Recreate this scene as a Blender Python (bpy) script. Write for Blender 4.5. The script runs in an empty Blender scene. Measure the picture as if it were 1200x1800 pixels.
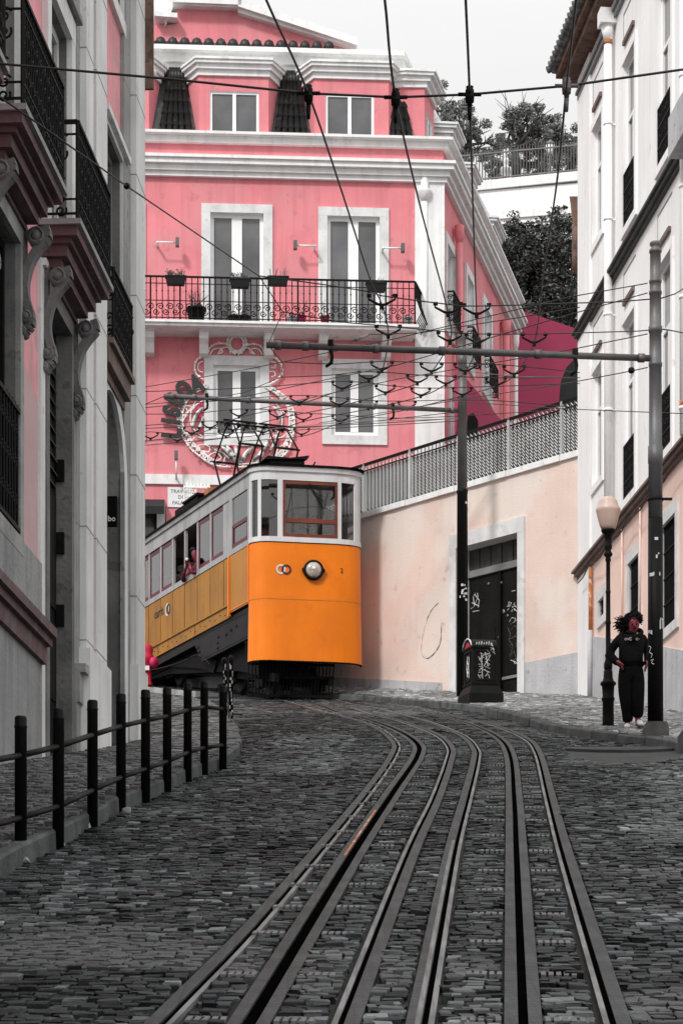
import bpy, bmesh, math, random
from mathutils import Vector, Matrix
random.seed(7)
R = math.radians
V = Vector
SC = bpy.context.scene
COL = SC.collection
F, HX, HY = 4300.0, 600.0, 1950.0        # focal length and horizon of the level, shifted camera
UP = V((0, 0, 1))

def P(x, y, Y):
    return V(((x - HX) / F * Y, Y, (HY - y) / F * Y))

def gz(Y):                                # the street: one even 20 % climb
    return 0.2 * Y - 1.6 - .12 * math.exp(-((Y - 51.0) / 5.0) ** 2)    # with a slight dip before the tram

def G(x, y, h=0.0):                       # where a sight line meets the street (raised by h)
    a, b = 3.0, 80.0
    for _ in range(50):
        Y = (a + b) / 2
        if HY - F * (gz(Y) + h) / Y > y: a = Y
        else: b = Y
    return V(((x - HX) / F * Y, Y, gz(Y) + h))

# ------------------------------------------------------------------ materials
def srgb(r, g, b):
    f = lambda c: (c / 255 / 12.92) if c / 255 <= .04045 else ((c / 255 + .055) / 1.055) ** 2.4
    return (f(r), f(g), f(b))

def mat(name, col, rough=.6, var=.12, scale=3.0, bump=0.0, bscale=40.0, metal=0.0, spec=.5,
        streak=0.0, sdir=(5, 5, .35), scol=(.05, .05, .05), speck=0.0, spcol=(.1, .1, .1), spscale=6.0, spth=.62, island=0.0, coat=0.0, speck2=None):
    m = bpy.data.materials.new(name)
    m.use_nodes = True
    nt = m.node_tree
    N, L = nt.nodes, nt.links
    b = N['Principled BSDF']
    b.inputs['Roughness'].default_value = rough
    b.inputs['Metallic'].default_value = metal
    b.inputs['Specular IOR Level'].default_value = spec
    if coat:
        b.inputs['Coat Weight'].default_value = coat
        b.inputs['Coat Roughness'].default_value = .12
    tc = N.new('ShaderNodeTexCoord')
    def noise(sc, det=4, vec=None):
        n = N.new('ShaderNodeTexNoise')
        n.inputs['Scale'].default_value = sc
        n.inputs['Detail'].default_value = det
        L.new(vec or tc.outputs['Object'], n.inputs['Vector'])
        return n
    def ramp(src, a, b_):
        r = N.new('ShaderNodeMapRange')
        r.inputs[1].default_value = a
        r.inputs[2].default_value = b_
        L.new(src, r.inputs[0])
        return r.outputs[0]
    def mix(fac, a, b_, mode='MIX'):
        x = N.new('ShaderNodeMix')
        x.data_type = 'RGBA'
        x.blend_type = mode
        for s, v in ((x.inputs[0], fac), (x.inputs[6], a), (x.inputs[7], b_)):
            if isinstance(v, (int, float)):
                s.default_value = v
            elif isinstance(v, tuple):
                s.default_value = (*v[:3], 1)
            else:
                L.new(v, s)
        return x.outputs[2]
    lo = tuple(c * (1 - var) for c in col)
    hi = tuple(min(1, c * (1 + var)) for c in col)
    n1 = noise(scale, 6)
    c = mix(ramp(n1.outputs[0], .35, .65), lo, hi)
    if island:
        ge = N.new('ShaderNodeNewGeometry')
        rp = N.new('ShaderNodeValToRGB')
        e = rp.color_ramp.elements
        e[0].position, e[0].color = 0, (1 - min(.9, island),) * 3 + (1,)
        e[1].position, e[1].color = 1, (1 + island * 3.2,) * 3 + (1,)
        k = e.new(.8); k.color = (1 + island * .15,) * 3 + (1,)
        k = e.new(.92); k.color = (1 + island * .7,) * 3 + (1,)
        L.new(ge.outputs['Random Per Island'], rp.inputs[0])
        c = mix(1.0, c, rp.outputs[0], 'MULTIPLY')
    if speck:
        n3 = noise(spscale, 8)
        mm = N.new('ShaderNodeMath'); mm.operation = 'MULTIPLY'; mm.inputs[1].default_value = speck
        L.new(ramp(n3.outputs[0], spth, spth + .06), mm.inputs[0])
        c = mix(mm.outputs[0], c, spcol)
    if speck2:
        am, c2_, sc2, th2 = speck2
        n5 = noise(sc2, 9)
        m5 = N.new('ShaderNodeMath'); m5.operation = 'MULTIPLY'; m5.inputs[1].default_value = am
        L.new(ramp(n5.outputs[0], th2, th2 + .1), m5.inputs[0])
        c = mix(m5.outputs[0], c, c2_)
    if streak:
        mp = N.new('ShaderNodeMapping')
        mp.inputs['Scale'].default_value = sdir
        L.new(tc.outputs['Object'], mp.inputs[0])
        n2 = noise(1.0, 7, mp.outputs[0])
        mm = N.new('ShaderNodeMath'); mm.operation = 'MULTIPLY'; mm.inputs[1].default_value = streak
        L.new(ramp(n2.outputs[0], .48, .75), mm.inputs[0])
        c = mix(mm.outputs[0], c, scol)
    L.new(c, b.inputs['Base Color'])
    if bump:
        n4 = noise(bscale, 6)
        bp = N.new('ShaderNodeBump')
        bp.inputs['Strength'].default_value = bump
        bp.inputs['Distance'].default_value = .02
        L.new(n4.outputs[0], bp.inputs['Height'])
        L.new(bp.outputs[0], b.inputs['Normal'])
    return m

def glass(name, tint=.75, refl=.22):
    m = bpy.data.materials.new(name)
    m.use_nodes = True
    nt = m.node_tree
    N, L = nt.nodes, nt.links
    N.remove(N['Principled BSDF'])
    t = N.new('ShaderNodeBsdfTransparent'); t.inputs[0].default_value = (tint, tint, tint, 1)
    g = N.new('ShaderNodeBsdfGlossy'); g.inputs['Roughness'].default_value = .02
    g.inputs[0].default_value = (.9, .9, .9, 1)
    fr = N.new('ShaderNodeFresnel'); fr.inputs[0].default_value = 1.5
    ad = N.new('ShaderNodeMath'); ad.operation = 'ADD'; ad.use_clamp = True; ad.inputs[1].default_value = refl
    L.new(fr.outputs[0], ad.inputs[0])
    x = N.new('ShaderNodeMixShader')
    L.new(ad.outputs[0], x.inputs[0]); L.new(t.outputs[0], x.inputs[1]); L.new(g.outputs[0], x.inputs[2])
    L.new(x.outputs[0], N['Material Output'].inputs[0])
    return m

M = {}
M['pink'] = mat('pink plaster', (.71, .225, .25), .85, .09, .9, .25, 30, streak=.55, scol=(.52, .155, .18), speck=.5, spcol=(.66, .26, .28), spscale=.7, spth=.5, speck2=(.5, (.5, .16, .18), 3.5, .6))
M['pinkdeep'] = mat('raspberry plaster', (.34, .03, .085), .85, .08, .8, .25, 30)
M['pinkold'] = mat('weathered pink plaster', (.80, .33, .36), .88, .14, 1.3, .35, 25, streak=.4, scol=(.4, .32, .32), speck=.55, spcol=(.45, .33, .33), spscale=1.6, spth=.52)
M['pinkpatch'] = mat('pale pink repaint', (.56, .37, .38), .88, .06, 1.2, .2, 25, streak=.25, scol=(.5, .25, .28))
M['white'] = mat('white plaster', (.87, .865, .855), .8, .04, .8, .2, 25, streak=.24, scol=(.5, .47, .44), speck2=(.45, (.5, .46, .42), 5, .66), speck=.35, spcol=(.5, .49, .48), spscale=2.2, spth=.66)
M['whitetrim'] = mat('white trim', (.78, .78, .77), .75, .05, 2, .15, 25, streak=.3, scol=(.32, .32, .32), speck=.3, spcol=(.42, .42, .41), spscale=5, spth=.62)
M['marble'] = mat('pale limestone surround', (.66, .66, .65), .7, .1, 3, .15, 30, streak=.25, scol=(.4, .4, .4), speck=.4, spcol=(.42, .42, .42), spscale=4, spth=.58)
M['winwhite'] = mat('white window paint', (.82, .82, .82), .45, .03, 3)
M['pane'] = mat('dark window glass', (.115, .115, .12), .06, .3, .9, spec=.6, streak=.35, sdir=(2.2, 2.2, .5), scol=(.05, .05, .055))
M['panedark'] = mat('unlit window glass', (.03, .03, .03), .1, .2, .7, spec=.6)
M['salmon'] = mat('pale salmon plaster', (.80, .58, .50), .9, .06, .8, .3, 22, streak=.2, scol=(.62, .46, .4), speck=.25, spcol=(.55, .42, .36), spscale=1.7, spth=.62)
M['cream'] = mat('cream roughcast', (.72, .565, .49), .92, .06, .7, .35, 34, streak=.25, scol=(.62, .46, .39), speck=.75, spcol=(.74, .66, .60), spscale=.45, spth=.47, speck2=(.55, (.5, .38, .33), 5, .63))
M['dado'] = mat('grey plinth render', (.45, .45, .46), .9, .1, 1.4, .5, 20, streak=.5, scol=(.2, .2, .2), speck2=(.6, (.2, .2, .2), 7, .62), speck=.4, spcol=(.3, .3, .3), spscale=3, spth=.6)
M['stone'] = mat('light limestone', (.74, .74, .73), .8, .08, 1.5, .25, 30, streak=.35, scol=(.24, .24, .24), speck=.5, spcol=(.2, .2, .2), spscale=4, spth=.66)
M['stonedark'] = mat('weathered limestone', (.3, .3, .295), .85, .16, 2.5, .5, 20, streak=.4, scol=(.13, .13, .13), speck=.6, spcol=(.1, .1, .1), spscale=5, spth=.62)
M['stonemid'] = mat('dark carved stone', (.17, .165, .163), .85, .25, 2.5, .5, 20, streak=.4, scol=(.07, .065, .065), speck=.6, spcol=(.08, .06, .06), spscale=5, spth=.6)  # dark stone colour for consoles, wall reveals and the door surround
M['stonered'] = mat('reddish carved stone', (.13, .075, .078), .85, .2, 2.5, .4, 25, streak=.5, scol=(.09, .03, .035), speck=.5, spcol=(.16, .15, .15), spscale=4, spth=.55)
M['brown'] = mat('brown stained stone', (.16, .115, .1), .85, .2, 2.5, .4, 25, streak=.4, scol=(.06, .04, .035))
M['rust'] = mat('rusty iron', (.42, .16, .06), .85, .25, 6, .4, 40, speck=.7, spcol=(.62, .5, .42), spscale=7, spth=.55)
M['iron'] = mat('black painted iron', (.007, .007, .007), .55, .2, 5, .15, 60, spec=.1)
M['irongrey'] = mat('grey galvanised iron', (.11, .11, .112), .5, .2, 3, .2, 40, metal=.3, streak=.3, scol=(.28, .12, .05), speck=.5, spcol=(.36, .15, .06), spscale=3.2, spth=.66)
M['ironblack'] = mat('black pole paint', (.004, .004, .004), .5, .2, 3, .15, 40, spec=.12, speck=.85, spcol=(.5, .48, .46), spscale=9, spth=.73)
M['wire'] = mat('dark cable', (.009, .009, .009), .6, .2, 5)
M['wirelight'] = mat('grey cable', (.16, .16, .16), .5, .2, 5)
M['doordark'] = mat('black door boards', (.006, .006, .006), .6, .3, 3, .4, 30, spec=.12, streak=.3, scol=(.02, .02, .02))
M['doorgrey'] = mat('dark grey boards', (.03, .03, .03), .6, .3, 3, .4, 30, streak=.5, scol=(.015, .015, .015))
M['greybar'] = mat('grey painted board', (.2, .2, .2), .6, .15, 3, .3, 30)
M['scrawl'] = mat('white marker paint', (.6, .6, .6), .6, .1, 9)
M['tile'] = mat('black roof tiles', (.012, .012, .012), .5, .3, 4, .3, 20, speck=.4, spcol=(.12, .12, .12), spscale=6, spth=.62)
M['tilegrey'] = mat('lichened roof tiles', (.1, .1, .1), .8, .4, 4, .6, 14, speck=.6, spcol=(.3, .3, .29), spscale=5, spth=.56)
M['orange'] = mat('orange tram enamel', (.80, .19, .001), .4, .07, 1.2, .05, 6, spec=.3, coat=.1, streak=.3, scol=(.62, .125, .003), speck=.35, spcol=(.66, .15, .002), spscale=2.5, spth=.6, speck2=(.7, (.25, .07, .01), 14, .7))
M['mustard'] = mat('shaded mustard tram paint', (.34, .14, .003), .5, .14, 1.5, .08, 10, streak=.5, scol=(.16, .06, .006), speck=.3, spcol=(.2, .08, .01), spscale=3, spth=.6)  # dirty mustard; the flank's shade is also put into the colour
M['mustardcab'] = mat('mustard cab paint', (.42, .155, .002), .45, .12, 1.5, .05, 10, streak=.4, scol=(.2, .08, .006))  # cab-side mustard, darkened to carry the flank's shade
M['tramwhite'] = mat('tram white enamel', (.62, .62, .62), .42, .06, 2, .05, 20, streak=.3, scol=(.3, .28, .28))
M['tramwhiteside'] = mat('shaded grimy tram enamel', (.34, .34, .34), .5, .1, 2, .08, 20, streak=.5, scol=(.16, .13, .13))  # darker copy of the white: flank shade put into the colour, plus grime
M['wood'] = mat('varnished red wood', (.15, .03, .008), .35, .2, 4, .1, 20, streak=.4, scol=(.1, .01, .008))
M['woodred'] = mat('dark red window wood', (.10, .012, .017), .45, .2, 4)
M['chassis'] = mat('black oily steel', (.004, .004, .004), .7, .3, 5, .3, 25, spec=.15)
M['chassisgrey'] = mat('dark grey riveted steel', (.012, .012, .0125), .55, .3, 2, .3, 20, spec=.2, streak=.5, scol=(.01, .01, .01))
M['lens'] = mat('headlamp glass', (.42, .36, .31), .08, .3, 9, spec=.9)
M['black'] = mat('flat black', (.004, .004, .004), .8, .2, 5, spec=.1)
M['letterblack'] = mat('black lettering', (.012, .012, .012), .5, .1, 5)
M['sett'] = mat('street setts', (.038, .0425, .0435), .55, .5, .42, .4, 45, spec=.1, island=.9, speck=.8, spcol=(.11, .114, .114), spscale=.55, spth=.57)
M['settpale'] = mat('paler setts', (.135, .143, .145), .6, .3, .8, .5, 45, spec=.1, island=.38)
M['joint'] = mat('dirt joints', (.008, .008, .008), .95, .3, 3, .5, 30)
M['calcada'] = mat('pale limestone cobbles', (.26, .265, .265), .6, .25, .8, .5, 45, island=.5, speck=.4, spcol=(.13, .13, .13), spscale=1.2, spth=.55)
M['calcadadark'] = mat('grey limestone cobbles', (.085, .085, .085), .6, .35, .7, .5, 45, island=.5)
M['kerb'] = mat('worn kerb stone', (.085, .09, .09), .75, .3, 2.5, .5, 25, spec=.15, speck=.4, spcol=(.04, .04, .038), spscale=3, spth=.55)
M['kerbpale'] = mat('pale kerb stone', (.3, .3, .3), .7, .3, 2.5, .5, 25, speck=.4, spcol=(.1, .1, .1), spscale=3, spth=.55)
M['plinthdark'] = mat('grimy grey plinth', (.30, .30, .30), .9, .12, 1.4, .5, 20, streak=.6, scol=(.12, .12, .12), speck=.4, spcol=(.16, .16, .16), spscale=4, spth=.6)
M['asphalt'] = mat('asphalt patch', (.035, .037, .037), .85, .2, 2, .6, 60)
M['rail'] = mat('worn rail steel', (.040, .044, .045), .5, .4, 3, .3, 30, metal=.0, spec=.12, streak=.9, sdir=(38, .5, .5), scol=(.012, .012, .012), speck=.35, spcol=(.1, .045, .02), spscale=1.3, spth=.66)
M['railbright'] = mat('polished rail head', (.16, .165, .165), .45, .4, 2, spec=.3, streak=.8, sdir=(30, .9, .9), scol=(.03, .03, .03), speck=.3, spcol=(.1, .06, .04), spscale=1.3, spth=.6)
M['groove'] = mat('groove shade black', (.002, .002, .002), .9, .2, 5, spec=.0)  # black standing in for the shade down in the grooves and slots
M['stud'] = mat('pale stud stones', (.13, .13, .13), .6, .3, 6, .3, 40)
M['leaf'] = mat('grey green leaves', (.24, .245, .236), .7, .4, 2.5, spec=.2, island=.5)
M['leafdark'] = mat('dark grey ivy leaves', (.075, .079, .074), .55, .5, 1.2, spec=.3, island=.75)
M['bark'] = mat('dark bark', (.045, .042, .04), .9, .3, 6, .6, 20)
M['ornament'] = mat('silvered fretwork', (.80, .80, .77), .5, .15, 5, .2, 30, speck=.3, spcol=(.3, .25, .15), spscale=8, spth=.6)
M['silver'] = mat('silvered carving', (.55, .54, .53), .35, .5, 6, metal=.2, speck=.9, spcol=(.1, .08, .07), spscale=7, spth=.5)
M['magenta'] = mat('magenta paper', (.55, .01, .1), .6, .2, 3)
M['red'] = mat('red enamel', (.42, .006, .03), .7, .15, 3)
M['skin'] = mat('reddish skin', (.19, .017, .034), .5, .12, 6)
M['hair'] = mat('black hair', (.005, .005, .005), .6, .3, 20, spec=.15)
M['hoodie'] = mat('black hoodie cloth', (.0065, .0065, .007), .95, .25, 5, .6, 25, spec=.08)
M['trouser'] = mat('black trouser cloth', (.004, .004, .0042), .95, .25, 5, .6, 22, spec=.08)
M['shoe'] = mat('white shoe leather', (.55, .54, .53), .6, .1, 8)
M['sole'] = mat('dark sole', (.02, .02, .02), .8, .1, 8)
M['sleeve'] = mat('crimson sleeve', (.13, .006, .02), .8, .25, 4, .5, 25)
M['lampglass'] = mat('frosted lamp glass', (.60, .44, .37), .35, .1, 2, spec=.5)
M['pot'] = mat('black plastic pot', (.008, .008, .008), .6, .2, 5, spec=.15)
M['plantgrey'] = mat('grey stems', (.1, .1, .095), .8, .3, 9)
M['sign'] = mat('white enamel sign', (.74, .74, .74), .4, .05, 3)
M['canvas'] = mat('black canvas', (.012, .012, .012), .85, .2, 5)
M['paper'] = mat('litter paper', (.4, .39, .38), .8, .2, 8)
M['concrete'] = mat('dark concrete', (.07, .066, .064), .9, .3, 5, .7, 20)
M['terr'] = mat('terrace paving', (.2, .19, .18), .9, .2, 2)
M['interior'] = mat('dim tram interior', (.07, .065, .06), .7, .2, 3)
M['soffit'] = mat('rusty soffit', (.16, .095, .07), .9, .35, 4, .5, 18, speck=.6, spcol=(.04, .035, .03), spscale=6, spth=.55)
M['tileblue'] = mat('patterned iron panel', (.05, .055, .052), .6, .3, 9, speck=.5, spcol=(.22, .19, .16), spscale=11, spth=.58)
M['glass'] = glass('tram window glass', .6, .13)
M['glassclear'] = glass('clear cab glass', .72, .05)

# ------------------------------------------------------------------ mesh builder
def root_loc(o):
    v = V((0, 0, 0))
    while o:
        v = v + o.location
        o = o.parent
    return v

class MB:
    def __init__(s):
        s.v, s.f, s.mi, s.sm = [], [], [], []
    def add(s, vs, fs, mi=0, smooth=False):
        k = len(s.v)
        s.v += [tuple(p) for p in vs]
        for f in fs:
            s.f.append([i + k for i in f]); s.mi.append(mi); s.sm.append(smooth)
        return s
    def quad(s, a, b, c, d, mi=0):
        return s.add([a, b, c, d], [(0, 1, 2, 3)], mi)
    def obox(s, o, a, b, c, mi=0):
        o, a, b, c = V(o), V(a), V(b), V(c)
        if a.cross(b).dot(c) < 0:
            a, b = b, a
        vs = [o, o + a, o + a + b, o + b, o + c, o + a + c, o + a + b + c, o + b + c]
        return s.add(vs, [(0, 3, 2, 1), (4, 5, 6, 7), (0, 1, 5, 4), (1, 2, 6, 5), (2, 3, 7, 6), (3, 0, 4, 7)], mi)
    def box(s, c, size, mi=0, rz=0.0):
        x = V((math.cos(rz), math.sin(rz), 0)); y = V((-math.sin(rz), math.cos(rz), 0))
        a, b, d = x * size[0], y * size[1], UP * size[2]
        return s.obox(V(c) - a / 2 - b / 2 - d / 2, a, b, d, mi)
    def bar(s, a, b, w, h=None, mi=0, up=UP):
        a, b = V(a), V(b); h = h or w
        d = (b - a)
        sd = d.cross(up)
        if sd.length < 1e-6: sd = d.cross(V((1, 0, 0)))
        sd.normalize()
        u = sd.cross(d).normalized()
        return s.obox(a - sd * w / 2 - u * h / 2, d, sd * w, u * h, mi)
    def tube(s, pts, r, n=8, mi=0, cap=True, closed=False):
        pts = [V(p) for p in pts]
        m = len(pts)
        rr = r if isinstance(r, (list, tuple)) else [r] * m
        vs, fs = [], []
        prev = None
        for i, p in enumerate(pts):
            if closed:
                t = pts[(i + 1) % m] - pts[i - 1]
            else:
                t = pts[min(i + 1, m - 1)] - pts[max(i - 1, 0)]
            if t.length < 1e-9: t = V((0, 0, 1))
            t.normalize()
            if prev is None:
                k = V((0, 0, 1)) if abs(t.z) < .9 else V((1, 0, 0))
                x = t.cross(k).normalized()
            else:
                x = (prev - t * prev.dot(t))
                x = x.normalized() if x.length > 1e-6 else t.cross(V((.3, .5, .8))).normalized()
            prev = x
            y = t.cross(x)
            for j in range(n):
                an = 2 * math.pi * j / n
                vs.append(p + (x * math.cos(an) + y * math.sin(an)) * rr[i])
        for i in range(m if closed else m - 1):
            for j in range(n):
                a = i * n + j; b = i * n + (j + 1) % n
                c = ((i + 1) % m) * n + (j + 1) % n; d = ((i + 1) % m) * n + j
                fs.append((a, b, c, d))
        if cap and not closed:
            fs.append(tuple(reversed(range(n)))); fs.append(tuple(range((m - 1) * n, m * n)))
        return s.add(vs, fs, mi, n > 5)
    def lathe(s, prof, loc, n=20, mi=0, axis=UP, cap=True):
        loc = V(loc); axis = V(axis).normalized()
        k = V((1, 0, 0)) if abs(axis.x) < .8 else V((0, 1, 0))
        x = axis.cross(k).normalized(); y = axis.cross(x)
        vs, fs = [], []
        for r, z in prof:
            for j in range(n):
                an = 2 * math.pi * j / n
                vs.append(loc + axis * z + (x * math.cos(an) + y * math.sin(an)) * max(r, 1e-4))
        m = len(prof)
        for i in range(m - 1):
            for j in range(n):
                a = i * n + j; b = i * n + (j + 1) % n
                fs.append((a, b, b + n, a + n))
        if cap:
            fs.append(tuple(reversed(range(n)))); fs.append(tuple(range((m - 1) * n, m * n)))
        return s.add(vs, fs, mi, True)
    def prism(s, poly, vec, mi=0):
        poly = [V(p) for p in poly]; vec = V(vec); n = len(poly)
        nn = V((0, 0, 0))
        for i in range(n):
            nn += poly[i].cross(poly[(i + 1) % n])
        if nn.dot(vec) < 0: poly.reverse()
        vs = poly + [p + vec for p in poly]
        fs = [tuple(reversed(range(n))), tuple(range(n, 2 * n))]
        fs += [(i, (i + 1) % n, n + (i + 1) % n, n + i) for i in range(n)]
        return s.add(vs, fs, mi)
    def mesh(s, me, mx, mi=0):
        return s.add([mx @ v.co for v in me.vertices], [tuple(p.vertices) for p in me.polygons], mi)
    def build(s, name, mats, parent=None, loc=None, smooth_angle=None):
        if not isinstance(mats, (list, tuple)): mats = [mats]
        base = root_loc(parent) if parent else V(loc or (0, 0, 0))
        me = bpy.data.meshes.new(name)
        bx, by, bz = base
        me.from_pydata([(x - bx, y - by, z - bz) for x, y, z in s.v], [], s.f)
        for m in mats:
            me.materials.append(M[m] if isinstance(m, str) else m)
        me.polygons.foreach_set('material_index', s.mi)
        me.polygons.foreach_set('use_smooth', s.sm)
        me.update()
        o = bpy.data.objects.new(name, me)
        COL.objects.link(o)
        if parent: o.parent = parent
        elif loc is not None: o.location = loc
        return o

def tag(o, label, cat, group=None, kind=None):
    if label: o['label'] = label
    if cat: o['category'] = cat
    if group: o['group'] = group
    if kind: o['kind'] = kind
    return o

def thing(name, label, cat, loc=(0, 0, 0), group=None):
    o = bpy.data.objects.new(name, None)
    COL.objects.link(o)
    o.location = loc
    o.empty_display_size = .3
    return tag(o, label, cat, group)

def structure(o):
    o['kind'] = 'structure'
    return o

def copy_tree(o, parent=None, loc=None, rz=None):
    c = o.copy(); COL.objects.link(c)
    if parent: c.parent = parent
    if loc is not None: c.location = loc
    if rz is not None: c.rotation_euler = (0, 0, rz)
    for ch in [x for x in bpy.data.objects if x.parent == o]:
        copy_tree(ch, c)
    return c

def text_mesh(txt, size, ext=.004, bold=0.0):
    cu = bpy.data.curves.new('lettering', 'FONT')
    cu.body = txt; cu.size = size; cu.extrude = ext; cu.offset = bold
    cu.align_x = 'CENTER'; cu.align_y = 'CENTER'; cu.resolution_u = 3
    o = bpy.data.objects.new('lettering', cu); COL.objects.link(o)
    dg = bpy.context.evaluated_depsgraph_get()
    me = bpy.data.meshes.new_from_object(o.evaluated_get(dg))
    bpy.data.objects.remove(o)
    return me

def basis(o, x, y):
    x, y = V(x).normalized(), V(y).normalized()
    z = x.cross(y)
    m = Matrix((x, y, z)).transposed().to_4x4()
    m.translation = V(o)
    return m

# ------------------------------------------------------------------ a wall plane
class Frame:
    def __init__(s, O, e, n):
        s.O = V((O[0], O[1], 0)); s.e = V((e[0], e[1], 0)).normalized(); s.n = V((n[0], n[1], 0)).normalized()
    def pt(s, a, b, z):
        return s.O + s.e * a + s.n * b + UP * z
    def a(s, x, b=0.0):
        q = (x - HX) / F; o = s.O + s.n * b
        return (q * o.y - o.x) / (s.e.x - q * s.e.y)
    def z(s, x, y, b=0.0):
        return (HY - y) * (s.O + s.n * b + s.e * s.a(x, b)).y / F
    def box(s, mb, a0, a1, b0, b1, z0, z1, mi=0):
        return mb.obox(s.pt(a0, b0, z0), s.e * (a1 - a0), s.n * (b1 - b0), UP * (z1 - z0), mi)
    def wall(s, mb, a0, a1, z0, z1, holes=(), depth=.3, b=0.0, mi=0, rmi=None):
        A = sorted({a0, a1, *[h[0] for h in holes], *[h[1] for h in holes]})
        Z = sorted({z0, z1, *[h[2] for h in holes], *[h[3] for h in holes]})
        A = [x for x in A if a0 <= x <= a1]; Z = [x for x in Z if z0 <= x <= z1]
        flip = s.e.cross(UP).dot(s.n) < 0
        def q(p):
            mb.add(p[::-1] if flip else p, [(0, 1, 2, 3)], mi)
        for i in range(len(A) - 1):
            for j in range(len(Z) - 1):
                ca, cz = (A[i] + A[i + 1]) / 2, (Z[j] + Z[j + 1]) / 2
                if any(h[0] < ca < h[1] and h[2] < cz < h[3] for h in holes): continue
                q([s.pt(A[i], b, Z[j]), s.pt(A[i + 1], b, Z[j]), s.pt(A[i + 1], b, Z[j + 1]), s.pt(A[i], b, Z[j + 1])])
        for h in holes:
            c = [(h[0], h[2]), (h[1], h[2]), (h[1], h[3]), (h[0], h[3])]
            for k in range(4):
                (p, q1), (r, q2) = c[k], c[(k + 1) % 4]
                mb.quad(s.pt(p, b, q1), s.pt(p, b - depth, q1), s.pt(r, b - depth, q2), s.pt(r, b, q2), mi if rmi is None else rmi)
        return mb
    def trim(s, name, parent, a0, a1, z0, z1, w, b0, b1, m, sill=True, wt=None):
        mb = MB(); wt = wt or w
        a0, a1 = min(a0, a1), max(a0, a1)
        s.box(mb, a0 - w, a0, b0, b1, z0, z1); s.box(mb, a1, a1 + w, b0, b1, z0, z1)
        s.box(mb, a0 - w, a1 + w, b0, b1 + .003, z1, z1 + wt)
        if sill: s.box(mb, a0 - w, a1 + w, b0, b1 + .003, z0 - w, z0)
        return mb.build(name, m, parent)
    def window(s, parent, a0, a1, z0, z1, b, leaves=2, fw=.07, pane='pane', fm='winwhite', transom=None, name='window', sub=True, cw=None):
        a0, a1 = min(a0, a1), max(a0, a1)
        mb = MB(); t = .06
        s.box(mb, a0, a0 + fw, b, b + t, z0, z1); s.box(mb, a1 - fw, a1, b, b + t, z0, z1)
        s.box(mb, a0 + fw, a1 - fw, b, b + t, z1 - fw, z1); s.box(mb, a0 + fw, a1 - fw, b, b + t, z0, z0 + fw)
        zt = z1 - fw
        if transom:
            s.box(mb, a0 + fw, a1 - fw, b, b + t, transom - fw / 2, transom + fw / 2)
            zt = transom - fw / 2
        cw = cw or fw * 1.5
        for k in range(1, leaves):
            c = a0 + (a1 - a0) * k / leaves
            s.box(mb, c - cw / 2, c + cw / 2, b + .004, b + t + .01, z0 + fw, zt)
        w = mb.build(name, fm, parent)
        g = MB(); s.box(g, a0 + fw * .5, a1 - fw * .5, b + .01, b + .025, z0 + fw * .5, z1 - fw * .5)
        g.build('pane', pane, w if sub else parent)
        return w
# ------------------------------------------------------------------ camera, sky, sun
cd = bpy.data.cameras.new('camera'); cam = bpy.data.objects.new('camera', cd); COL.objects.link(cam)
cd.sensor_fit = 'VERTICAL'; cd.sensor_height = 36; cd.lens = 36 * F / 1800
cd.shift_y = (HY - 900) / 1800
cd.clip_start = .5; cd.clip_end = 2000
cam.rotation_euler = (R(90), 0, 0)
SC.camera = cam
SUN = V((.6, 1, -1.05)).normalized()
el = math.asin(-SUN.z)
w = bpy.data.worlds.new('World'); SC.world = w; w.use_nodes = True
nt = w.node_tree; N, L = nt.nodes, nt.links
sky = N.new('ShaderNodeTexSky'); sky.sky_type = 'NISHITA'; sky.sun_disc = False
sky.sun_elevation = el; sky.sun_rotation = math.atan2(-SUN.x, -SUN.y)
sky.dust_density = 3.0; sky.air_density = 1.0
hs = N.new('ShaderNodeHueSaturation'); hs.inputs['Saturation'].default_value = .04
L.new(sky.outputs[0], hs.inputs['Color'])
tc = N.new('ShaderNodeTexCoord'); mp = N.new('ShaderNodeMapping'); mp.inputs['Scale'].default_value = (1, 1, 2.2)
nz = N.new('ShaderNodeTexNoise'); nz.inputs['Scale'].default_value = 2.6; nz.inputs['Detail'].default_value = 6
L.new(tc.outputs['Generated'], mp.inputs[0]); L.new(mp.outputs[0], nz.inputs['Vector'])
mr = N.new('ShaderNodeMapRange'); mr.inputs[1].default_value = .35; mr.inputs[2].default_value = .7
mr.inputs[3].default_value = .8; mr.inputs[4].default_value = .95
L.new(nz.outputs[0], mr.inputs[0])
cl = N.new('ShaderNodeMix'); cl.data_type = 'RGBA'                  # a high, thin, even cloud sheet over the blue
CLOUD = 9.7
cl.inputs[7].default_value = (CLOUD, CLOUD, CLOUD, 1)
L.new(mr.outputs[0], cl.inputs[0]); L.new(hs.outputs[0], cl.inputs[6])
sx_ = N.new('ShaderNodeSeparateXYZ'); L.new(tc.outputs['Generated'], sx_.inputs[0])   # overcast: the zenith is brighter than the rim
zr_ = N.new('ShaderNodeMapRange'); zr_.inputs[1].default_value = .38; zr_.inputs[2].default_value = .95; zr_.inputs[3].default_value = 1.0; zr_.inputs[4].default_value = 2.1
L.new(sx_.outputs[2], zr_.inputs[0])
vm = N.new('ShaderNodeVectorMath'); vm.operation = 'SCALE'; L.new(cl.outputs[2], vm.inputs[0]); L.new(zr_.outputs[0], vm.inputs['Scale'])
L.new(vm.outputs[0], N['Background'].inputs[0])
N['Background'].inputs[1].default_value = .1
sd = bpy.data.lights.new('sun', 'SUN'); sd.energy = 2.3; sd.angle = R(8); sd.color = (1, .98, .96)
so = bpy.data.objects.new('sun', sd); COL.objects.link(so)
so.rotation_euler = SUN.to_track_quat('-Z', 'Y').to_euler(); so.location = (-20, -40, 60)
SC.view_settings.view_transform = 'Standard'; SC.view_settings.look = 'None'
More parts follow.
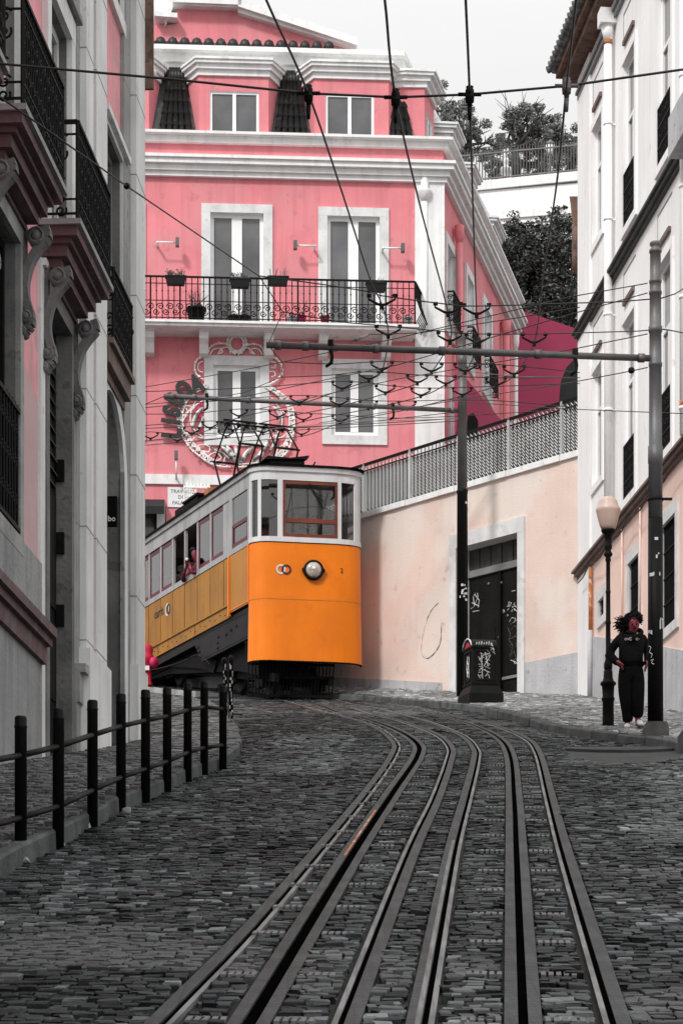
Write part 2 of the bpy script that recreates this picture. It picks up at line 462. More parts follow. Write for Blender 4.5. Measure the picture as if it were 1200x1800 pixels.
SC.view_settings.exposure = 0; SC.view_settings.gamma = 1
SC.cycles.max_bounces = 6; SC.cycles.transparent_max_bounces = 12

# ------------------------------------------------------------------ curves of the track
def cr(pts, step=.35):
    pts = [V(p) for p in pts]
    q = [pts[0] * 2 - pts[1]] + pts + [pts[-1] * 2 - pts[-2]]
    out = []
    for i in range(1, len(q) - 2):
        p0, p1, p2, p3 = q[i - 1:i + 3]
        n = max(2, int((p2 - p1).length / step))
        for k in range(n):
            t = k / n
            out.append(.5 * ((2 * p1) + (p2 - p0) * t + (2 * p0 - 5 * p1 + 4 * p2 - p3) * t * t + (3 * p1 - p0 - 3 * p2 + p3) * t ** 3))
    out.append(q[-2])
    return out

def track(px, tail=()):
    pts = [G(x, y) for x, y in px] + [V((x, y, gz(y))) for x, y in tail]
    d = pts[0] - pts[1]
    return cr([pts[0] + d * (4.0 / abs(d.y))] + pts)

AX = V((-.4186, 1, 0)).normalized()               # the way the tram points, uphill
UX = V((AX.y, -AX.x, 0))                          # across the tram, to the picture's right
def tail(c, n=4, step=3.0):
    return [(c[0] + AX.x * step * i, c[1] + AX.y * step * i) for i in range(n)]
CT = (-.79, 52.0)
def off(u): return (CT[0] + UX.x * u, CT[1] + UX.y * u)
T_R1 = track([(285, 1800), (440, 1640), (560, 1500), (650, 1390), (690, 1332), (694, 1306), (660, 1279), (606, 1261), (552, 1248)], tail(off(-.45)))
T_SA = track([(440, 1800), (622, 1500), (690, 1396), (733, 1331), (731, 1307), (695, 1284), (640, 1264), (585, 1250)], tail(off(0)))
T_R2 = track([(606, 1800), (721, 1500), (765, 1405), (788, 1339), (790, 1315), (765, 1292), (708, 1270), (650, 1254)], tail(off(.45)))
T_R3 = track([(741, 1800), (796, 1500), (820, 1405), (836, 1339), (835, 1317), (812, 1294), (757, 1271), (690, 1253)], tail(off(.72)))
T_SB = track([(919, 1800), (907, 1500), (903, 1405), (896, 1330), (876, 1299), (830, 1276), (770, 1259), (700, 1244)], tail(off(1.2)))
T_R4 = track([(1081, 1800), (990, 1500), (965, 1405), (944, 1325), (920, 1298), (858, 1273), (780, 1255), (700, 1240)], tail(off(1.68)))

def ribbon(mb, pts, o0, o1, h0, h1, mi=0):
    """a strip along a ground curve between two sideways offsets, from height h0 up to h1"""
    n = len(pts); vs = []
    for i, p in enumerate(pts):
        t = pts[min(i + 1, n - 1)] - pts[max(i - 1, 0)]
        t.z = 0; t.normalize()
        r = V((t.y, -t.x, 0))
        for o, h in ((o0, h0), (o0, h1), (o1, h1), (o1, h0)):
            q = p + r * o
            vs.append((q.x, q.y, gz(q.y) + h))
    fs = []
    for i in range(n - 1):
        for a, b in ((0, 1), (1, 2), (2, 3)):
            k = i * 4
            fs.append((k + a, k + 4 + a, k + 4 + b, k + b))
    mb.add([vs[0], vs[1], vs[2], vs[3]], [(0, 1, 2, 3)], mi)
    return mb.add(vs, fs, mi)

def rail(pts, sgn, label, bright=None):
    t = thing('tram_rail', label, 'tram rail', (pts[0].x, pts[0].y, gz(pts[0].y)), 'grooved rails of the two tracks')
    a = MB(); o = sorted((-.062 * sgn, 0.0))
    ribbon(a, pts, o[0], o[1], -.05, .014); a.build('rail_head', 'rail', t)
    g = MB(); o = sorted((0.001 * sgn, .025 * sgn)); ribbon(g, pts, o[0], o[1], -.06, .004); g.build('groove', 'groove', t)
    k = MB(); o = sorted((.026 * sgn, .05 * sgn)); ribbon(k, pts, o[0], o[1], -.05, .012); k.build('guard_strip', 'railbright', t)
    if bright:
        q = MB(); o = sorted((-.026 * sgn, -.004 * sgn)); ribbon(q, pts[bright[0]:bright[1]], o[0], o[1], .0, .0165)
        q.build('polished_edge', 'railbright', t)
    return t
rail(T_R1, 1, 'grooved rail nearest the black barrier, leftmost of the four', None)
rail(T_R2, -1, 'grooved rail right of the leftmost cable slot')
rail(T_R3, 1, 'grooved rail with a bright worn edge left of the rightmost cable slot', (0, 34))
rail(T_R4, -1, 'grooved rail nearest the lamp post, rightmost of the four')

STUDS = MB()
def slot(pts, gap, label):
    t = thing('cable_slot', label, 'cable slot', (pts[0].x, pts[0].y, gz(pts[0].y)), 'cable slots of the two tracks')
    for s in (-1, 1):
        a = MB(); o = sorted((s * gap / 2, s * (gap / 2 + .055))); ribbon(a, pts, o[0], o[1], -.06, .016); a.build('slot_beam', 'rail', t)
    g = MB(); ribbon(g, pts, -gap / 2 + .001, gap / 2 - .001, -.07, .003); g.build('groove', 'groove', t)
    for s in (-1, 1):
        m = STUDS; acc = 0
        for i in range(1, len(pts) - 1):
            acc += (pts[i] - pts[i - 1]).length
            if acc < 1.1: continue
            acc = 0
            tv = (pts[i + 1] - pts[i - 1]).normalized(); r = V((tv.y, -tv.x, 0)).normalized()
            for k in range(5):
                c = pts[i] + r * s * (gap / 2 + .078 + .034 * k)
                m.obox(V((c.x, c.y, gz(c.y) + .0)) - r * .011 - tv * .05, r * .022, tv * .1, UP * .022)
    if gap > .05:
        q = MB(); ribbon(q, [p for p in pts if 16.2 < p.y < 20.5], -gap / 2 - .022, -gap / 2 - .004, .0, .0185); q.build('rusty_edge', 'rust', t)
    return t
slot(T_SA, .06, 'dark cable slot with steel lips, leftmost of the two')
slot(T_SB, .04, 'dark cable slot with steel lips, rightmost of the two')

# ------------------------------------------------------------------ street, kerbs, pavements
def lerp_line(line, y):
    for (x0, y0), (x1, y1) in zip(line, line[1:]):
        if y0 <= y <= y1: return x0 + (x1 - x0) * (y - y0) / (y1 - y0)
    return line[0][0] if y < line[0][1] else line[-1][0]

KL = [G(x, y) for x, y in [(-60, 1580), (37, 1521), (103, 1488), (163, 1455), (213, 1428), (256, 1409), (294, 1392), (330, 1374), (359, 1362), (392, 1350), (420, 1330), (424, 1316), (414, 1284), (400, 1262), (345, 1238)]]
KL = [(p.x, p.y) for p in KL]
KL = [(KL[0][0] - .9, KL[0][1] - 8)] + KL + [(-3.6, 51.5), (-6.5, 58.5)]
KR = [G(x, y) for x, y in [(1230, 1330), (1132, 1311), (1040, 1301), (962, 1287), (900, 1268), (850, 1255), (790, 1246), (700, 1238), (640, 1232)]]
KR = [(p.x, p.y) for p in KR] + [(-.9, 53.4), (-3.4, 58.6), (-5, 62)]
KRs = sorted([(b, a) for a, b in KR]); KRs = [(a, b) for b, a in KRs]

def left_wall_x(y): return -2.407 - .066 * (30 - y)
def hl(x, y):
    if y > 32: return .13
    k, wx = lerp_line(KL, y), left_wall_x(y)
    f = min(1, max(0, (k - x) / max(.3, k - wx)))
    return .13 + f * max(0, .024 * (30 - y))
def hr(x, y):
    k = lerp_line(KRs, y); wx = 4.7 + .084 * (48.4 - y) if y < 48.4 else 4.717 - .8256 * (y - 48.4)
    f = min(1, max(0, (x - k) / max(.3, wx - k)))
    return .12 + f * .11 * math.exp(-((y - 51.0) / 5.0) ** 2)

def inpoly(x, y, poly):
    r = False; j = len(poly) - 1
    for i in range(len(poly)):
        xi, yi = poly[i]; xj, yj = poly[j]
        if (yi > y) != (yj > y) and x < (xj - xi) * (y - yi) / (yj - yi) + xi: r = not r
        j = i
    return r

POLY_L = KL + [(-30, 58.5), (-30, KL[0][1])]
POLY_R = KR[::-1] + [(9, KR[0][1]), (9, 48.4), (4.7, 48.4), (-5, 60.2)]

def smooth_noise():
    rnd = random.Random(3); g = {}
    def f(x, y):
        xi, yi = math.floor(x), math.floor(y)
        def c(a, b):
            if (a, b) not in g: g[(a, b)] = rnd.random() - .5
            return g[(a, b)]
        fx, fy = x - xi, y - yi
        fx, fy = fx * fx * (3 - 2 * fx), fy * fy * (3 - 2 * fy)
        return (c(xi, yi) * (1 - fx) + c(xi + 1, yi) * fx) * (1 - fy) + (c(xi, yi + 1) * (1 - fx) + c(xi + 1, yi + 1) * fx) * fy
    return f
SN = smooth_noise()

RAILS = [(T_R1, .068), (T_SA, .092), (T_R2, .068), (T_R3, .068), (T_SB, .082), (T_R4, .068)]
RT = []
for t, wd in RAILS:
    RT.append((sorted([(p.y, p.x) for p in t]), wd))
def rail_xs(y):
    out = []
    for t, wd in RT:
        import bisect
        i = bisect.bisect(t, (y, -99)); i = min(max(i, 1), len(t) - 1)
        (y0, x0), (y1, x1) = t[i - 1], t[i]
        k = (y - y0) / (y1 - y0) if y1 != y0 else 0
        sl = abs((x1 - x0) / (y1 - y0)) if y1 != y0 else 0
        out.append((x0 + (x1 - x0) * k, wd * math.sqrt(1 + sl * sl)))
    return out

def setts(mb, y0, y1, xr, ok, hf, dy, wx, gap=.012, hgt=.009, rough=.005, mi=0, rails=False, wave=.25, mif=None):
    mi2 = []
    y = y0; rnd = random.Random(int(y0 * 7 + dy * 1000))
    vs, fs = [], []
    while y < y1:
        d = dy * rnd.uniform(.8, 1.2)
        xa, xb = xr(y)
        x = xa + rnd.uniform(0, wx)
        rx = rail_xs(y) if rails else ()
        while x < xb:
            w_ = wx * rnd.uniform(.65, 1.5)
            cx = x + w_ / 2; x += w_ + gap * rnd.uniform(.6, 1.6)
            cy = y + d / 2 + SN(cx * .7, y * .35) * wave + SN(cx * 3 + 9, y * 3) * .03
            if any(abs(cx - a) < b + w_ * .42 for a, b in rx):
                hit = False
                for a, b in rx:
                    if abs(cx - a) < b + w_ * .42:
                        lo, hi = a - b - .004, a + b + .004
                        l, r = cx - w_ / 2, cx + w_ / 2
                        if l < lo and lo - l > .035: w_ = lo - l; cx = l + w_ / 2
                        elif r > hi and r - hi > .035: w_ = r - hi; cx = hi + w_ / 2
                        else: hit = True
                        break
                if hit: continue
            if ok and not ok(cx, cy): continue
            hw, hd = w_ / 2, (d - gap * rnd.uniform(.7, 1.5)) / 2
            z0 = gz(cy) + hf(cx, cy) + rnd.gauss(0, rough) + SN(cx * 1.3, cy * 1.1 + 50) * .02
            tx, ty = rnd.gauss(0, .035), rnd.gauss(0, .035) + .2
            sk = rnd.gauss(0, .12)
            mm_ = mif(cx, cy, rnd) if mif else mi
            k = len(vs)
            for f_, zz in ((1.0, -.04), (1.0, hgt * .5), (.89, hgt)):
                for sx, sy in ((-1, -1), (1, -1), (1, 1), (-1, 1)):
                    px = sx * hw * f_ + sy * hd * f_ * sk + (rnd.uniform(-.007, .007) if zz > 0 else 0)
                    py = sy * hd * f_ + (rnd.uniform(-.007, .007) if zz > 0 else 0)
                    vs.append((cx + px, cy + py, z0 + zz + px * tx + py * ty))
            mi2 += [mm_] * 9
            fs.append((k + 8, k + 9, k + 10, k + 11))
            for b_ in (0, 4):
                for j in range(4):
                    j2 = (j + 1) % 4
                    fs.append((k + b_ + j, k + b_ + j2, k + b_ + 4 + j2, k + b_ + 4 + j))
        y += d
    mb.add(vs, fs, mi)
    mb.mi[len(mb.mi) - len(fs):] = mi2

def span(y): return (-.142 * y - 1.5, .142 * y + 1.7)
PATCH = [G(x, y) for x, y in [(985, 1313), (1130, 1313), (1215, 1308), (1215, 1330), (1150, 1343), (1050, 1342), (1000, 1330)]]
PATCH = [(p.x, p.y) for p in PATCH]
PATCH2 = [G(x, y) for x, y in [(1015, 1384), (1080, 1379), (1170, 1384), (1160, 1392), (1080, 1394), (1025, 1391)]]
PATCH2 = [(p.x, p.y) for p in PATCH2]
def street_ok(x, y):
    if x < lerp_line(KL, y) + .02 or (y > 30.5 and inpoly(x, y, POLY_R)): return False
    return not (inpoly(x, y, PATCH))
PALE = [(p.x, p.y) for p in [G(x, y) for x, y in [(1225, 1333), (1125, 1345), (1090, 1360), (1130, 1400), (1150, 1450), (1190, 1500), (1225, 1540)]]]
def pale(x, y, r):
    if inpoly(x + r.uniform(-.25, .25), y + r.uniform(-.5, .5), PALE): return 3 if r.random() < .7 else 0
    c = SN(x * .55 + 31, y * .22 + 7) + .5 * SN(x * 1.4, y * .6 + 77)
    if any(abs(x - a) < .5 for a, b in rail_xs(y)): c -= .18
    return 3 if (c > .12 and r.random() < min(.75, (c - .08) * 3.2)) or r.random() < .05 else 0
st = MB()
nx, ny = 24, 60
xs = [-90 + 180 * i / nx for i in range(nx + 1)]; ys = [-60 + 280 * j / ny for j in range(ny + 1)]
st.add([(x, y, gz(y) - .012) for y in ys for x in xs],
       [(j * (nx + 1) + i, j * (nx + 1) + i + 1, (j + 1) * (nx + 1) + i + 1, (j + 1) * (nx + 1) + i) for j in range(ny) for i in range(nx)], 1)
z0f = lambda x, y: 0.0
setts(st, 8.6, 18, span, street_ok, z0f, .070, .072, gap=.008, rough=.006, rails=True, mif=pale)
setts(st, 18, 36, span, street_ok, z0f, .078, .082, gap=.009, rough=.006, rails=True, mif=pale)
setts(st, 36, 61, span, street_ok, z0f, .12, .13, rails=True)
st.add(STUDS.v, STUDS.f, 2)
structure(st.build('street', ['sett', 'joint', 'stud', 'settpale']))

def slab(name, poly_rows, hf, m):
    mb = MB(); vs = []; n = len(poly_rows[0])
    for row in poly_rows:
        for x, y in row: vs.append((x, y, gz(y) + hf(x, y) - .012))
    fs = [(j * n + i, j * n + i + 1, (j + 1) * n + i + 1, (j + 1) * n + i) for j in range(len(poly_rows) - 1) for i in range(n - 1)]
    mb.add(vs, fs, 1)
    return mb
rows = []
y = KL[0][1]
while y < 58:
    k = lerp_line(KL, y) - .08; wx_ = left_wall_x(y) - .4 if y < 30.2 else -12
    rows.append([(wx_ + (k - wx_) * i / 5, y) for i in range(6)]); y += .5
sl = slab('s', rows, hl, None)
setts(sl, 12, 32, lambda y: (max(-.142 * y - 1.8, left_wall_x(y)), lerp_line(KL, y) - .14), None, hl, .085, .095, wave=.2, hgt=.012)
setts(sl, 32, 56, lambda y: (-.1 * y - .4, lerp_line(KL, y) - .14), None, hl, .1, .11, wave=.2, hgt=.012)
structure(sl.build('barrier_pavement', ['calcadadark', 'joint']))
rows = []
y = KR[0][1]
while y < 60:
    k = lerp_line(KRs, y) + .08
    wx_ = 4.7 + .084 * (48.4 - y) + .6 if y < 48.4 else 4.717 - .8256 * (y - 48.4) + .5
    rows.append([(k + (wx_ - k) * i / 5, y) for i in range(6)]); y += .5
sr = slab('s', rows, hr, None)
setts(sr, KR[0][1], 58, lambda y: (lerp_line(KRs, y) + .14, (4.72 + .084 * (48.4 - y)) if y < 48.4 else 4.717 - .8256 * (y - 48.4)), None, hr, .085, .1, wave=.2, hgt=.012)
structure(sr.build('lamp_pavement', ['calcada', 'joint']))

def kerb(name, line, side, hf, m, y0=-99, y1=99):
    mb = MB(); pts = [V((x, y, 0)) for x, y in line]
    rnd = random.Random(5)
    for a, b in zip(pts, pts[1:]):
        n = max(1, round((b - a).length / .9))
        for i in range(n):
            p, q = a.lerp(b, i / n), a.lerp(b, (i + 1) / n)
            if not (y0 < p.y < y1): continue
            t = (q - p).normalized(); r = V((t.y, -t.x, 0)) * side
            h = hf(p.x, p.y) + rnd.uniform(-.008, .008)
            j = rnd.uniform(-.012, .012)
            A = p + t * .008 + r * j; B = q - t * .006 + r * j
            vs = []
            for e, (s0, zz) in ((A, (0, 0)), (B, (0, 0))):
                g = gz(e.y)
                for o, z_ in ((-.012, -.1), (-.004, h - .02), (.014, h), (.15, h), (.15, -.1)):
                    vs.append((e.x - r.x * -o if False else e.x + r.x * o, e.y + r.y * o, g + z_))
            fs = [(i_, (i_ + 1) % 5, 5 + (i_ + 1) % 5, 5 + i_) for i_ in range(5)] + [(4, 3, 2, 1, 0), (5, 6, 7, 8, 9)]
            mb.add(vs, fs)
    return structure(mb.build(name, m))
kerb('barrier_kerb', KL, -1, lambda x, y: .135, 'kerb')
kerb('lamp_kerb', KR, 1, lambda x, y: .125, 'kerb')
pm = MB()
pm.prism([V((x, y, gz(y) - .03)) for x, y in PATCH], (0, 0, .035))
structure(pm.build('asphalt_road', 'asphalt'))
# a raised strip of asphalt along the step of the ramp
rm = MB(); pts = [G(x, y) for x, y in [(1010, 1320), (1060, 1322), (1120, 1322), (1180, 1318), (1215, 1312)]]
ribbon(rm, cr(pts, .2), -.2, .2, -.02, .04)
structure(rm.build('asphalt_path', 'asphalt'))
# pale kerb seen between the barrier and the tram
kp = MB()
a, b = G(250, 1211, .1), G(352, 1221, .1)
kp.bar(a, b, .22, .12); structure(kp.build('pale_kerb', 'kerbpale'))
# ------------------------------------------------------------------ ironwork helpers
def spiral(fr, a, b, z, r, turns=1.6, d=1, start=0.0, plane='a', n=18):
    out = []
    for i in range(n + 1):
        t = i / n; an = start + d * t * turns * 2 * math.pi; rr = r * (1 - .8 * t)
        u, v_ = math.cos(an) * rr, math.sin(an) * rr
        out.append(fr.pt(a + u, b, z + v_) if plane == 'a' else fr.pt(a, b + u, z + v_))
    return out

def console(fr, a, ztop, h, dep, wd, parent, m='stonemid'):
    """an S scroll bracket: band with a volute at each end"""
    mb = MB()
    cl_ = [(.16, -.98), (.36, -.93), (.36, -.82), (.22, -.68), (.20, -.52), (.36, -.34), (.66, -.2), (.9, -.12), (.84, -.02)]
    pts = cr([V((b * dep, z * h, 0)) for b, z in cl_], .04)
    th = .036
    for i in range(len(pts) - 1):
        p, q = pts[i], pts[i + 1]
        t = (q - p).normalized(); r = V((-t.y, t.x, 0))
        c = [p + r * th, p - r * th, q - r * th, q + r * th]
        mb.prism([fr.pt(a, max(0, k.x), ztop + k.y) for k in c], fr.e * wd)
    fr.box(mb, a + .03, a + wd - .03, 0, dep * .25, ztop - h * .9, ztop)
    for (b, z, r) in ((.56, -.12, .085), (.26, -.87, .055), (.14, -1.0, .036)):
        mb.lathe([(r, -.02), (r, wd + .02)], fr.pt(a, b * dep, ztop + z * h), 16, 0, fr.e)
        mb.lathe([(r * .45, -.04), (r * .45, wd + .04)], fr.pt(a, b * dep, ztop + z * h), 10, 0, fr.e)
        for e in (a - .022, a + wd + .022):
            mb.tube(spiral(fr, e, b * dep, ztop + z * h, r * .95, 1.7, -1, 1.5, 'b'), .013, 5)
    return mb.build('console', m, parent)

def iron_rail(fr, a0, a1, b, z0, z1, parent, ends=True, bwall=0.02, dens=.095, name='railing'):
    mb = MB(); rr = .010
    L_ = a1 - a0; n = max(2, int(L_ / dens))
    for zz, r in ((z1, .022), (z1 - .12, .010), (z0 + .06, .012), (z0 + .2, .010)):
        mb.bar(fr.pt(a0, b, zz), fr.pt(a1, b, zz), r * 2, r * 1.5)
        if ends:
            for a in (a0, a1): mb.bar(fr.pt(a, b, zz), fr.pt(a, bwall, zz), r * 2, r * 1.5)
    for i in range(n + 1):
        a = a0 + L_ * i / n
        mb.tube([fr.pt(a, b, z0), fr.pt(a, b, z1)], rr if 0 < i < n else .018, 4)
    k = max(1, int(L_ / .19))
    H = z1 - z0
    for i in range(k):
        a = a0 + L_ * (i + .5) / k
        for zz, r, d, s in ((z0 + H * .72, .07, 1, 0), (z0 + H * .55, .055, -1, 2), (z0 + H * .36, .07, 1, 3.1), (z0 + .13, .055, -1, 1)):
            mb.tube(spiral(fr, a, b, zz, r, 1.4, d, s, 'a', 12), .009, 4, cap=False)
    if ends:
        dp = b - bwall
        for a in (a0, a1):
            m_ = max(1, int(dp / .2))
            for j in range(m_ + 1):
                bb = bwall + dp * j / m_
                mb.tube([fr.pt(a, bb, z0), fr.pt(a, bb, z1)], rr, 4)
            for zz, r, d in ((z0 + H * .82, .075, 1), (z0 + H * .67, .07, -1), (z0 + H * .4, .045, 1), (z0 + H * .22, .07, 1), (z0 + .09, .06, -1)):
                mb.tube(spiral(fr, a, bwall + dp * .55, zz, r, 1.3 if r > .05 else 1, d, .5, 'b', 14), .011, 4, cap=False)
    return mb.build(name, 'iron', parent)

# ------------------------------------------------------------------ the weathered pink building by the barrier
Lf = Frame((-2.527, 30), (-.066, -1), (1, -.066))
TOP = 17.5
ib = thing('apartment_building', 'weathered pink building with stone pilasters and scrolled iron balconies beside the barrier', 'building', (-2.527, 30, 4.5))
led_a0, led_a1 = Lf.a(238, .2), Lf.a(176, .2)
ZL = Lf.z(200, 592, .2)                                    # string ledge
po0, po1 = Lf.a(212.5), Lf.a(212.5) + 1.9                 # portal
pz = Lf.z(193, 697); pc = (po0 + po1) / 2; pr = (po1 - po0) / 2
d0, d1 = Lf.a(119), Lf.a(119) + 1.25                      # the louvred door
dz = Lf.z(120, 592)
bay = Lf.a(40, .06) - Lf.a(130, .06)
u0, u1 = Lf.a(211), Lf.a(211) + 1.15
uz = Lf.z(210, 283)
u2z = Lf.z(217, 66)
ZB = 8.635                                                # balcony floor
fz = Lf.z(121, 78)                                        # french window heads
holes = [(po0, po1, 3, pz), (d0, d1, 3, dz), (d0 + .05, d1 - .05, ZB, fz), (u0, u1, ZL, uz), (u0, u1, u2z + .1, u2z + 2.2)]
for k in (1, 2, 3):
    holes += [(d0 + bay * k, d1 + bay * k, 5.3, dz), (d0 + .05 + bay * k, d1 - .05 + bay * k, ZB, fz)]
for k in range(4):
    holes += [(d0 + .05 + bay * k, d1 - .05 + bay * k, ZB + 4.2, fz + 4.0)]
mb = MB()
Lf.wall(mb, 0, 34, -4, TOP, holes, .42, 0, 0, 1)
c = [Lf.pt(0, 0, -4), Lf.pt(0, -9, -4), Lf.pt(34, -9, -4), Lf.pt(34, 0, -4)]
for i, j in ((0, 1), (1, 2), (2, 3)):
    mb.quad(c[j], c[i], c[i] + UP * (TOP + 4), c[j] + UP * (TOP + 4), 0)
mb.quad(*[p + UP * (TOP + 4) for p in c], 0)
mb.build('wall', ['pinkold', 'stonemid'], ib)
# arch spandrels of the portal, flush 3 mm proud
sp = MB(); n = 10
spz = pz - pr
for s in (-1, 1):
    arc = [(pc + s * pr * math.cos(math.pi / 2 * k / n), spz + pr * math.sin(math.pi / 2 * k / n)) for k in range(n + 1)]
    for (a0, z0), (a1, z1) in zip(arc, arc[1:]):
        sp.prism([Lf.pt(a0, -.42, z0), Lf.pt(a0, -.42, pz + .01), Lf.pt(a1, -.42, pz + .01), Lf.pt(a1, -.42, z1)], Lf.n * .424)
sp.build('portal_arch', 'stonedark', ib)
ar = MB()
for k in range(18):
    t0, t1 = math.pi * k / 18, math.pi * (k + 1) / 18
    q = [Lf.pt(pc + r_ * math.cos(t), .004, spz + r_ * math.sin(t)) for r_, t in ((pr, t0), (pr + .2, t0), (pr + .2, t1), (pr, t1))]
    ar.prism(q, Lf.n * .05)
for a in (po0 - .2, po1): Lf.box(ar, a, a + .2, .004, .054, 3.2, spz)
ar.build('portal_surround', 'stone', ib)
pt_ = MB()
Lf.box(pt_, po0 - .05, po1 + .05, -.5, -.42, 3, pz)
pt_.build('portal_door', 'chassisgrey', ib)
pd = MB()
Lf.box(pd, po0 + .12, po0 + .34, -.41, -.3, 3.5, spz - .3); Lf.box(pd, po0 + .5, po0 + .58, -.41, -.36, 3.5, spz)
pd.build('door_post', 'dado', ib)
# pale block stone field round the portal, with dark grooves
bs = MB()
a_s0, a_s1 = Lf.a(225, .03), Lf.a(188, .03) + .9
Lf.wall(bs, a_s0 - .1, a_s1, 3.2, ZL - .3, [(po0 - .2, po1 + .2, 3.2, pz + .2)], .03, .03, 0)
bs.build('block_facing', 'stone', ib)
gv = MB()
for yy in (685, 750, 815, 880, 948, 1018, 1090, 1160, 1235):
    z = Lf.z(218, yy, .035); Lf.box(gv, a_s0 - .05, po0 - .2, .031, .036, z - .028, z + .028)
for a in (Lf.a(205, .035), Lf.a(196, .035)): Lf.box(gv, a - .015, a + .015, .031, .036, pz + .22, ZL - .3)
Lf.box(gv, Lf.a(201, .035) - .05, Lf.a(201, .035) + .05, .031, .04, pz + .28, pz + .62)
gv.build('grooves', 'black', ib)
def pilaster(a0, a1, b, z0, z1, m='stone', name='pilaster', joints=True):
    mb = MB(); Lf.box(mb, a0, a1, 0.001, b, z0, z1, 0)
    if joints:
        z = z0 + 1.0; k = 0
        while z < z1:
            Lf.box(mb, a0 - .003, a1 + .003, .0, b + .003, z - .006, z + .006, 1); z += .95 + .25 * ((k * 7) % 3); k += 1
    return mb.build(name, [m, 'stonedark'], ib)
pilaster(-.02, Lf.a(240, .12), .12, 3, TOP + .02)
pilaster(Lf.a(240, .06), Lf.a(226, .06) + .25, .05, 3, TOP + .02, 'stonedark')
p0, p1, p2, p3 = Lf.a(187, .12), Lf.a(168, .12), Lf.a(165, .12), Lf.a(152.5, .12)
pilaster(p0, p1, .13, 3, TOP + .02); pilaster(p2, p3, .12, 3, TOP + .02)
pilaster(p3, p3 + .2, .05, 3, TOP + .02, 'stonedark')
for a0, a1, b, z in ((p0 - .06, p3 + .06, .17, Lf.z(180, 1165, .15)), (-.05, Lf.a(240, .12) + .05, .15, Lf.z(246, 1170, .15))):
    pb_ = MB(); Lf.box(pb_, a0, a1, 0, b, 3, z); pb_.build('pilaster_base', 'stone', ib)
lg = MB()
Lf.box(lg, led_a0, p0 - .02, .0, .20, ZL - .06, ZL); Lf.box(lg, led_a0, p0 - .02, .0, .15, ZL - .26, ZL - .06); Lf.box(lg, led_a0, p0 - .02, .0, .08, ZL - .36, ZL - .26)
lg.build('ledge', 'brown', ib)
# upper windows between the pilasters
Lf.trim('window_surround', ib, u0, u1, ZL, uz, .2, 0, .04, 'stone', False, .22)
Lf.window(ib, u0, u1, ZL, uz, -.15, 2, .07, 'panedark', 'greybar')
Lf.trim('window_surround', ib, u0, u1, u2z + .1, u2z + 2.2, .16, 0, .05, 'stone', True, .2)
Lf.window(ib, u0, u1, u2z + .1, u2z + 2.2, -.12, 2, .07, 'panedark', 'stone')
hd = MB(); z = Lf.z(218, 264, .08); Lf.box(hd, u0 - .25, u1 + .25, .0, .1, z, z + .07); Lf.box(hd, u0 - .2, u1 + .2, 0, .06, z + .07, z + .12)
hd.build('window_hood', 'stone', ib)
iron_rail(Lf, u0 - .1, u1 + .1, .12, ZL + .02, ZL + .92, ib, True)
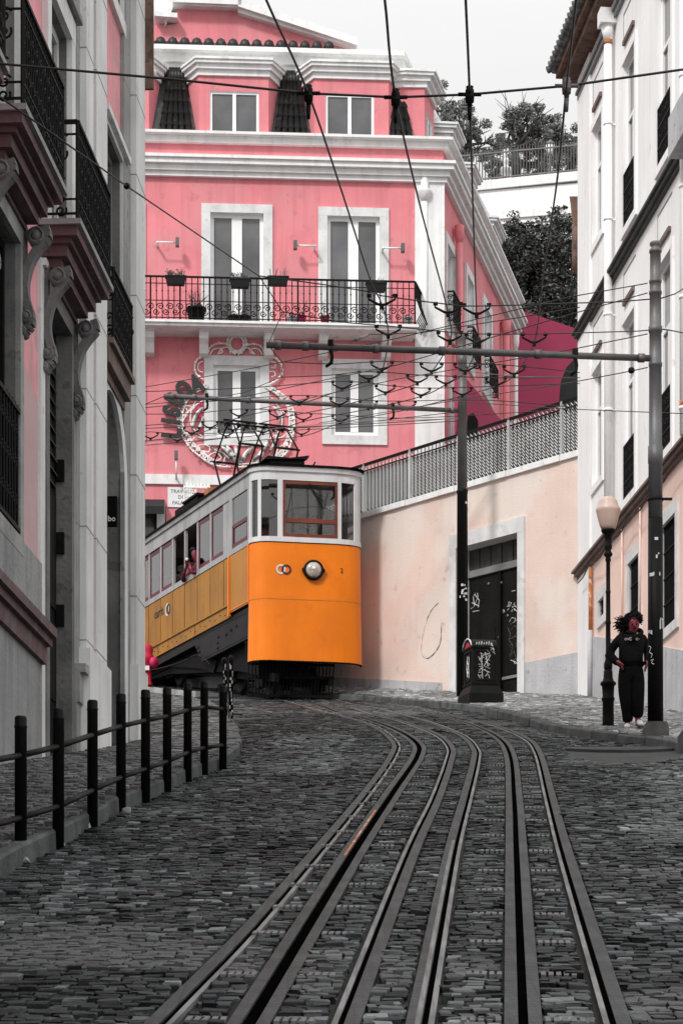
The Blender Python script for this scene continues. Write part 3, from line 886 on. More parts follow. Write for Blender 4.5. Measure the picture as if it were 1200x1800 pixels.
# doors, french windows, balconies by bay
for k in range(4):
    o = bay * k
    a0, a1 = d0 + o, d1 + o
    if k == 0:
        Lf.trim('door_surround', ib, a0, a1, 3, dz, .16, 0, .05, 'stonemid', False, .2)
        e = MB(); Lf.box(e, a0 - .36, a0 - .16, 0, .035, 3, dz + .25); Lf.box(e, a1 + .16, a1 + .4, 0, .035, 3, dz + .25); Lf.box(e, a0 - .3, a1 + .3, .0, .07, dz + .2, dz + .27)
        e.build('door_architrave', 'stone', ib)
        dd = MB(); Lf.box(dd, a0, a1, -.18, -.12, 3, dz)
        for s in range(2):
            x0 = a0 + .06 + s * (a1 - a0) / 2; x1 = x0 + (a1 - a0) / 2 - .12
            Lf.box(dd, x0, x1, -.12, -.105, 4.2, 5.0); Lf.box(dd, x0, x1, -.12, -.105, 5.15, 6.3)
        Lf.box(dd, (a0 + a1) / 2 - .03, (a0 + a1) / 2 + .03, -.12, -.09, 3, dz)
        door = dd.build('door', 'doordark', ib)
        lv = MB()
        for s in range(2):
            x0 = a0 + .08 + s * (a1 - a0) / 2; x1 = x0 + (a1 - a0) / 2 - .16
            for j in range(9):
                z = 6.45 + j * .14
                lv.obox(Lf.pt(x0, -.13, z), Lf.e * (x1 - x0), Lf.n * .045 - UP * .06, UP * .014)
        lv.build('louvre', 'doorgrey', door)
        for z in (5.0, 5.75, 6.5): hg = MB(); Lf.box(hg, a0 + .0, a0 + .05, -.11, -.03, z, z + .22); hg.build('hinge', 'iron', door)
        stp = MB(); Lf.box(stp, a0 - .05, a1 + .05, -.3, .25, 3, 3.42); stp.build('step', 'stonedark', ib)
    else:
        Lf.trim('window_surround', ib, a0, a1, 5.3, dz, .16, 0, .05, 'stonedark', True, .2)
        Lf.window(ib, a0, a1, 5.3, dz, -.16, 2, .08, 'panedark', 'doordark', None)
        gr = MB(); iron = [a0 + .06 + (a1 - a0 - .12) * j / 9 for j in range(10)]
        for a in iron: gr.tube([Lf.pt(a, .03, 5.3), Lf.pt(a, .03, 6.5)], .012, 4)
        for z in (5.35, 6.45): gr.bar(Lf.pt(a0, .03, z), Lf.pt(a1, .03, z), .04, .04)
        for a in iron[:-1]:
            for z in (5.6, 5.95, 6.25): gr.tube(spiral(Lf, a + .06, .03, z, .055, 1.3, 1, 0, 'a', 10), .009, 4)
        gr.build('window_grille', 'iron', ib)
    # frieze between door head and balcony
    fzb = MB()
    Lf.box(fzb, a0 - .3, a1 + .3, 0, .05, dz + .28, ZB - .34); Lf.box(fzb, a0 - .2, a1 + .2, .05, .08, dz + .33, dz + .37); Lf.box(fzb, a0 - .2, a1 + .2, .05, .08, ZB - .46, ZB - .42)
    fzb.build('frieze', 'stonered', ib)
    ca, cb = a0 - .38, a1 + .38
    bl = thing('balcony', None, None); bl.location = Lf.pt(ca, 0, ZB) - root_loc(ib); bl.parent = ib
    s_ = MB()
    for bb, za, zb in ((.42, -.055, 0), (.38, -.15, -.055), (.31, -.2, -.15), (.26, -.31, -.2), (.19, -.4, -.31)):
        Lf.box(s_, ca + (.42 - bb), cb - (.42 - bb), 0, bb, ZB + za, ZB + zb - .0015, 0 if za > -.06 else 1)
    s_.build('slab', ['stonedark', 'stonered'], bl)
    iron_rail(Lf, ca + .05, cb - .05, .38, ZB, ZB + .95, bl, True)
    console(Lf, ca + .14, ZB - .4, 1.0, .3, .13, bl); console(Lf, cb - .27, ZB - .4, 1.0, .3, .13, bl)
    Lf.trim('window_surround', ib, a0 + .05, a1 - .05, ZB, fz, .2, 0, .06, 'stone', False, .24)
    Lf.window(ib, a0 + .05, a1 - .05, ZB, fz, -.14, 2, .09, 'panedark', 'stone', fz - .7)
    hd = MB(); Lf.box(hd, a0 - .25, a1 + .25, 0, .12, fz + .27, fz + .33); Lf.box(hd, a0 - .2, a1 + .2, 0, .07, fz + .33, fz + .4); hd.build('window_hood', 'stonedark', ib)
    Lf.trim('window_surround', ib, a0 + .05, a1 - .05, ZB + 4.2, fz + 4.0, .2, 0, .06, 'stone', False, .24)
    Lf.window(ib, a0 + .05, a1 - .05, ZB + 4.2, fz + 4.0, -.14, 2, .09, 'panedark', 'stone')
# repainted patch, plinth and dado cap
pp = MB()
a0, a1 = Lf.a(73.5), Lf.a(40)
pp.prism([Lf.pt(a0 - .1, .001, 5.1), Lf.pt(a1 + .2, .001, 5.1), Lf.pt(a1 + .2, .001, Lf.z(40, 615)), Lf.pt(a0 - .1, .001, Lf.z(73, 745))], Lf.n * .004)
pp.build('repainted_patch', 'pinkpatch', ib)
pl = MB(); ZP = Lf.z(73, 1000)
dc = Lf.z(92, 1116, .1)
Lf.box(pl, d1 + .41, 34, 0, .05, -4, ZP, 0)
Lf.box(pl, d1 + .41, 34, 0, .2, dc - .09, dc, 1); Lf.box(pl, d1 + .41, 34, 0, .15, dc - .17, dc - .09, 1); Lf.box(pl, d1 + .41, 34, 0, .1, dc - .34, dc - .17, 1)
pl.build('plinth', ['plinthdark', 'stonered'], ib)
pl2 = MB(); z = Lf.z(140, 1165, .1)
Lf.box(pl2, p3 + .07, d0 - .17, 0, .16, z - .09, z); Lf.box(pl2, p3 + .07, d0 - .17, 0, .1, z - .4, z - .09); Lf.box(pl2, p3 + .07, d0 - .17, 0, .07, 3, z - .4)
pl2.build('plinth', 'stonedark', ib)
ev = MB()
ev.obox(Lf.pt(-.02, -.7, Lf.z(262, 222)), -Lf.e * .06, Lf.n * .92, UP * 3.6)
ev.build('eave_board', 'soffit', ib)
rf = MB(); Lf.box(rf, -.3, 34, -9.2, .5, TOP + .03, TOP + .25); rf.build('roof', 'tilegrey', ib)
# black shop sign standing out from the portal: white letters on black
ss = thing('hanging_sign', 'small black sign with white letters hung in the stone portal', 'sign', Lf.pt(po0 + .1, 0, Lf.z(194, 882)))
zs = Lf.z(194, 882, .1)
aS = Lf.a(199, .06)
m_ = MB(); Lf.box(m_, aS - .03, aS + .03, -.02, .11, zs - .17, zs + .17); m_.build('sign_panel', 'black', ss)
tm = text_mesh('bo', .085, .003, .002)
m_ = MB(); m_.mesh(tm, basis(Lf.pt(aS + .034, .05, zs - .09), Lf.n, UP)); m_.build('lettering', 'sign', ss)
m_ = MB(); m_.tube([Lf.pt(aS, -.3, zs + .1), Lf.pt(aS, -.02, zs + .1)], .012, 6); m_.build('bracket', 'iron', ss)
sc_ = thing('security_camera', 'white dome camera under the brown eave of the weathered building', 'camera', P(268, 120, 30.15))
c = P(268, 128, 30.2)
m_ = MB(); m_.lathe([(.0, -.06), (.035, -.05), (.05, -.015), (.055, .01), (.045, .03)], c, 14); m_.lathe([(.03, .03), (.03, .09)], c, 10); m_.build('dome', 'winwhite', sc_)
m_ = MB(); m_.tube([c + V((0, 0, .09)), c + V((0, 0, .12)), c + V((-.25, .0, .12))], .014, 6); m_.build('bracket', 'winwhite', sc_)

# ------------------------------------------------------------------ the white building on the lamp side
Rf = Frame((4.717, 48.4), (.084, -1), (-1, -.084))
wb = thing('townhouse', 'tall white townhouse with pink ground floor, drainpipes and barred windows', 'building', (4.717, 48.4, 8))
ZS1 = Rf.z(1096, 901, .12); ZS2 = Rf.z(1074, 473, .12); ZE = Rf.z(1029, 100)
RT_ = ZE + .02
colw = [(1050.5, .95), (1106, 1.05), (1168, 1.1)]
cols = [(Rf.a(x), w_) for x, w_ in colw]
step = cols[2][0] - cols[1][0]
cols += [(cols[2][0] + step * k, 1.1) for k in (1, 2)]
zu0, zu1 = Rf.z(1100, 397), Rf.z(1100, 107)
zm0, zm1 = Rf.z(1112, 862), Rf.z(1107, 555)
holes = []
for i, (a, w_) in enumerate(cols):
    bu = Rf.z(1053, 412) if i == 0 else zu0; bm = Rf.z(1058, 835) if i == 0 else zm0
    holes += [(a - w_ / 2, a + w_ / 2, bu, zu1), (a - w_ / 2, a + w_ / 2, bm, zm1)]
gz0 = Rf.z(1112, 1000); 
gw = [(Rf.a(1058.5), .55, 9.28, 9.62), (Rf.a(1115), .95, 8.45, 9.7), (Rf.a(1176), 1.1, Rf.z(1176, 1100), 9.7)]
gw += [(a, 1.1, 6.6, 9.2) for a, w_ in cols[3:]]
holes += [(a - w_ / 2, a + w_ / 2, z0, z1) for a, w_, z0, z1 in gw]
RW = 16.0
holes = [h for h in holes if h[1] < RW - .3]
mb = MB()
Rf.wall(mb, 0, RW, ZS1, RT_, [h for h in holes if h[2] > ZS1], .22, 0, 0, 0)
Rf.wall(mb, 0, RW, -4, ZS1, [h for h in holes if h[3] < ZS1], .25, 0, 1, 2)
c = [Rf.pt(0, 0, -4), Rf.pt(0, -9, -4), Rf.pt(RW, -9, -4), Rf.pt(RW, 0, -4)]
for i, j in ((0, 1), (1, 2), (2, 3)):
    mb.quad(c[i], c[j], c[j] + UP * (RT_ + 4), c[i] + UP * (RT_ + 4), 0)
mb.quad(*[p + UP * (RT_ + 4) for p in c][::-1], 0)
mb.build('wall', ['white', 'salmon', 'dado'], wb)
for i, (a, w_) in enumerate(cols):
    bu = Rf.z(1053, 412) if i == 0 else zu0; bm = Rf.z(1058, 835) if i == 0 else zm0
    for z0, z1 in ((bu, zu1), (bm, zm1)):
        Rf.trim('window_surround', wb, a - w_ / 2, a + w_ / 2, z0, z1, .14, 0, .035, 'white', True)
        Rf.window(wb, a - w_ / 2, a + w_ / 2, z0, z1, -.13, 2, .07, 'pane', 'winwhite', z0 + (z1 - z0) * .66)
        if i > 0:
            pn = MB(); zt = z0 + 1.0
            Rf.box(pn, a - w_ / 2, a + w_ / 2, -.045, -.02, z0, zt)
            for j in range(11):
                aa = a - w_ / 2 + w_ * j / 10; pn.tube([Rf.pt(aa, .0, z0), Rf.pt(aa, .0, zt)], .014, 4, 1)
            for zz in (z0 + .05, z0 + .3, z0 + .65, zt - .03): pn.bar(Rf.pt(a - w_ / 2, .0, zz), Rf.pt(a + w_ / 2, .0, zz), .03, .03, 1)
            for j in range(6):
                for zz in (z0 + .18, z0 + .48, z0 + .82): pn.tube(spiral(Rf, a - w_ / 2 + w_ * (j + .5) / 6, .0, zz, .07, 1.3, 1, j, 'a', 10), .012, 4, 1)
            pn.build('balcony_panel', ['tileblue', 'iron'], wb)
        # sunk field and brown drip bar over each window
        fl = MB(); zb = z1 + .38
        Rf.box(fl, a - w_ * .42, a + w_ * .42, .0, .05, zb - .06, zb + .02)
        fl.build('drip_bar', 'brown', wb)
        fl = MB(); Rf.box(fl, a - w_ * .5, a + w_ * .5, .0, .006, zb + .52, zb + .56); Rf.box(fl, a - w_ * .52, a - w_ * .5, 0, .006, zb + .1, zb + .56)
        fl.build('sunk_field', 'greybar', wb)
for a, w_, z0, z1 in gw:
    Rf.trim('window_surround', wb, a - w_ / 2, a + w_ / 2, z0, z1, .16, 0, .04, 'marble', True, .22)
    Rf.window(wb, a - w_ / 2, a + w_ / 2, z0, z1, -.2, 1, .05, 'panedark', 'doordark')
    gr = MB(); n = max(4, int(w_ / .1))
    for j in range(n + 1): gr.tube([Rf.pt(a - w_ / 2 + w_ * j / n, -.04, z0), Rf.pt(a - w_ / 2 + w_ * j / n, -.04, z1)], .013, 4)
    nz_ = max(2, int((z1 - z0) / .35))
    for j in range(nz_ + 1):
        zz = z0 + (z1 - z0) * j / nz_; gr.bar(Rf.pt(a - w_ / 2, -.03, zz), Rf.pt(a + w_ / 2, -.03, zz), .03, .02)
    for j in range(n):
        gr.tube(spiral(Rf, a - w_ / 2 + w_ * (j + .5) / n, -.035, z1 - .12, .045, 1.2, 1, 0, 'a', 9), .008, 4)
    gr.build('window_bars', 'iron', wb)
for z, nm in ((ZS1, 'string_course'), (ZS2, 'string_course')):
    s_ = MB()
    Rf.box(s_, -.08, RW, 0, .17, z, z + .045); Rf.box(s_, -.05, RW, 0, .12, z - .07, z); Rf.box(s_, -.03, RW, 0, .06, z - .13, z - .07)
    s_.build(nm, 'brown' if z == ZS1 else 'doorgrey', wb)
fr_ = MB(); z = Rf.z(1058, 63, .05)
Rf.box(fr_, -.02, RW, 0, .10, z - .06, z); Rf.box(fr_, -.02, RW, 0, .06, z - .16, z - .06); Rf.box(fr_, -.02, RW, 0, .12, z + .3, z + .36)
fr_.build('frieze', 'greybar', wb)
e = MB()
Rf.box(e, -.35, RW, 0, .30, ZE - .16, ZE - .02, 0); Rf.box(e, -.4, RW, 0, .42, ZE - .02, ZE + .1, 0)
e.build('eave', ['soffit'], wb)
e = MB()
e.prism([Rf.pt(-.45, .48, ZE + .1), Rf.pt(-.45, .55, ZE + .2), Rf.pt(-.45, -4.5, ZE + 2.6), Rf.pt(-.45, -9.5, ZE + .1)], Rf.e * (RW + .9))
for i in range(int(RW / .24) + 3):
    a = -.45 + i * .24; e.tube([Rf.pt(a, .58, ZE + .17), Rf.pt(a, -4.5, ZE + 2.62)], .075, 8)
e.build('roof', 'tilegrey', wb)
cp = MB(); Rf.box(cp, -.02, Rf.a(1034, .06), 0.001, .05, 7, RT_ - .2); cp.build('corner_pilaster', 'white', wb)
# grey plinth that follows the hill
pl = MB()
A = [0, 5, 10, RW]
q0 = [Rf.pt(a, .03, gz(48.4 - a) + .12 + (1.28 - .03 * a)) for a in A]
for i in range(3):
    a_, b_ = Rf.pt(A[i], 0, gz(48.4 - A[i]) - 1), Rf.pt(A[i + 1], 0, gz(48.4 - A[i + 1]) - 1)
    ta, tb = q0[i], q0[i + 1]
    pl.prism([Rf.pt(A[i], 0, a_.z), Rf.pt(A[i + 1], 0, b_.z), Rf.pt(A[i + 1], 0, tb.z), Rf.pt(A[i], 0, ta.z)], Rf.n * .03)
pl.build('plinth', 'dado', wb)
def drain(x, z0, z1, r, ms, funnel=True, name='drainpipe'):
    a = Rf.a(x, .12); mb = MB()
    mb.tube([Rf.pt(a, .13, z0), Rf.pt(a, .13, z1)], r, 12)
    z = z0 + .4
    while z < z1:
        mb.lathe([(r + .012, 0), (r + .012, .05)], Rf.pt(a, .13, z), 12); Rf.box(mb, a - .02, a + .02, 0, .13, z, z + .03); z += 1.75
    if funnel:
        Rf.box(mb, a - .16, a + .16, 0, .3, z1 + .15, z1 + .42); mb.lathe([(r, -.12), (r + .05, .15)], Rf.pt(a, .14, z1), 12)
    d = mb.build(name, ms, wb)
    ru = MB()
    for zz in (z1 - .2, z0 + .45): ru.lathe([(r + .006, 0), (r + .006, .09)], Rf.pt(a, .13, zz), 12)
    ru.build('rust_ring', 'rust', d)
drain(1069, ZS1 + .05, Rf.z(1067, 62, .13), .075, 'white')
drain(1203, ZS1 + .05, ZE - .8, .075, 'white')
mb = MB(); a = Rf.a(1037, .06); mb.tube([Rf.pt(a, .06, Rf.z(1037, 1117)), Rf.pt(a, .06, ZS1 - .2)], .04, 8); mb.build('rusty_pipe', 'rust', wb)
mb = MB(); mb.tube([Rf.pt(a, .07, Rf.z(1037, 1232)), Rf.pt(a, .07, Rf.z(1037, 1114))], .05, 8); mb.build('lower_pipe', 'dado', wb)
for x in (1092, 1124):
    mb = MB(); a = Rf.a(x, .04); mb.tube([Rf.pt(a, .04, 8.6), Rf.pt(a, .04, ZS1 - .15)], .018, 6); mb.build('thin_pipe', 'salmon', wb)
cbl = MB()
cbl.tube(cr([Rf.pt(a, .16, ZS1 - .22 - .12 * abs(math.sin(a * 1.7))) for a in [i * .6 for i in range(1, 18)]], .15), .012, 5)
cbl.build('slung_cable', 'wire', wb)
ac = MB(); a0 = Rf.a(1181, .35); Rf.box(ac, a0, a0 + 1.6, .02, .42, Rf.z(1183, 276, .35), Rf.z(1183, 205, .35)); ac.build('grey_box', 'dado', wb)
bk = MB(); bk.tube([P(1010, 395, 52), P(1010, 480, 52)], .07, 8); bk.add([P(1000, 345, 52), P(1018, 345, 52), P(1018, 395, 52), P(1006, 395, 52)] + [P(1000, 345, 52.4), P(1018, 345, 52.4), P(1018, 395, 52.4), P(1006, 395, 52.4)], [(0, 1, 2, 3), (7, 6, 5, 4), (0, 4, 5, 1), (1, 5, 6, 2), (2, 6, 7, 3), (3, 7, 4, 0)])
bk.build('rear_hopper', 'soffit', wb)
# ------------------------------------------------------------------ the pink dormered house
Hf = Frame((2.566, 62), (-1, -.065), (.065, -1))
Sf = Frame((2.566, 62), (.22, 1), (1, -.22))
hs_ = thing('dormered_house', 'bright pink corner house with white cornices, dormers and a long iron balcony', 'building', (2.566, 62, 10.8))
def hp(x, y, b=0.0): return Hf.pt(Hf.a(x, b), b, Hf.z(x, y, b))
HW = 9.7; HD = 12.6                                   # widths of the two faces
zs = Hf.z(500, 566, .95)                              # balcony floor
zc0, zc1 = Hf.z(500, 300, .3), Hf.z(500, 278, .3)     # main cornice
zl0, zl1 = Hf.z(500, 249, .25), Hf.z(500, 236, .25)   # ledge under the dormers
zt0, zt1 = Hf.z(480, 106), Hf.z(480, 74)              # top cornice
fw = [(Hf.a(463), Hf.a(370), zs, Hf.z(416, 375)), (Hf.a(667), Hf.a(575), zs, Hf.z(620, 381)), (Hf.a(240), Hf.a(240) + 1.35, zs, Hf.z(620, 381))]
lw = [(Hf.a(457), Hf.a(375), Hf.z(416, 768), Hf.z(416, 643)), (Hf.a(664), Hf.a(582), Hf.z(622, 766), Hf.z(622, 649)), (Hf.a(240), Hf.a(240) + 1.35, Hf.z(622, 766), Hf.z(622, 649))]
gwn = (Hf.a(276), Hf.a(276) + 1.3, Hf.z(270, 946), Hf.z(270, 896))
mb = MB()
Hf.wall(mb, 0, HW, 5, zl0, fw + lw + [gwn], .22, 0, 0, 1)
sx = lambda x0, x1, y0, y1: (Sf.a(x0), Sf.a(x1), Sf.z((x0 + x1) / 2, y1), Sf.z((x0 + x1) / 2, y0))
sw = [sx(783, 796, 440, 582), sx(818, 829, 492, 640), sx(848, 860, 546, 690)]
swl = [sx(790, 801, 690, 800), (Sf.a(823), Sf.a(836), 12, Sf.z(830, 726))]
Sf.wall(mb, 0, HD, 5, zl0, sw + swl, .2, 0, 0, 1)
c = [Hf.pt(HW, 0, 5), Hf.pt(HW, 0, 5) + Sf.e * HD, Sf.pt(HD, 0, 5)]
mb.quad(c[1], c[0], c[0] + UP * (zl0 - 5), c[1] + UP * (zl0 - 5)); mb.quad(c[2], c[1], c[1] + UP * (zl0 - 5), c[2] + UP * (zl0 - 5))
mb.build('wall', ['pink', 'winwhite'], hs_)
def corner_course(name, m, prof, a_h=HW, a_s=HD):
    """moulding that runs along the front, turns the corner and runs along the side; prof = [(proud, z0, z1)]"""
    mb = MB()
    for b, z0, z1 in prof:
        pf = [Hf.pt(a_h, b, 0), None, Sf.pt(a_s, b, 0)]
        # corner where the two offset lines meet
        A, d1_ = Hf.pt(0, b, 0), Hf.e; B, d2_ = Sf.pt(0, b, 0), Sf.e
        det = d1_.x * -d2_.y + d2_.x * d1_.y
        w_ = B - A; t = (w_.x * -d2_.y + d2_.x * w_.y) / det
        pf[1] = A + d1_ * t
        inner = [Sf.pt(a_s, -.02, 0), Hf.pt(0, -.02, 0) , Hf.pt(a_h, -.02, 0)]
        mb.prism([p + UP * z0 for p in (pf[0], pf[1], inner[1], inner[2])], UP * (z1 - z0 - .002))
        mb.prism([p + UP * z0 for p in (pf[1], pf[2], inner[0], inner[1])], UP * (z1 - z0 - .002))
    return mb.build(name, m, hs_)
corner_course('cornice', 'whitetrim', [(.12, zc0 - .12, zc0), (.2, zc0, zc0 + .14), (.32, zc0 + .14, zc1 - .05), (.38, zc1 - .05, zc1 + .03)])
corner_course('upper_ledge', 'whitetrim', [(.15, zl0 - .02, zl0 + .14), (.25, zl0 + .14, zl1 - .04), (.3, zl1 - .04, zl1 + .03)])
# mansard: dark tiles between dormers, white top cornice
ins = 1.05
mz = MB()
zb = zl1 - .02
p = [Hf.pt(HW, -.1, zb), Hf.pt(.72, -.12, zb), Sf.pt(HD, -.1, zb)]
q = [Hf.pt(HW, -.75, zt0), Hf.pt(ins, -.75, zt0), Sf.pt(HD, -.95, zt0)]
mz.quad(p[0], p[1], q[1], q[0], 0); mz.quad(p[1], p[2], q[2], q[1], 0)
mz.quad(q[0], q[1], q[2], Hf.pt(HW, -10, zt0), 0)
mz.build('mansard', 'tile', hs_)
def tiles(fr, a0, a1, n, b0, b1, z0, z1, t0=None, t1=None, fan=.75):
    tl = MB()
    for i in range(n):
        f = (i + .5) / n
        lo = a0 + (a1 - a0) * f
        mid = (a0 + a1) / 2
        hi = (t0 + (t1 - t0) * f) if t0 is not None else mid + (lo - mid) * fan
        r = abs(a1 - a0) / n * .56
        pts = []; rr = []
        for k in range(6):
            t = k / 6
            for tt, g_ in ((t, 1.18), (t + 1 / 6.2, .86)):
                pts.append(fr.pt(lo + (hi - lo) * tt, b0 + (b1 - b0) * tt + (g_ - 1) * .12, z0 + (z1 - z0) * tt)); rr.append(r * g_ * (1 - .3 * tt))
        tl.tube(pts, rr, 9)
    tl.build('tile_strip', 'tile', hs_)
top = zt0 + .05
tiles(Hf, Hf.a(338, -.1), Hf.a(279, -.1), 5, -.08, -.62, zb, zt0, Hf.a(322, -.6), Hf.a(298, -.6))
tiles(Hf, Hf.a(541, -.1), Hf.a(481, -.1), 5, -.08, -.62, zb, zt0, Hf.a(524, -.6), Hf.a(500, -.6))
tiles(Hf, Hf.a(727, -.1), Hf.a(684, -.1), 4, -.05, -.62, zb, zt0, Hf.a(701, -.6), Hf.a(688, -.6))
tc_ = MB()
for bo, z0, z1 in ((-.62, zt0 - .05, zt0 + .12), (-.5, zt0 + .12, zt0 + .38), (-.35, zt0 + .38, zt1 - .12), (-.28, zt1 - .12, zt1)):
    pts = [Hf.pt(HW, bo, z0), Hf.pt(ins - .1, bo, z0), Sf.pt(HD, bo - .35, z0), Sf.pt(HD, -3, z0), Hf.pt(HW, -3, z0)]
    tc_.prism(pts, UP * (z1 - z0 - .002))
tc_.build('top_cornice', 'whitetrim', hs_)
rt = MB()
A0, A1 = Hf.a(575, -1.2), Hf.a(262, -1.2)
for i in range(16):
    a = A0 + (A1 - A0) * i / 15
    rt.tube([Hf.pt(a, -.45, zt1 + .13), Hf.pt(a, -2.6, zt1 + .42)], .13, 8)
rt.tube([Hf.pt(A0 - .3, -.7, zt1 + .1), Hf.pt(A1, -.7, zt1 + .16)], .1, 8)
rt.prism([Hf.pt(A0 - .5, -.55, zt1), Hf.pt(A1 + 1, -.55, zt1), Hf.pt(A1 + 1, -3, zt1 + .3), Hf.pt(A0 - .5, -3, zt1 + .3)], UP * .05)
rt.build('ridge_tiles', 'tile', hs_)
# rooftop storey with the sloped white coping
gb = MB(); bg = -3.0
g = [hp(250, 62, bg), hp(625, 92, bg), hp(625, 76, bg), hp(425, 20, bg), hp(310, 16, bg), hp(312, 42, bg), hp(290, 44, bg), hp(250, 44, bg)]
gb.prism([p_ - UP * (0 if i > 1 else .6) for i, p_ in enumerate(g)], -Hf.n * 3)
gb.build('rooftop_wall', 'pink', hs_)
gc = MB()
def coping(x0, y0, x1, y1, th=.16, pr=.35, b=bg):
    a, b_ = hp(x0, y0, b), hp(x1, y1, b)
    gc.prism([a + Hf.n * pr, b_ + Hf.n * pr, b_ + Hf.n * pr - UP * th, a + Hf.n * pr - UP * th], -Hf.n * 3.3)
coping(304, 3, 424, 8); coping(304, 9, 424, 14, .1, .25); coping(418, 8, 626, 76, .2); coping(418, 18, 626, 82, .14, .2)
coping(272, 30, 312, 33, .12); coping(305, 5, 290, 40, .14, .1)
gc.build('coping', 'whitetrim', hs_)
tk = MB(); tk.lathe([(.3, 0), (.33, .3), (.28, .5), (.15, .62), (.02, .66)], hp(283, 42, -3.6), 16); tk.build('roof_tank', 'whitetrim', hs_)
ch = MB(); Hf.box(ch, Hf.a(737, -3), Hf.a(716, -3), -3.4, -2.9, zt1 - .5, Hf.z(726, 139, -3), 0); Hf.box(ch, Hf.a(741, -3), Hf.a(712, -3), -3.5, -2.8, Hf.z(726, 139, -3), Hf.z(726, 133, -3), 1)
for x in (719, 727, 735): Hf.box(ch, Hf.a(x, -2.88) - .02, Hf.a(x, -2.88) + .02, -2.9, -2.85, Hf.z(726, 139, -3) - .2, Hf.z(726, 139, -3) - .02, 2)
ch.build('chimney', ['pink', 'whitetrim', 'black'], hs_)

def dormer(fr, a0, a1, cham, b0, z0, z1, win, mould, nm='dormer'):
    d = thing(nm, None, None); d.location = fr.pt((a0 + a1) / 2, b0, z0) - root_loc(hs_); d.parent = hs_
    mb = MB()
    w0, w1 = (win[0], win[1]) if win else (a0, a1)
    fr.wall(mb, a0, a1, z0, z1, [(w0, w1, win[2], win[3])] if win else [], .12, b0, 0, 1)
    for s, a in ((-1, a0), (1, a1)):
        A, B = fr.pt(a, b0, z0), fr.pt(a + s * cham, b0 - .55, z0)
        C = fr.pt(a + s * cham, b0 - 1.6, z0)
        for p_, q_ in ((A, B), (B, C)):
            mb.quad(p_, q_, q_ + UP * (z1 - z0), p_ + UP * (z1 - z0), 0)
    mb.quad(fr.pt(a0 - cham, b0 - 1.6, z1), fr.pt(a1 + cham, b0 - 1.6, z1), fr.pt(a1, b0, z1), fr.pt(a0, b0, z1), 0)
    mb.build('dormer_wall', ['pink', 'winwhite'], d)
    ml = MB()
    for o, za, zb_ in mould:
        pts = [fr.pt(a0 - cham - o * .8, b0 - 1.6, za), fr.pt(a0 - cham - o * .8, b0 - .55 + o * .5, za), fr.pt(a0 - o * .4, b0 + o, za), fr.pt(a1 + o * .4, b0 + o, za), fr.pt(a1 + cham + o * .8, b0 - .55 + o * .5, za), fr.pt(a1 + cham + o * .8, b0 - 1.6, za)]
        ml.prism(pts, UP * (zb_ - za - .002))
    ml.build('moulding', 'whitetrim', d)
    if win: fr.window(d, w0, w1, win[2], win[3], b0 - .1, 2, .06, 'pane', 'winwhite', None, 'window', False)
    return d
zm = Hf.z(400, 124)
ML = [(.06, zm - .14, zm), (.14, zm, zm + .12), (.22, zm + .12, zm + .2), (.26, zm + .2, zm + .26)]
dormer(Hf, Hf.a(472), Hf.a(350), .26, -.02, zl1 - .01, zm, (Hf.a(455), Hf.a(369), zl1 + .0, Hf.z(412, 160)), ML)
dormer(Hf, Hf.a(683), Hf.a(553), .26, -.02, zl1 - .01, zm, (Hf.a(657), Hf.a(572), zl1 + .0, Hf.z(614, 165)), ML)
dormer(Hf, Hf.a(262), Hf.a(150), .26, -.02, zl1 - .01, zm, None, ML)
for x0, x1 in ((748, 765), (786, 798), (817, 828), (858, 872)):
    a0, a1 = (.14, 1.5) if x0 == 748 else (Sf.a(x0, -.5), Sf.a(x1, -.5))
    a1 = max(a1, a0 + 1.1)
    w_ = (a0 + .25, a1 - .25, zl1 + .02, zm - .7)
    dormer(Sf, a0, a1, .12, -.5, zl1 - .01, zm - .05, w_, [(o * 1.2, z0 - .05, z1 - .05) for o, z0, z1 in ML])
# corner pilasters and capital
pl = MB(); Hf.box(pl, -.0, Hf.a(729, .05), 0.001, .06, 5, zc0 - .12); Sf.box(pl, -.06, Sf.a(781, .05), 0.001, .05, 5, zc0 - .12)
pl.build('corner_pilaster', 'whitetrim', hs_)
cap = MB(); x = 746; b = .12
cap.lathe([(.0, 0), (.06, .05), (.075, .35), (.075, 3.6)], Hf.pt(Hf.a(x, b), .07, zs), 14)
zc = Hf.z(746, 345, b)
cap.lathe([(.08, -.12), (.16, .05), (.18, .12), (.18, .16), (.10, .18), (.11, .45), (.07, .6), (.0, .66)], Hf.pt(Hf.a(x, b), .07, zc), 16)
cap.build('corner_column', 'whitetrim', hs_)
# windows on the front
for a0, a1, z0, z1 in fw:
    Hf.trim('window_surround', hs_, a0, a1, z0, z1, .23, 0, .05, 'marble', False, .22)
    Hf.window(hs_, a0, a1, z0, z1, -.16, 2, .09, 'pane', 'winwhite', None, cw=.26)
for i, (a0, a1, z0, z1) in enumerate(lw):
    Hf.trim('window_surround', hs_, a0, a1, z0, z1, .23, 0, .05, 'marble', True, .24)
    Hf.window(hs_, a0, a1, z0, z1, -.14, 2, .11, 'pane', 'winwhite', None, cw=.2)
Hf.trim('window_surround', hs_, *gwn, .2, 0, .05, 'marble', True)
Hf.window(hs_, *gwn, -.15, 2, .07, 'panedark', 'doordark')
for i, (a0, a1, z0, z1) in enumerate(sw + swl):
    Sf.trim('window_surround', hs_, a0, a1, z0, z1, .22, 0, .06, 'marble', i != 4, .24)
    Sf.window(hs_, a0, a1, z0, z1, -.14, 2, .08, 'pane' if i < 4 else 'black', 'winwhite' if i < 4 else 'doordark')
    if i < 3: iron_rail(Sf, min(a0, a1) - .1, max(a0, a1) + .1, .22, z0, z0 + .8, hs_, True, dens=.13, name='window_railing')
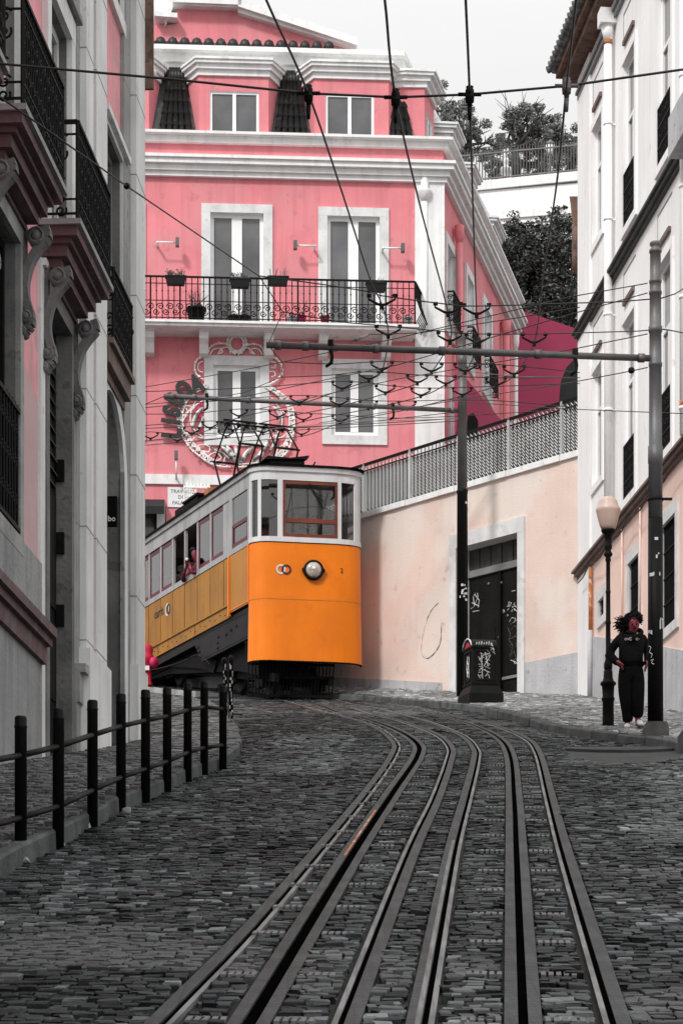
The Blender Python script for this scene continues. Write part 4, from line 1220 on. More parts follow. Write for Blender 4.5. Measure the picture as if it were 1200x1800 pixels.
bd = MB(); z0, z1 = Hf.z(310, 851, .05), Hf.z(310, 834, .05); Hf.box(bd, Hf.a(430, .05), HW, 0, .06, z0, z1); bd.build('band', 'whitetrim', hs_)
aw = MB(); a0, a1 = Hf.a(289, .5), Hf.a(248, .5); zt = Hf.z(270, 878); zb_ = Hf.z(270, 893, .6)
aw.prism([Hf.pt(a0, .01, zt), Hf.pt(a0, .6, zb_ + .05), Hf.pt(a0, .6, zb_ - .14), Hf.pt(a0, .57, zb_ - .14), Hf.pt(a0, .57, zb_ + .03), Hf.pt(a0, .01, zt - .04)], Hf.e * (a1 - a0))
aw.tube([Hf.pt(a0 - .03, .6, zb_ + .04), Hf.pt(a0 - .03, .6, Hf.z(270, 930))], .015, 6); aw.build('awning', 'canvas', hs_)
# balcony
bl = thing('balcony', None, None); bl.location = Hf.pt(4, 0, zs) - root_loc(hs_); bl.parent = hs_
ba0, ba1, bb = Hf.a(735, .95), HW, .98
s_ = MB(); Hf.box(s_, ba0, ba1, 0, bb, zs - .06, zs); Hf.box(s_, ba0 + .05, ba1, 0, bb - .06, zs - .13, zs - .062); s_.build('slab', 'whitetrim', bl)
zr = Hf.z(500, 490.5, .93)
rl = MB(); b = .93
ra0 = Hf.a(729, b)
rl.bar(Hf.pt(ra0, b, zr), Hf.pt(ba1, b, zr), .06, .035)
for zz, t in ((zr - .17, .018), (zs + .48, .018), (zs + .06, .02)): rl.bar(Hf.pt(ra0, b, zz), Hf.pt(ba1, b, zz), t, t)
n = int((ba1 - ra0) / .145)
for i in range(n + 1):
    a = ra0 + (ba1 - ra0) * i / n
    rl.tube([Hf.pt(a, b, zs), Hf.pt(a, b, zr)], .022 if i % 5 == 0 else .013, 5)
    rl.lathe([(.0, -.03), (.028, 0), (.0, .03)], Hf.pt(a, b, zs + .72), 6)
m_ = int((ba1 - ra0) / .24)
for i in range(m_):
    a = ra0 + (ba1 - ra0) * (i + .5) / m_
    rl.tube(spiral(Hf, a - .055, b, zs + .33, .095, 1.4, 1, 0, 'a', 14), .012, 4, cap=False)
    rl.tube(spiral(Hf, a + .055, b, zs + .2, .085, 1.4, 1, math.pi, 'a', 14), .012, 4, cap=False)
E0, E1 = Hf.pt(ra0, b, 0), Hf.pt(ra0 - .25, .03, 0)
for i in range(8):
    p_ = E0.lerp(E1, i / 7); bulge = (E0 - E1).cross(UP).normalized()
    rl.tube([p_ + UP * zs, p_ + UP * (zs + .3) - Hf.e * .16, p_ + UP * (zs + .7) - Hf.e * .02, p_ + UP * zr], .014, 5)
rl.bar(E0 + UP * zr, E1 + UP * zr, .05, .035); rl.bar(E0 + UP * (zs + .3) - Hf.e * .16, E1 + UP * (zs + .3) - Hf.e * .16, .02, .02)
rl.build('railing', 'iron', bl)
for x in (263, 358.5, 472.5, 568.5, 679):
    k = MB(); a = Hf.a(x, .4); w_ = .115
    k.prism([Hf.pt(a - w_, .0, zs - .131), Hf.pt(a - w_, .62, zs - .131), Hf.pt(a - w_, .58, zs - .32), Hf.pt(a - w_, .42, zs - .42), Hf.pt(a - w_, .3, zs - .62), Hf.pt(a - w_, 0, zs - .66)], Hf.e * w_ * 2)
    Hf.box(k, a - w_ - .02, a + w_ + .02, 0, .66, zs - .17, zs - .1315)
    k.build('bracket', 'whitetrim', bl)
# pipes on the side wall
for x, y0, y1, m, r in ((806, 400, 640, 'pink', .085), (888, 565, 745, 'pink', .10), (905, 590, 760, 'whitetrim', .07)):
    mb = MB(); a = Sf.a(x, .15)
    mb.tube([Sf.pt(a, .16, 11), Sf.pt(a, .16, Sf.z(x, y0 + 14, .15))], r, 12); mb.lathe([(r, -.2), (r * 1.5, .0), (r * 1.5, .25)], Sf.pt(a, .16, Sf.z(x, y0 + 14, .15)), 12)
    mb.build('drainpipe', m, hs_)
# raspberry ramp parapet by the side door and the wall at the back
rp = thing('ramp_parapet', 'sloping raspberry pink parapet of the ramp behind the lattice railing', 'parapet', (4, 59, 13))
mb = MB()
q = [P(798, 640, 61), P(808, 652, 61), P(886, 745, 63.5), P(905, 800, 64), P(798, 800, 61)]
mb.prism(q, (.12, .4, 0)); mb.build('parapet', 'pinkdeep', rp)
mb = MB(); mb.prism([P(820, 745, 60.9), P(822, 730, 60.9), P(830, 727, 61.1), P(838, 740, 61.3), P(840, 790, 61.4), P(820, 790, 60.9)], (.02, -.05, 0)); mb.build('archway', 'black', rp)
bw = thing('back_wall', 'tall raspberry pink wall below the dark ivy', 'wall', P(960, 720, 76))
mb = MB(); A, B = P(900, 540, 75), P(1040, 587, 77.4)
mb.prism([A, B, V((B.x, B.y, 12)), V((A.x, A.y, 12))], (.1, .5, 0)); mb.build('wall', 'pinkdeep', bw)
mb = MB()
mb.prism([P(982, 705, 70), P(985, 670, 70), P(995, 645, 70), P(1008, 632, 70), P(1022, 640, 70), P(1022, 720, 70), P(982, 720, 70)], (.0, .1, 0))
tag(mb.build('mesh_gate', 'chassisgrey', None, P(1000, 700, 70)), 'arched dark mesh gate at the far end of the lattice railing', 'gate')

# ------------------------------------------------------------------ cream retaining wall with its door and lattice railing
Wf = Frame((4.717, 48.4), (-.8256, 1), (-1, -.8256))
cw = thing('retaining_wall', 'cream roughcast retaining wall with a black double door', 'wall', (4.717, 48.4, 8.1))
ZT = Wf.z(830, 846)
dr0, dr1 = Wf.a(911), Wf.a(803)
dzt = Wf.z(905, 938)
mb = MB(); WL = 13.5
Wf.wall(mb, 0, WL, 5, ZT - .12, [(dr0, dr1, 5, dzt)], .42, 0, 0, 1)
mb.obox(Wf.pt(0, -.6, 5), Wf.e * WL, -Wf.n * .1, UP * (ZT - 5.13))
mb.build('wall', ['cream', 'marble'], cw)
mb = MB(); z = ZT - .12
n = 26
for i in range(n):
    a0, a1 = WL * i / n, WL * (i + 1) / n - .008
    Wf.box(mb, a0, a1, -.55, .06 + .008 * ((i * 5) % 3), z, ZT)
mb.build('coping', 'whitetrim', cw)
pl = MB()
def plinth(a0, a1, h0, h1, level=None):
    za0, za1 = gz(Wf.pt(a0, 0, 0).y) + .12, gz(Wf.pt(a1, 0, 0).y) + .12
    t0, t1 = (level, level) if level else (za0 + h0, za1 + h1)
    pl.prism([Wf.pt(a0, 0, za0 - .5), Wf.pt(a1, 0, za1 - .5), Wf.pt(a1, 0, t1), Wf.pt(a0, 0, t0)], Wf.n * .025)
plinth(-.0, Wf.a(924), 0, 0, Wf.z(925, 1165)); plinth(Wf.a(777), WL, .28, .30)
pl.build('plinth', 'dado', cw)
Wf.trim('door_surround', cw, dr0, dr1, 7.6, dzt, .2, 0, .045, 'marble', False, .3)
ztr = Wf.z(867, 998)
door = MB(); am = (dr0 + dr1) / 2 - .06
zf = gz(49.9) + .25
Wf.box(door, dr0, dr1, -.4, -.34, zf - .3, ztr)
for a0, a1 in ((dr0 + .03, am - .02), (am + .02, dr1 - .03)):
    Wf.box(door, a0, a1, -.34, -.325, zf + .45, ztr - .05)
    Wf.box(door, a0 + .15, a1 - .15, -.325, -.315, zf + .75, zf + 1.5)
Wf.box(door, am - .03, am + .03, -.34, -.28, zf, ztr)
door = door.build('door', 'doordark', cw)
gr = MB(); Wf.box(gr, dr0, dr1, -.34, -.27, ztr, ztr + .14); Wf.box(gr, dr0, am - .05, -.33, -.3, zf + .36, zf + .42); gr.build('door_rail', 'greybar', door)
tr = MB()
nb = 11
for i in range(nb):
    a0 = dr0 + (dr1 - dr0) * i / nb; Wf.box(tr, a0 + .008, a0 + (dr1 - dr0) / nb - .008, -.39, -.335 + .012 * (i % 2), ztr + .14, dzt)
tr.build('boarded_transom', 'doorgrey', door)
hb = MB()
for x, y in ((858, 1026), (880, 1024), (876, 1120)): hb.lathe([(.025, 0), (.03, .03), (.01, .05)], Wf.pt(Wf.a(x, -.3), -.33, Wf.z(x, y, -.3)), 10, 0, Wf.n)
hb.build('door_stud', 'greybar', door)
stp = MB(); Wf.box(stp, dr0, dr1, -.42, .03, 7.2, gz(49.6) + .2); stp.build('step', 'stonedark', cw)
def scrawl(fr, strokes, b, r, parent, m='scrawl', name='graffiti'):
    mb = MB()
    for s in strokes:
        mb.tube([fr.pt(fr.a(x, b), b, fr.z(x, y, b)) for x, y in s], r, 4)
    return mb.build(name, m, parent)
rnd = random.Random(11)
S1 = []
def zoomd(pts): return [(770 + x / 4.739, 880 + y / 4.737) for x, y in pts]     # points read off an enlarged view of the door
S1 += [zoomd(p_) for p_ in (
    [(590, 1010), (610, 975), (640, 980), (635, 1010), (600, 1030)], [(580, 1060), (600, 1110), (588, 1160), (610, 1190)], [(640, 1000), (665, 985), (680, 1010), (660, 1050)],
    [(600, 1080), (640, 1040), (665, 1080), (640, 1130), (600, 1150)], [(620, 1050), (625, 1200)], [(590, 1210), (620, 1190), (610, 1260), (590, 1290)], [(640, 1130), (670, 1150), (645, 1200), (668, 1240)],
    [(595, 1300), (630, 1250), (650, 1310), (620, 1330), (640, 1360)], [(650, 1250), (655, 1330), (675, 1365)], [(585, 1270), (605, 1330), (640, 1340), (668, 1372)],
    [(270, 900), (300, 880), (290, 800), (310, 770)], [(300, 870), (330, 800), (325, 770)], [(280, 850), (340, 880)], [(300, 780), (340, 830), (330, 890)],
    [(285, 925), (340, 915)], [(610, 755), (640, 748)])]
for cx, cy in ((540, 910), (610, 880), (650, 870)):
    for k in range(7):
        x, y = cx + rnd.uniform(-35, 35), cy + rnd.uniform(-35, 40)
        S1.append(zoomd([(x, y), (x + rnd.uniform(-14, 14), y + rnd.uniform(-16, 16)), (x + rnd.uniform(-14, 14), y + rnd.uniform(8, 22))]))
scrawl(Wf, S1, -.322, .0085, door)
pk = MB()                                                                             # fallen render by the door
PKP = [(770, 1060), (757, 1075), (748, 1098), (741, 1130), (742, 1152), (752, 1157), (765, 1146), (774, 1128), (776, 1095)]
pk.tube(cr([Wf.pt(Wf.a(x, .0), .004, Wf.z(x, y, .0)) for x, y in PKP], .05), [(.009 + .005 * math.sin(i * 1.7)) * (1 if i < 9 or i > 26 else .35) for i in range(len(cr([Wf.pt(Wf.a(x, .0), .004, Wf.z(x, y, .0)) for x, y in PKP], .05)))], 5)
pk.build('render_edge', 'brown', cw)
pk = MB(); pk.prism([Wf.pt(Wf.a(x), .002, Wf.z(x, y)) for x, y in PKP], Wf.n * .003); pk.build('bare_render', 'cream', cw)
# lattice railing
lr = thing('lattice_railing', 'grey lattice railing with twisted bars along the top of the cream wall', 'railing', Wf.pt(5, -.2, ZT))
RH = 1.13; b = -.2
pn = MB(); bk = MB(); ps = MB(); tp = MB()
tp.bar(Wf.pt(0, b, ZT + RH), Wf.pt(WL, b, ZT + RH), .06, .05); tp.bar(Wf.pt(0, b, ZT + RH - .14), Wf.pt(WL, b, ZT + RH - .14), .025, .025); tp.bar(Wf.pt(0, b, ZT + .07), Wf.pt(WL, b, ZT + .07), .04, .03)
nb = int(WL / .118); sp = WL / nb
for i in range(nb + 1):
    a = i * sp
    pn.tube([Wf.pt(a, b, ZT), Wf.pt(a, b, ZT + RH)], .011, 4)
    tp.lathe([(0, -.03), (.028, 0), (0, .03)], Wf.pt(a, b + .01, ZT + RH - .2), 6)
    if i % 13 == 6: ps = MB(); Wf.box(ps, a - .03, a + .03, b - .03, b + .03, ZT, ZT + RH + .02); ps.build('post', 'dado', lr)
    if i < nb:
        for k in range(14):
            z = ZT + .1 + k * .068
            d = (i * 13) % 5
            bk.obox(Wf.pt(a + .012, b - .008 - .004 * (k % 2), z - .03), Wf.e * (sp - .024) + UP * .10, Wf.n * .008, UP * .024)
sm_ = MB(); Wf.box(sm_, 0, WL, b - .03, b - .025, ZT + .09, ZT + RH - .16); sm_.build('backing_mesh', 'doorgrey', lr); pn.build('bars', 'irongrey', lr); bk.build('slats', 'marble', lr); tp.build('handrail', 'iron', lr)
# terraces behind
tr_ = MB()
tr_.prism([Wf.pt(0, -.6, ZT - .5), Wf.pt(WL, -.6, ZT - .5), V((-5.5, 61.6, ZT - .5)), V((2.5, 61.95, ZT - .5)), V((5.2, 74, ZT - .5)), V((14, 75, ZT - .5)), V((14, 48.5, ZT - .5))], UP * -.3)
structure(tr_.build('terrace_ground', 'terr'))

# ------------------------------------------------------------------ garden wall on the hill, fence, bust, lamp, trees
def lin(x, y, Y0=95, Y1=94): return P(x, y, Y0 + (Y1 - Y0) * (x - 838) / 172)
gw_ = thing('garden_wall', 'white garden wall high on the hill with stone courses', 'wall', lin(920, 600))
mb = MB(); A, B = lin(780, 326), lin(1060, 298)
mb.prism([A, B, V((B.x, B.y, 15)), V((A.x, A.y, 15))], (0, .8, 0), 0); mb.build('wall', 'white', gw_)
mb = MB()
for y0, th, pr in ((337, .35, .12), (372, .3, .1), (381, .06, .03)):
    if y0 == 337: A, B = lin(780, y0 - 11), lin(1060, y0 - 39)
    else: A, B = lin(780, y0 + 8), lin(1060, y0 - 14)
    mb.prism([A, B, B - UP * th, A - UP * th], (0, -pr, 0))
mb.build('coping', 'whitetrim', gw_)
mb = MB()
for i in range(6):
    y = 395 + i * 13; A, B = lin(780, y + 6), lin(1060, y - 12); mb.bar(A - V((0, .02, 0)), B - V((0, .02, 0)), .04, .03)
for i in range(22):
    x = 800 + (i * 37) % 220; k = i % 6; A, B = lin(x, 395 + k * 13), lin(x, 395 + k * 13 + 11); mb.bar(A - V((0, .02, 0)), B - V((0, .02, 0)), .04, .03)
mb.build('stone_joint', 'stonedark', gw_)
gt = MB(); A, B = lin(700, 330), lin(1120, 294)
gt.prism([A, B, B + V((10, 70, 3)), A + V((-10, 70, 3))], UP * -.4); structure(gt.build('garden_ground', 'terr'))
gf = thing('garden_fence', 'tall spiked iron fence along the garden wall', 'fence', lin(920, 315))
mb = MB(); rb = MB(); Lb = 46
for i in range(Lb):
    x = 796 + i * 5.2; t = (x - 838) / 172; yb = 318 - 17 * t; y0 = yb - 58
    mb.tube([lin(x, yb) + V((0, .3, 0)), lin(x, y0) + V((0, .3, 0))], .022, 4); mb.lathe([(.03, 0), (0, .1)], lin(x, y0) + V((0, .3, 0)), 5)
for dy in (8, 52):
    rb.bar(lin(790, 323 - dy) + V((0, .3, 0)), lin(1040, 299 - dy) + V((0, .3, 0)), .05, .05)
mb.build('bars', 'irongrey', gf); rb.build('rail', 'irongrey', gf)
bu = thing('bust', 'white stone bust on a pedestal behind the garden fence', 'statue', lin(892, 312) + V((0, 1, 0)))
c = lin(892, 314) + V((0, 1, 0)); k = 95 / F
mb = MB(); mb.obox(c - V((.16, .16, 0)), (.32, 0, 0), (0, .32, 0), UP * .34); mb.obox(c - V((.2, .2, 0)), (.4, 0, 0), (0, .4, 0), UP * .1); mb.obox(c + V((-.2, -.2, .34)), (.4, 0, 0), (0, .4, 0), UP * .07); mb.build('pedestal', 'whitetrim', bu)
mb = MB(); mb.lathe([(.1, .41), (.12, .46), (.1, .5), (.2, .58), (.24, .7), (.2, .8), (.09, .86), (.075, .9), (.11, .98), (.125, 1.06), (.1, 1.15), (.02, 1.2)], c, 14); mb.build('carved_bust', 'whitetrim', bu)
gl = thing('garden_lamp', 'lantern on a post behind the garden fence', 'street lamp', lin(972, 306) + V((0, 1.5, 0)))
c = lin(972, 306) + V((0, 1.5, 0)); zt_ = lin(972, 245).z + .02
mb = MB(); mb.tube([c, V((c.x, c.y, zt_))], .05, 8); mb.build('post', 'irongrey', gl)
mb = MB(); mb.lathe([(.1, 0), (.15, .06), (.2, .35)], V((c.x, c.y, zt_)), 6); mb.build('glass', 'sign', gl)
mb = MB(); mb.lathe([(.22, .35), (.2, .42), (.08, .5), (.03, .56)], V((c.x, c.y, zt_)), 6); mb.build('cap', 'irongrey', gl)

def leaves(mb, blobs, n, size, rnd, flat=.5):
    tot = sum(b[3] ** 2 for b in blobs)
    for cx, cy, cz, r in blobs:
        m_ = int(n * r * r / tot)
        for _ in range(m_):
            d = V((rnd.gauss(0, 1), rnd.gauss(0, 1), rnd.gauss(0, 1))).normalized()
            rr = r * (rnd.random() ** .45) * rnd.uniform(.8, 1.12)
            p = V((cx, cy, cz)) + V((d.x * rr, d.y * rr, d.z * rr * .85))
            t = V((rnd.gauss(0, 1), rnd.gauss(0, 1), rnd.gauss(0, .6))).normalized()
            u = t.cross(V((rnd.gauss(0, 1), rnd.gauss(0, 1), rnd.gauss(0, 1)))).normalized()
            s = size * rnd.uniform(.6, 1.3)
            mb.add([p - t * s, p + u * s * .45, p + t * s, p - u * s * .45], [(0, 1, 2, 3)])
def loosen(blobs, rnd, k=5, f=.5):
    out = []
    for x, y, z, r in blobs:
        for _ in range(k):
            d = V((rnd.gauss(0, 1), rnd.gauss(0, 1), rnd.gauss(0, .8))).normalized() * r * rnd.uniform(.45, 1.05)
            out.append((x + d.x, y + d.y, z + d.z, r * f * rnd.uniform(.55, 1.1)))
    return out
def tree(name, label, base, trunk_h, blobs, n, size, seed, group=None, bare=0):
    rnd = random.Random(seed)
    t = thing(name, label, 'tree', base, group)
    mb = MB(); base = V(base)
    fork = base + UP * trunk_h
    mb.tube([base - UP * .2, base + V((.05, 0, trunk_h * .5)), fork], [.22, .17, .14], 8)
    for b_ in blobs:
        e = V(b_[:3]); mid = fork.lerp(e, .5) + V((rnd.uniform(-.3, .3), rnd.uniform(-.3, .3), -.1))
        mb.tube([fork, mid, e], [.1, .06, .025], 6)
        for k in range(5):
            q_ = e + V((rnd.uniform(-1, 1), rnd.uniform(-1, 1), rnd.uniform(-.3, 1))) * b_[3] * .9
            mb.tube([mid.lerp(e, .6), q_], [.03, .01], 4)
    for k in range(bare):
        q_ = fork + V((rnd.uniform(-.9, 1.1), rnd.uniform(-.5, .5), rnd.uniform(1.6, 2.9)))
        m2 = fork.lerp(q_, .5) + V((rnd.uniform(-.2, .2), 0, .1)); mb.tube([fork, m2, q_], [.05, .03, .008], 5)
        for j in range(3): mb.tube([m2.lerp(q_, .3 * j), m2.lerp(q_, .3 * j) + V((rnd.uniform(-.6, .6), 0, rnd.uniform(.2, .6)))], [.018, .006], 4)
    mb.build('trunk', 'bark', t)
    lf = MB(); leaves(lf, loosen(blobs, rnd, 6, .42), n, size, rnd); lf.build('crown', 'leaf', t)
    return t
def bl_(L_, Y): return [(*P(x, y, Y + dy), r) for x, y, r, dy in L_]
tree('garden_tree', 'leafy garden tree rising behind the pink dormers', P(800, 318, 100), 1.6, bl_([(760, 160, .55, 0), (775, 180, .7, .5), (790, 200, .8, 0), (800, 232, .8, -.4), (822, 225, .8, .4), (815, 255, .7, 0), (845, 235, .6, 0), (850, 262, .7, .6), (790, 265, .8, .5), (868, 250, .45, 0), (762, 205, .7, 0)], 100), 15000, .06, 21)
tree('garden_tree', 'broad garden tree with bare twigs above the white bust', P(905, 313, 101), 1.2, bl_([(893, 225, .6, 0), (905, 208, .65, .4), (925, 200, .75, 0), (945, 200, .7, -.3), (958, 215, .7, .3), (930, 228, .85, 0), (905, 245, .8, .4), (950, 243, .85, 0), (975, 235, .6, 0), (925, 262, .9, .5), (965, 268, .8, 0), (985, 262, .6, 0), (995, 255, .6, .5)], 101), 17000, .06, 22, None, 7)
tree('garden_tree', 'low dark garden tree behind the fence beside the lantern', P(1000, 306, 102), .8, bl_([(960, 290, .7, 0), (985, 285, .8, .3), (1005, 275, .9, 0), (1015, 255, .7, 0), (935, 295, .6, 0), (905, 290, .6, 0), (870, 285, .6, .5), (880, 300, .5, 0)], 102), 10000, .062, 23)
iv = thing('ivy_bush', 'dense dark ivy and shrubs hanging below the white garden wall', 'shrub', P(950, 560, 86))
rnd = random.Random(31)
bl2 = bl_([(900, 415, .75, 0), (915, 405, .6, 0), (925, 430, .9, .4), (895, 450, .9, 0), (960, 440, 1.0, 0), (975, 400, .7, 0), (980, 385, .5, 0), (985, 430, .9, .5), (1005, 440, .8, 0), (915, 480, 1.1, 0), (950, 490, 1.2, .3), (985, 490, 1.1, 0), (1010, 480, .9, 0), (905, 515, .9, 0), (935, 530, 1.2, 0), (975, 535, 1.2, .4), (1005, 530, 1.1, 0), (890, 490, .6, 0), (1000, 560, .9, 0), (965, 565, 1.0, 0), (930, 560, 1.0, 0), (1015, 400, .5, 0), (882, 455, .5, 0)], 84)
lf = MB(); leaves(lf, loosen(bl2, rnd, 8, .45) + [(x, y + .6, z, r * .9) for x, y, z, r in bl2], 36000, .075, rnd); lf.build('foliage', 'leafdark', iv)
mb = MB()
for b_ in bl2: mb.tube([V((6.9 + (b_[0] - 6.9) * .4, 84.3, gz(84.3))), V(b_[:3]) - UP * .4, V(b_[:3])], [.08, .05, .015], 5)
mb.build('stems', 'bark', iv)
# ------------------------------------------------------------------ things on the pink house
def wall_lamp(x, y, d, label):
    """x,y: the lamp head; d: the direction the rod runs to the wall end, in picture pixels"""
    b = .06
    A, H = Hf.a(x, b), Hf.z(x, y, b)
    t = thing('wall_lamp', label, 'wall lamp', Hf.pt(A, 0, H), 'spot lamps on rods on the pink wall')
    m1, m2, m3 = MB(), MB(), MB()
    ax = Hf.e * (-d[0]) + UP * d[1]
    e = Hf.pt(A, .33, H) + ax * .5
    m1.tube([Hf.pt(A, .33, H), e], .022, 8); m1.tube([e, e - Hf.n * .33], .03, 8)
    m2.obox(Hf.pt(A, .25, H - .1) - Hf.e * .045, Hf.e * .09, Hf.n * .17, UP * .2)
    m3.obox(Hf.pt(A, .27, H + .1) - Hf.e * .035, Hf.e * .07, Hf.n * .13, UP * .012)
    m1.build('rod', 'whitetrim', t); m2.build('lamp_head', 'irongrey', t); m3.build('lamp_glass', 'panedark', t)
wall_lamp(312, 433, (-1, 0), 'small spot lamp left of the French windows, above the balcony plants')
wall_lamp(518, 438, (1, 0), 'small spot lamp between the two French windows')
wall_lamp(706, 443, (-1, 0), 'small spot lamp beside the white corner pilaster')
wall_lamp(310, 806, (0, -1), 'small spot lamp on an upright rod below the heart ornament')

def planter(x, y, label, kind, seed):
    b = 1.02
    A, z = Hf.a(x, b), Hf.z(x, y, b)
    t = thing('planter', label, 'planter', Hf.pt(A, b, z), 'black troughs hung on the balcony rail')
    mb = MB(); p = [(-.25, 0), (.25, 0), (.21, -.2), (-.21, -.2)]
    mb.prism([Hf.pt(A + u, b - .09, z + w_) for u, w_ in p], Hf.n * .18)
    Hf.box(mb, A - .265, A + .265, b - .1, b + .1, z - .02, z + .02)
    for s in (-.15, .15): mb.tube([Hf.pt(A + s, b - .08, z + .0), Hf.pt(A + s, b - .1, z + .05), Hf.pt(A + s, b - .12, z - .04)], .008, 4)
    mb.build('trough', 'pot', t)
    r = random.Random(seed); pl = MB()
    for i in range({'full': 60, 'sparse': 12, 'few': 7}[kind]):
        q = Hf.pt(A + r.uniform(-.2, .2), b + r.uniform(-.06, .06), z)
        h = r.uniform(.06, .17) * (1.5 if kind == 'sparse' else 1)
        e = q + V((r.uniform(-.06, .06), r.uniform(-.05, .05), h))
        pl.tube([q, q.lerp(e, .6) + V((.01, 0, .01)), e], .006, 4)
        if kind == 'full':
            u = V((r.gauss(0, 1), r.gauss(0, 1), r.gauss(0, 1))).normalized(); v_ = u.cross(V((.3, .8, .5))).normalized()
            pl.add([e - u * .025, e + v_ * .012, e + u * .03, e - v_ * .012], [(0, 1, 2, 3)], 1)
    pl.build('plants', ['plantgrey', 'stud'], t)
planter(309, 487, 'black trough of pale low plants, leftmost on the balcony rail', 'full', 1)
planter(422, 492, 'black trough of pale plants in front of the first French window', 'full', 2)
planter(489, 488, 'black trough with a few bare stems right of the first French window', 'sparse', 3)
planter(661, 499, 'black trough almost bare in front of the second French window', 'few', 4)
def pot(x, y0, y1, w_, m, label, stems, h, seed, b=.72):
    A, za, zb = Hf.a(x, b), zs, zs + (y0 - y1) * 61 / F
    t = thing('flower_pot', label, 'flower pot', Hf.pt(A, b, za))
    mb = MB(); H = zb - za
    mb.lathe([(w_ * .7, 0), (w_ * .74, .02), (w_ * .98, H * .85), (w_ * 1.08, H * .86), (w_ * 1.08, H), (w_ * .95, H), (w_ * .9, H * .9)], Hf.pt(A, b, za), 14)
    mb.build('pot', m, t)
    r = random.Random(seed); pl = MB()
    for i in range(stems):
        q = Hf.pt(A + r.uniform(-.5, .5) * w_, b + r.uniform(-.4, .4) * w_, zb - .03)
        e = q + V((r.gauss(0, .3) * h, r.gauss(0, .15) * h, h * r.uniform(.6, 1)))
        pl.tube([q, q.lerp(e, .5) + V((r.uniform(-.03, .03), 0, .02)), e], [.009, .007, .003], 4)
        m_ = q.lerp(e, .6); pl.tube([m_, m_ + V((r.uniform(-.12, .12), 0, r.uniform(.05, .15)))], [.005, .002], 4)
    if stems: pl.build('stems', 'plantgrey', t)
pot(345, 557, 531, .24, 'pot', 'large black pot of bare upright stems on the balcony floor', 16, .55, 5)
pot(412, 550, 527, .16, 'pot', 'black pot standing against the first French window', 0, 0, 6, .3)
pot(429, 550, 527, .16, 'pot', 'black pot nearest the middle post of the first French window', 0, 0, 7, .3)
pot(513, 562, 549, .15, 'dado', 'grey bowl left of the crimson pot', 3, .25, 8)
pot(530, 562, 546, .12, 'magenta', 'crimson pot with thin twigs, nearest the middle of the balcony', 5, .5, 9)
pot(571, 562, 546, .12, 'red', 'crimson pot by the surround of the second French window', 2, .55, 10)
pot(716, 564, 548, .13, 'dado', 'grey pot in the end corner of the balcony', 3, .15, 12)

sg = thing('street_sign', 'white enamel street name sign with black lettering', 'sign', hp(316, 874))
mb = MB(); a0, a1 = Hf.a(338, .01), Hf.a(295, .01); Hf.box(mb, a0, a1, .004, .03, Hf.z(316, 892), Hf.z(316, 857)); mb.build('plate', 'sign', sg)
mb = MB()
for txt, y in (('TRAVESSA', 864), ('DO', 874), ('FALA-S\u00d3', 884)):
    tm = text_mesh(txt, .125, .002); mb.mesh(tm, basis(Hf.pt(Hf.a(320, .03), .032, Hf.z(316, y, .03)), -Hf.e, UP))
mb.build('lettering', 'letterblack', sg)

# heart ornament of fretwork with the black lettering
ho = thing('heart_ornament', 'silvery fretwork heart with a crown and black letters mounted round a window', 'ornament', hp(416, 835, .2))
B_ = .075
def hx(x, y, b=B_): return Hf.pt(Hf.a(x, b), b, Hf.z(x, y, b))
def zo(pts, k=4.444, ox=270, oy=570): return [(ox + x / k, oy + y / k) for x, y in pts]
fretm = bead = MB()
def fret(pts, r=.028, closed=False, beads=0):
    c = [hx(x, y) for x, y in pts]
    c = cr(c + ([c[0]] if closed else []), .08)
    fretm.tube(c, r * .68, 5)
    if beads:
        acc = 0
        for p, q in zip(c, c[1:]):
            acc += (q - p).length
            if acc > beads:
                acc = 0; bead.lathe([(0, -.02), (.034, -.01), (.038, .02), (.015, .04)], p, 8, 0, Hf.n)
heartL = [(385, 490), (300, 530), (220, 610), (190, 700), (195, 790), (225, 870), (290, 970), (360, 1030), (430, 1080), (520, 1110), (600, 1115)]
heartR = [(905, 490), (960, 520), (1030, 570), (1085, 650), (1098, 740), (1095, 830), (1075, 920), (1040, 1000), (980, 1050), (880, 1090), (760, 1110), (640, 1118)]
for h, s in ((heartL, 1), (heartR, -1)):
    fret(zo(h), .035, beads=.115); inn = [(x + s * 38 * (1 if i < 9 else .3), y - (0 if i < 5 else 22)) for i, (x, y) in enumerate(h)]
    fret(zo(inn), .025)
    for i in range(len(h) * 2 - 4):
        a = h[i // 2]; b2 = h[i // 2 + 1]; q = ((a[0] + b2[0]) / 2, (a[1] + b2[1]) / 2) if i % 2 else a
        fret(zo([q, (q[0] + s * 18, q[1] - 26), (q[0] + s * 38, q[1] - 8)]), .018)
        for rr_ in (15, 8):
            m_ = (q[0] + s * (24 if i < 15 else 6), q[1] - (6 if i < 12 else 26)); fret(zo([(m_[0] + rr_ * math.cos(t * .785), m_[1] + rr_ * math.sin(t * .785)) for t in range(8)]), .017, True)
fret(zo([(650 + 55 * math.cos(t * .5236), 150 + 58 * math.sin(t * .5236)) for t in range(12)]), .035, True)
fret(zo([(650 + 74 * math.cos(t * .5236), 145 + 76 * math.sin(t * .5236)) for t in range(12)]), .03, True, .1)
for c in ([(420, 235), (435, 190), (480, 155), (540, 150), (580, 165), (600, 205), (640, 235)], [(870, 235), (855, 190), (815, 160), (760, 155), (720, 170), (700, 205), (660, 235)],
          [(385, 250), (340, 275), (320, 330), (335, 390), (385, 430)], [(905, 250), (960, 270), (1000, 320), (1000, 390), (960, 440), (905, 470)]):
    fret(zo(c), .034, beads=.1)
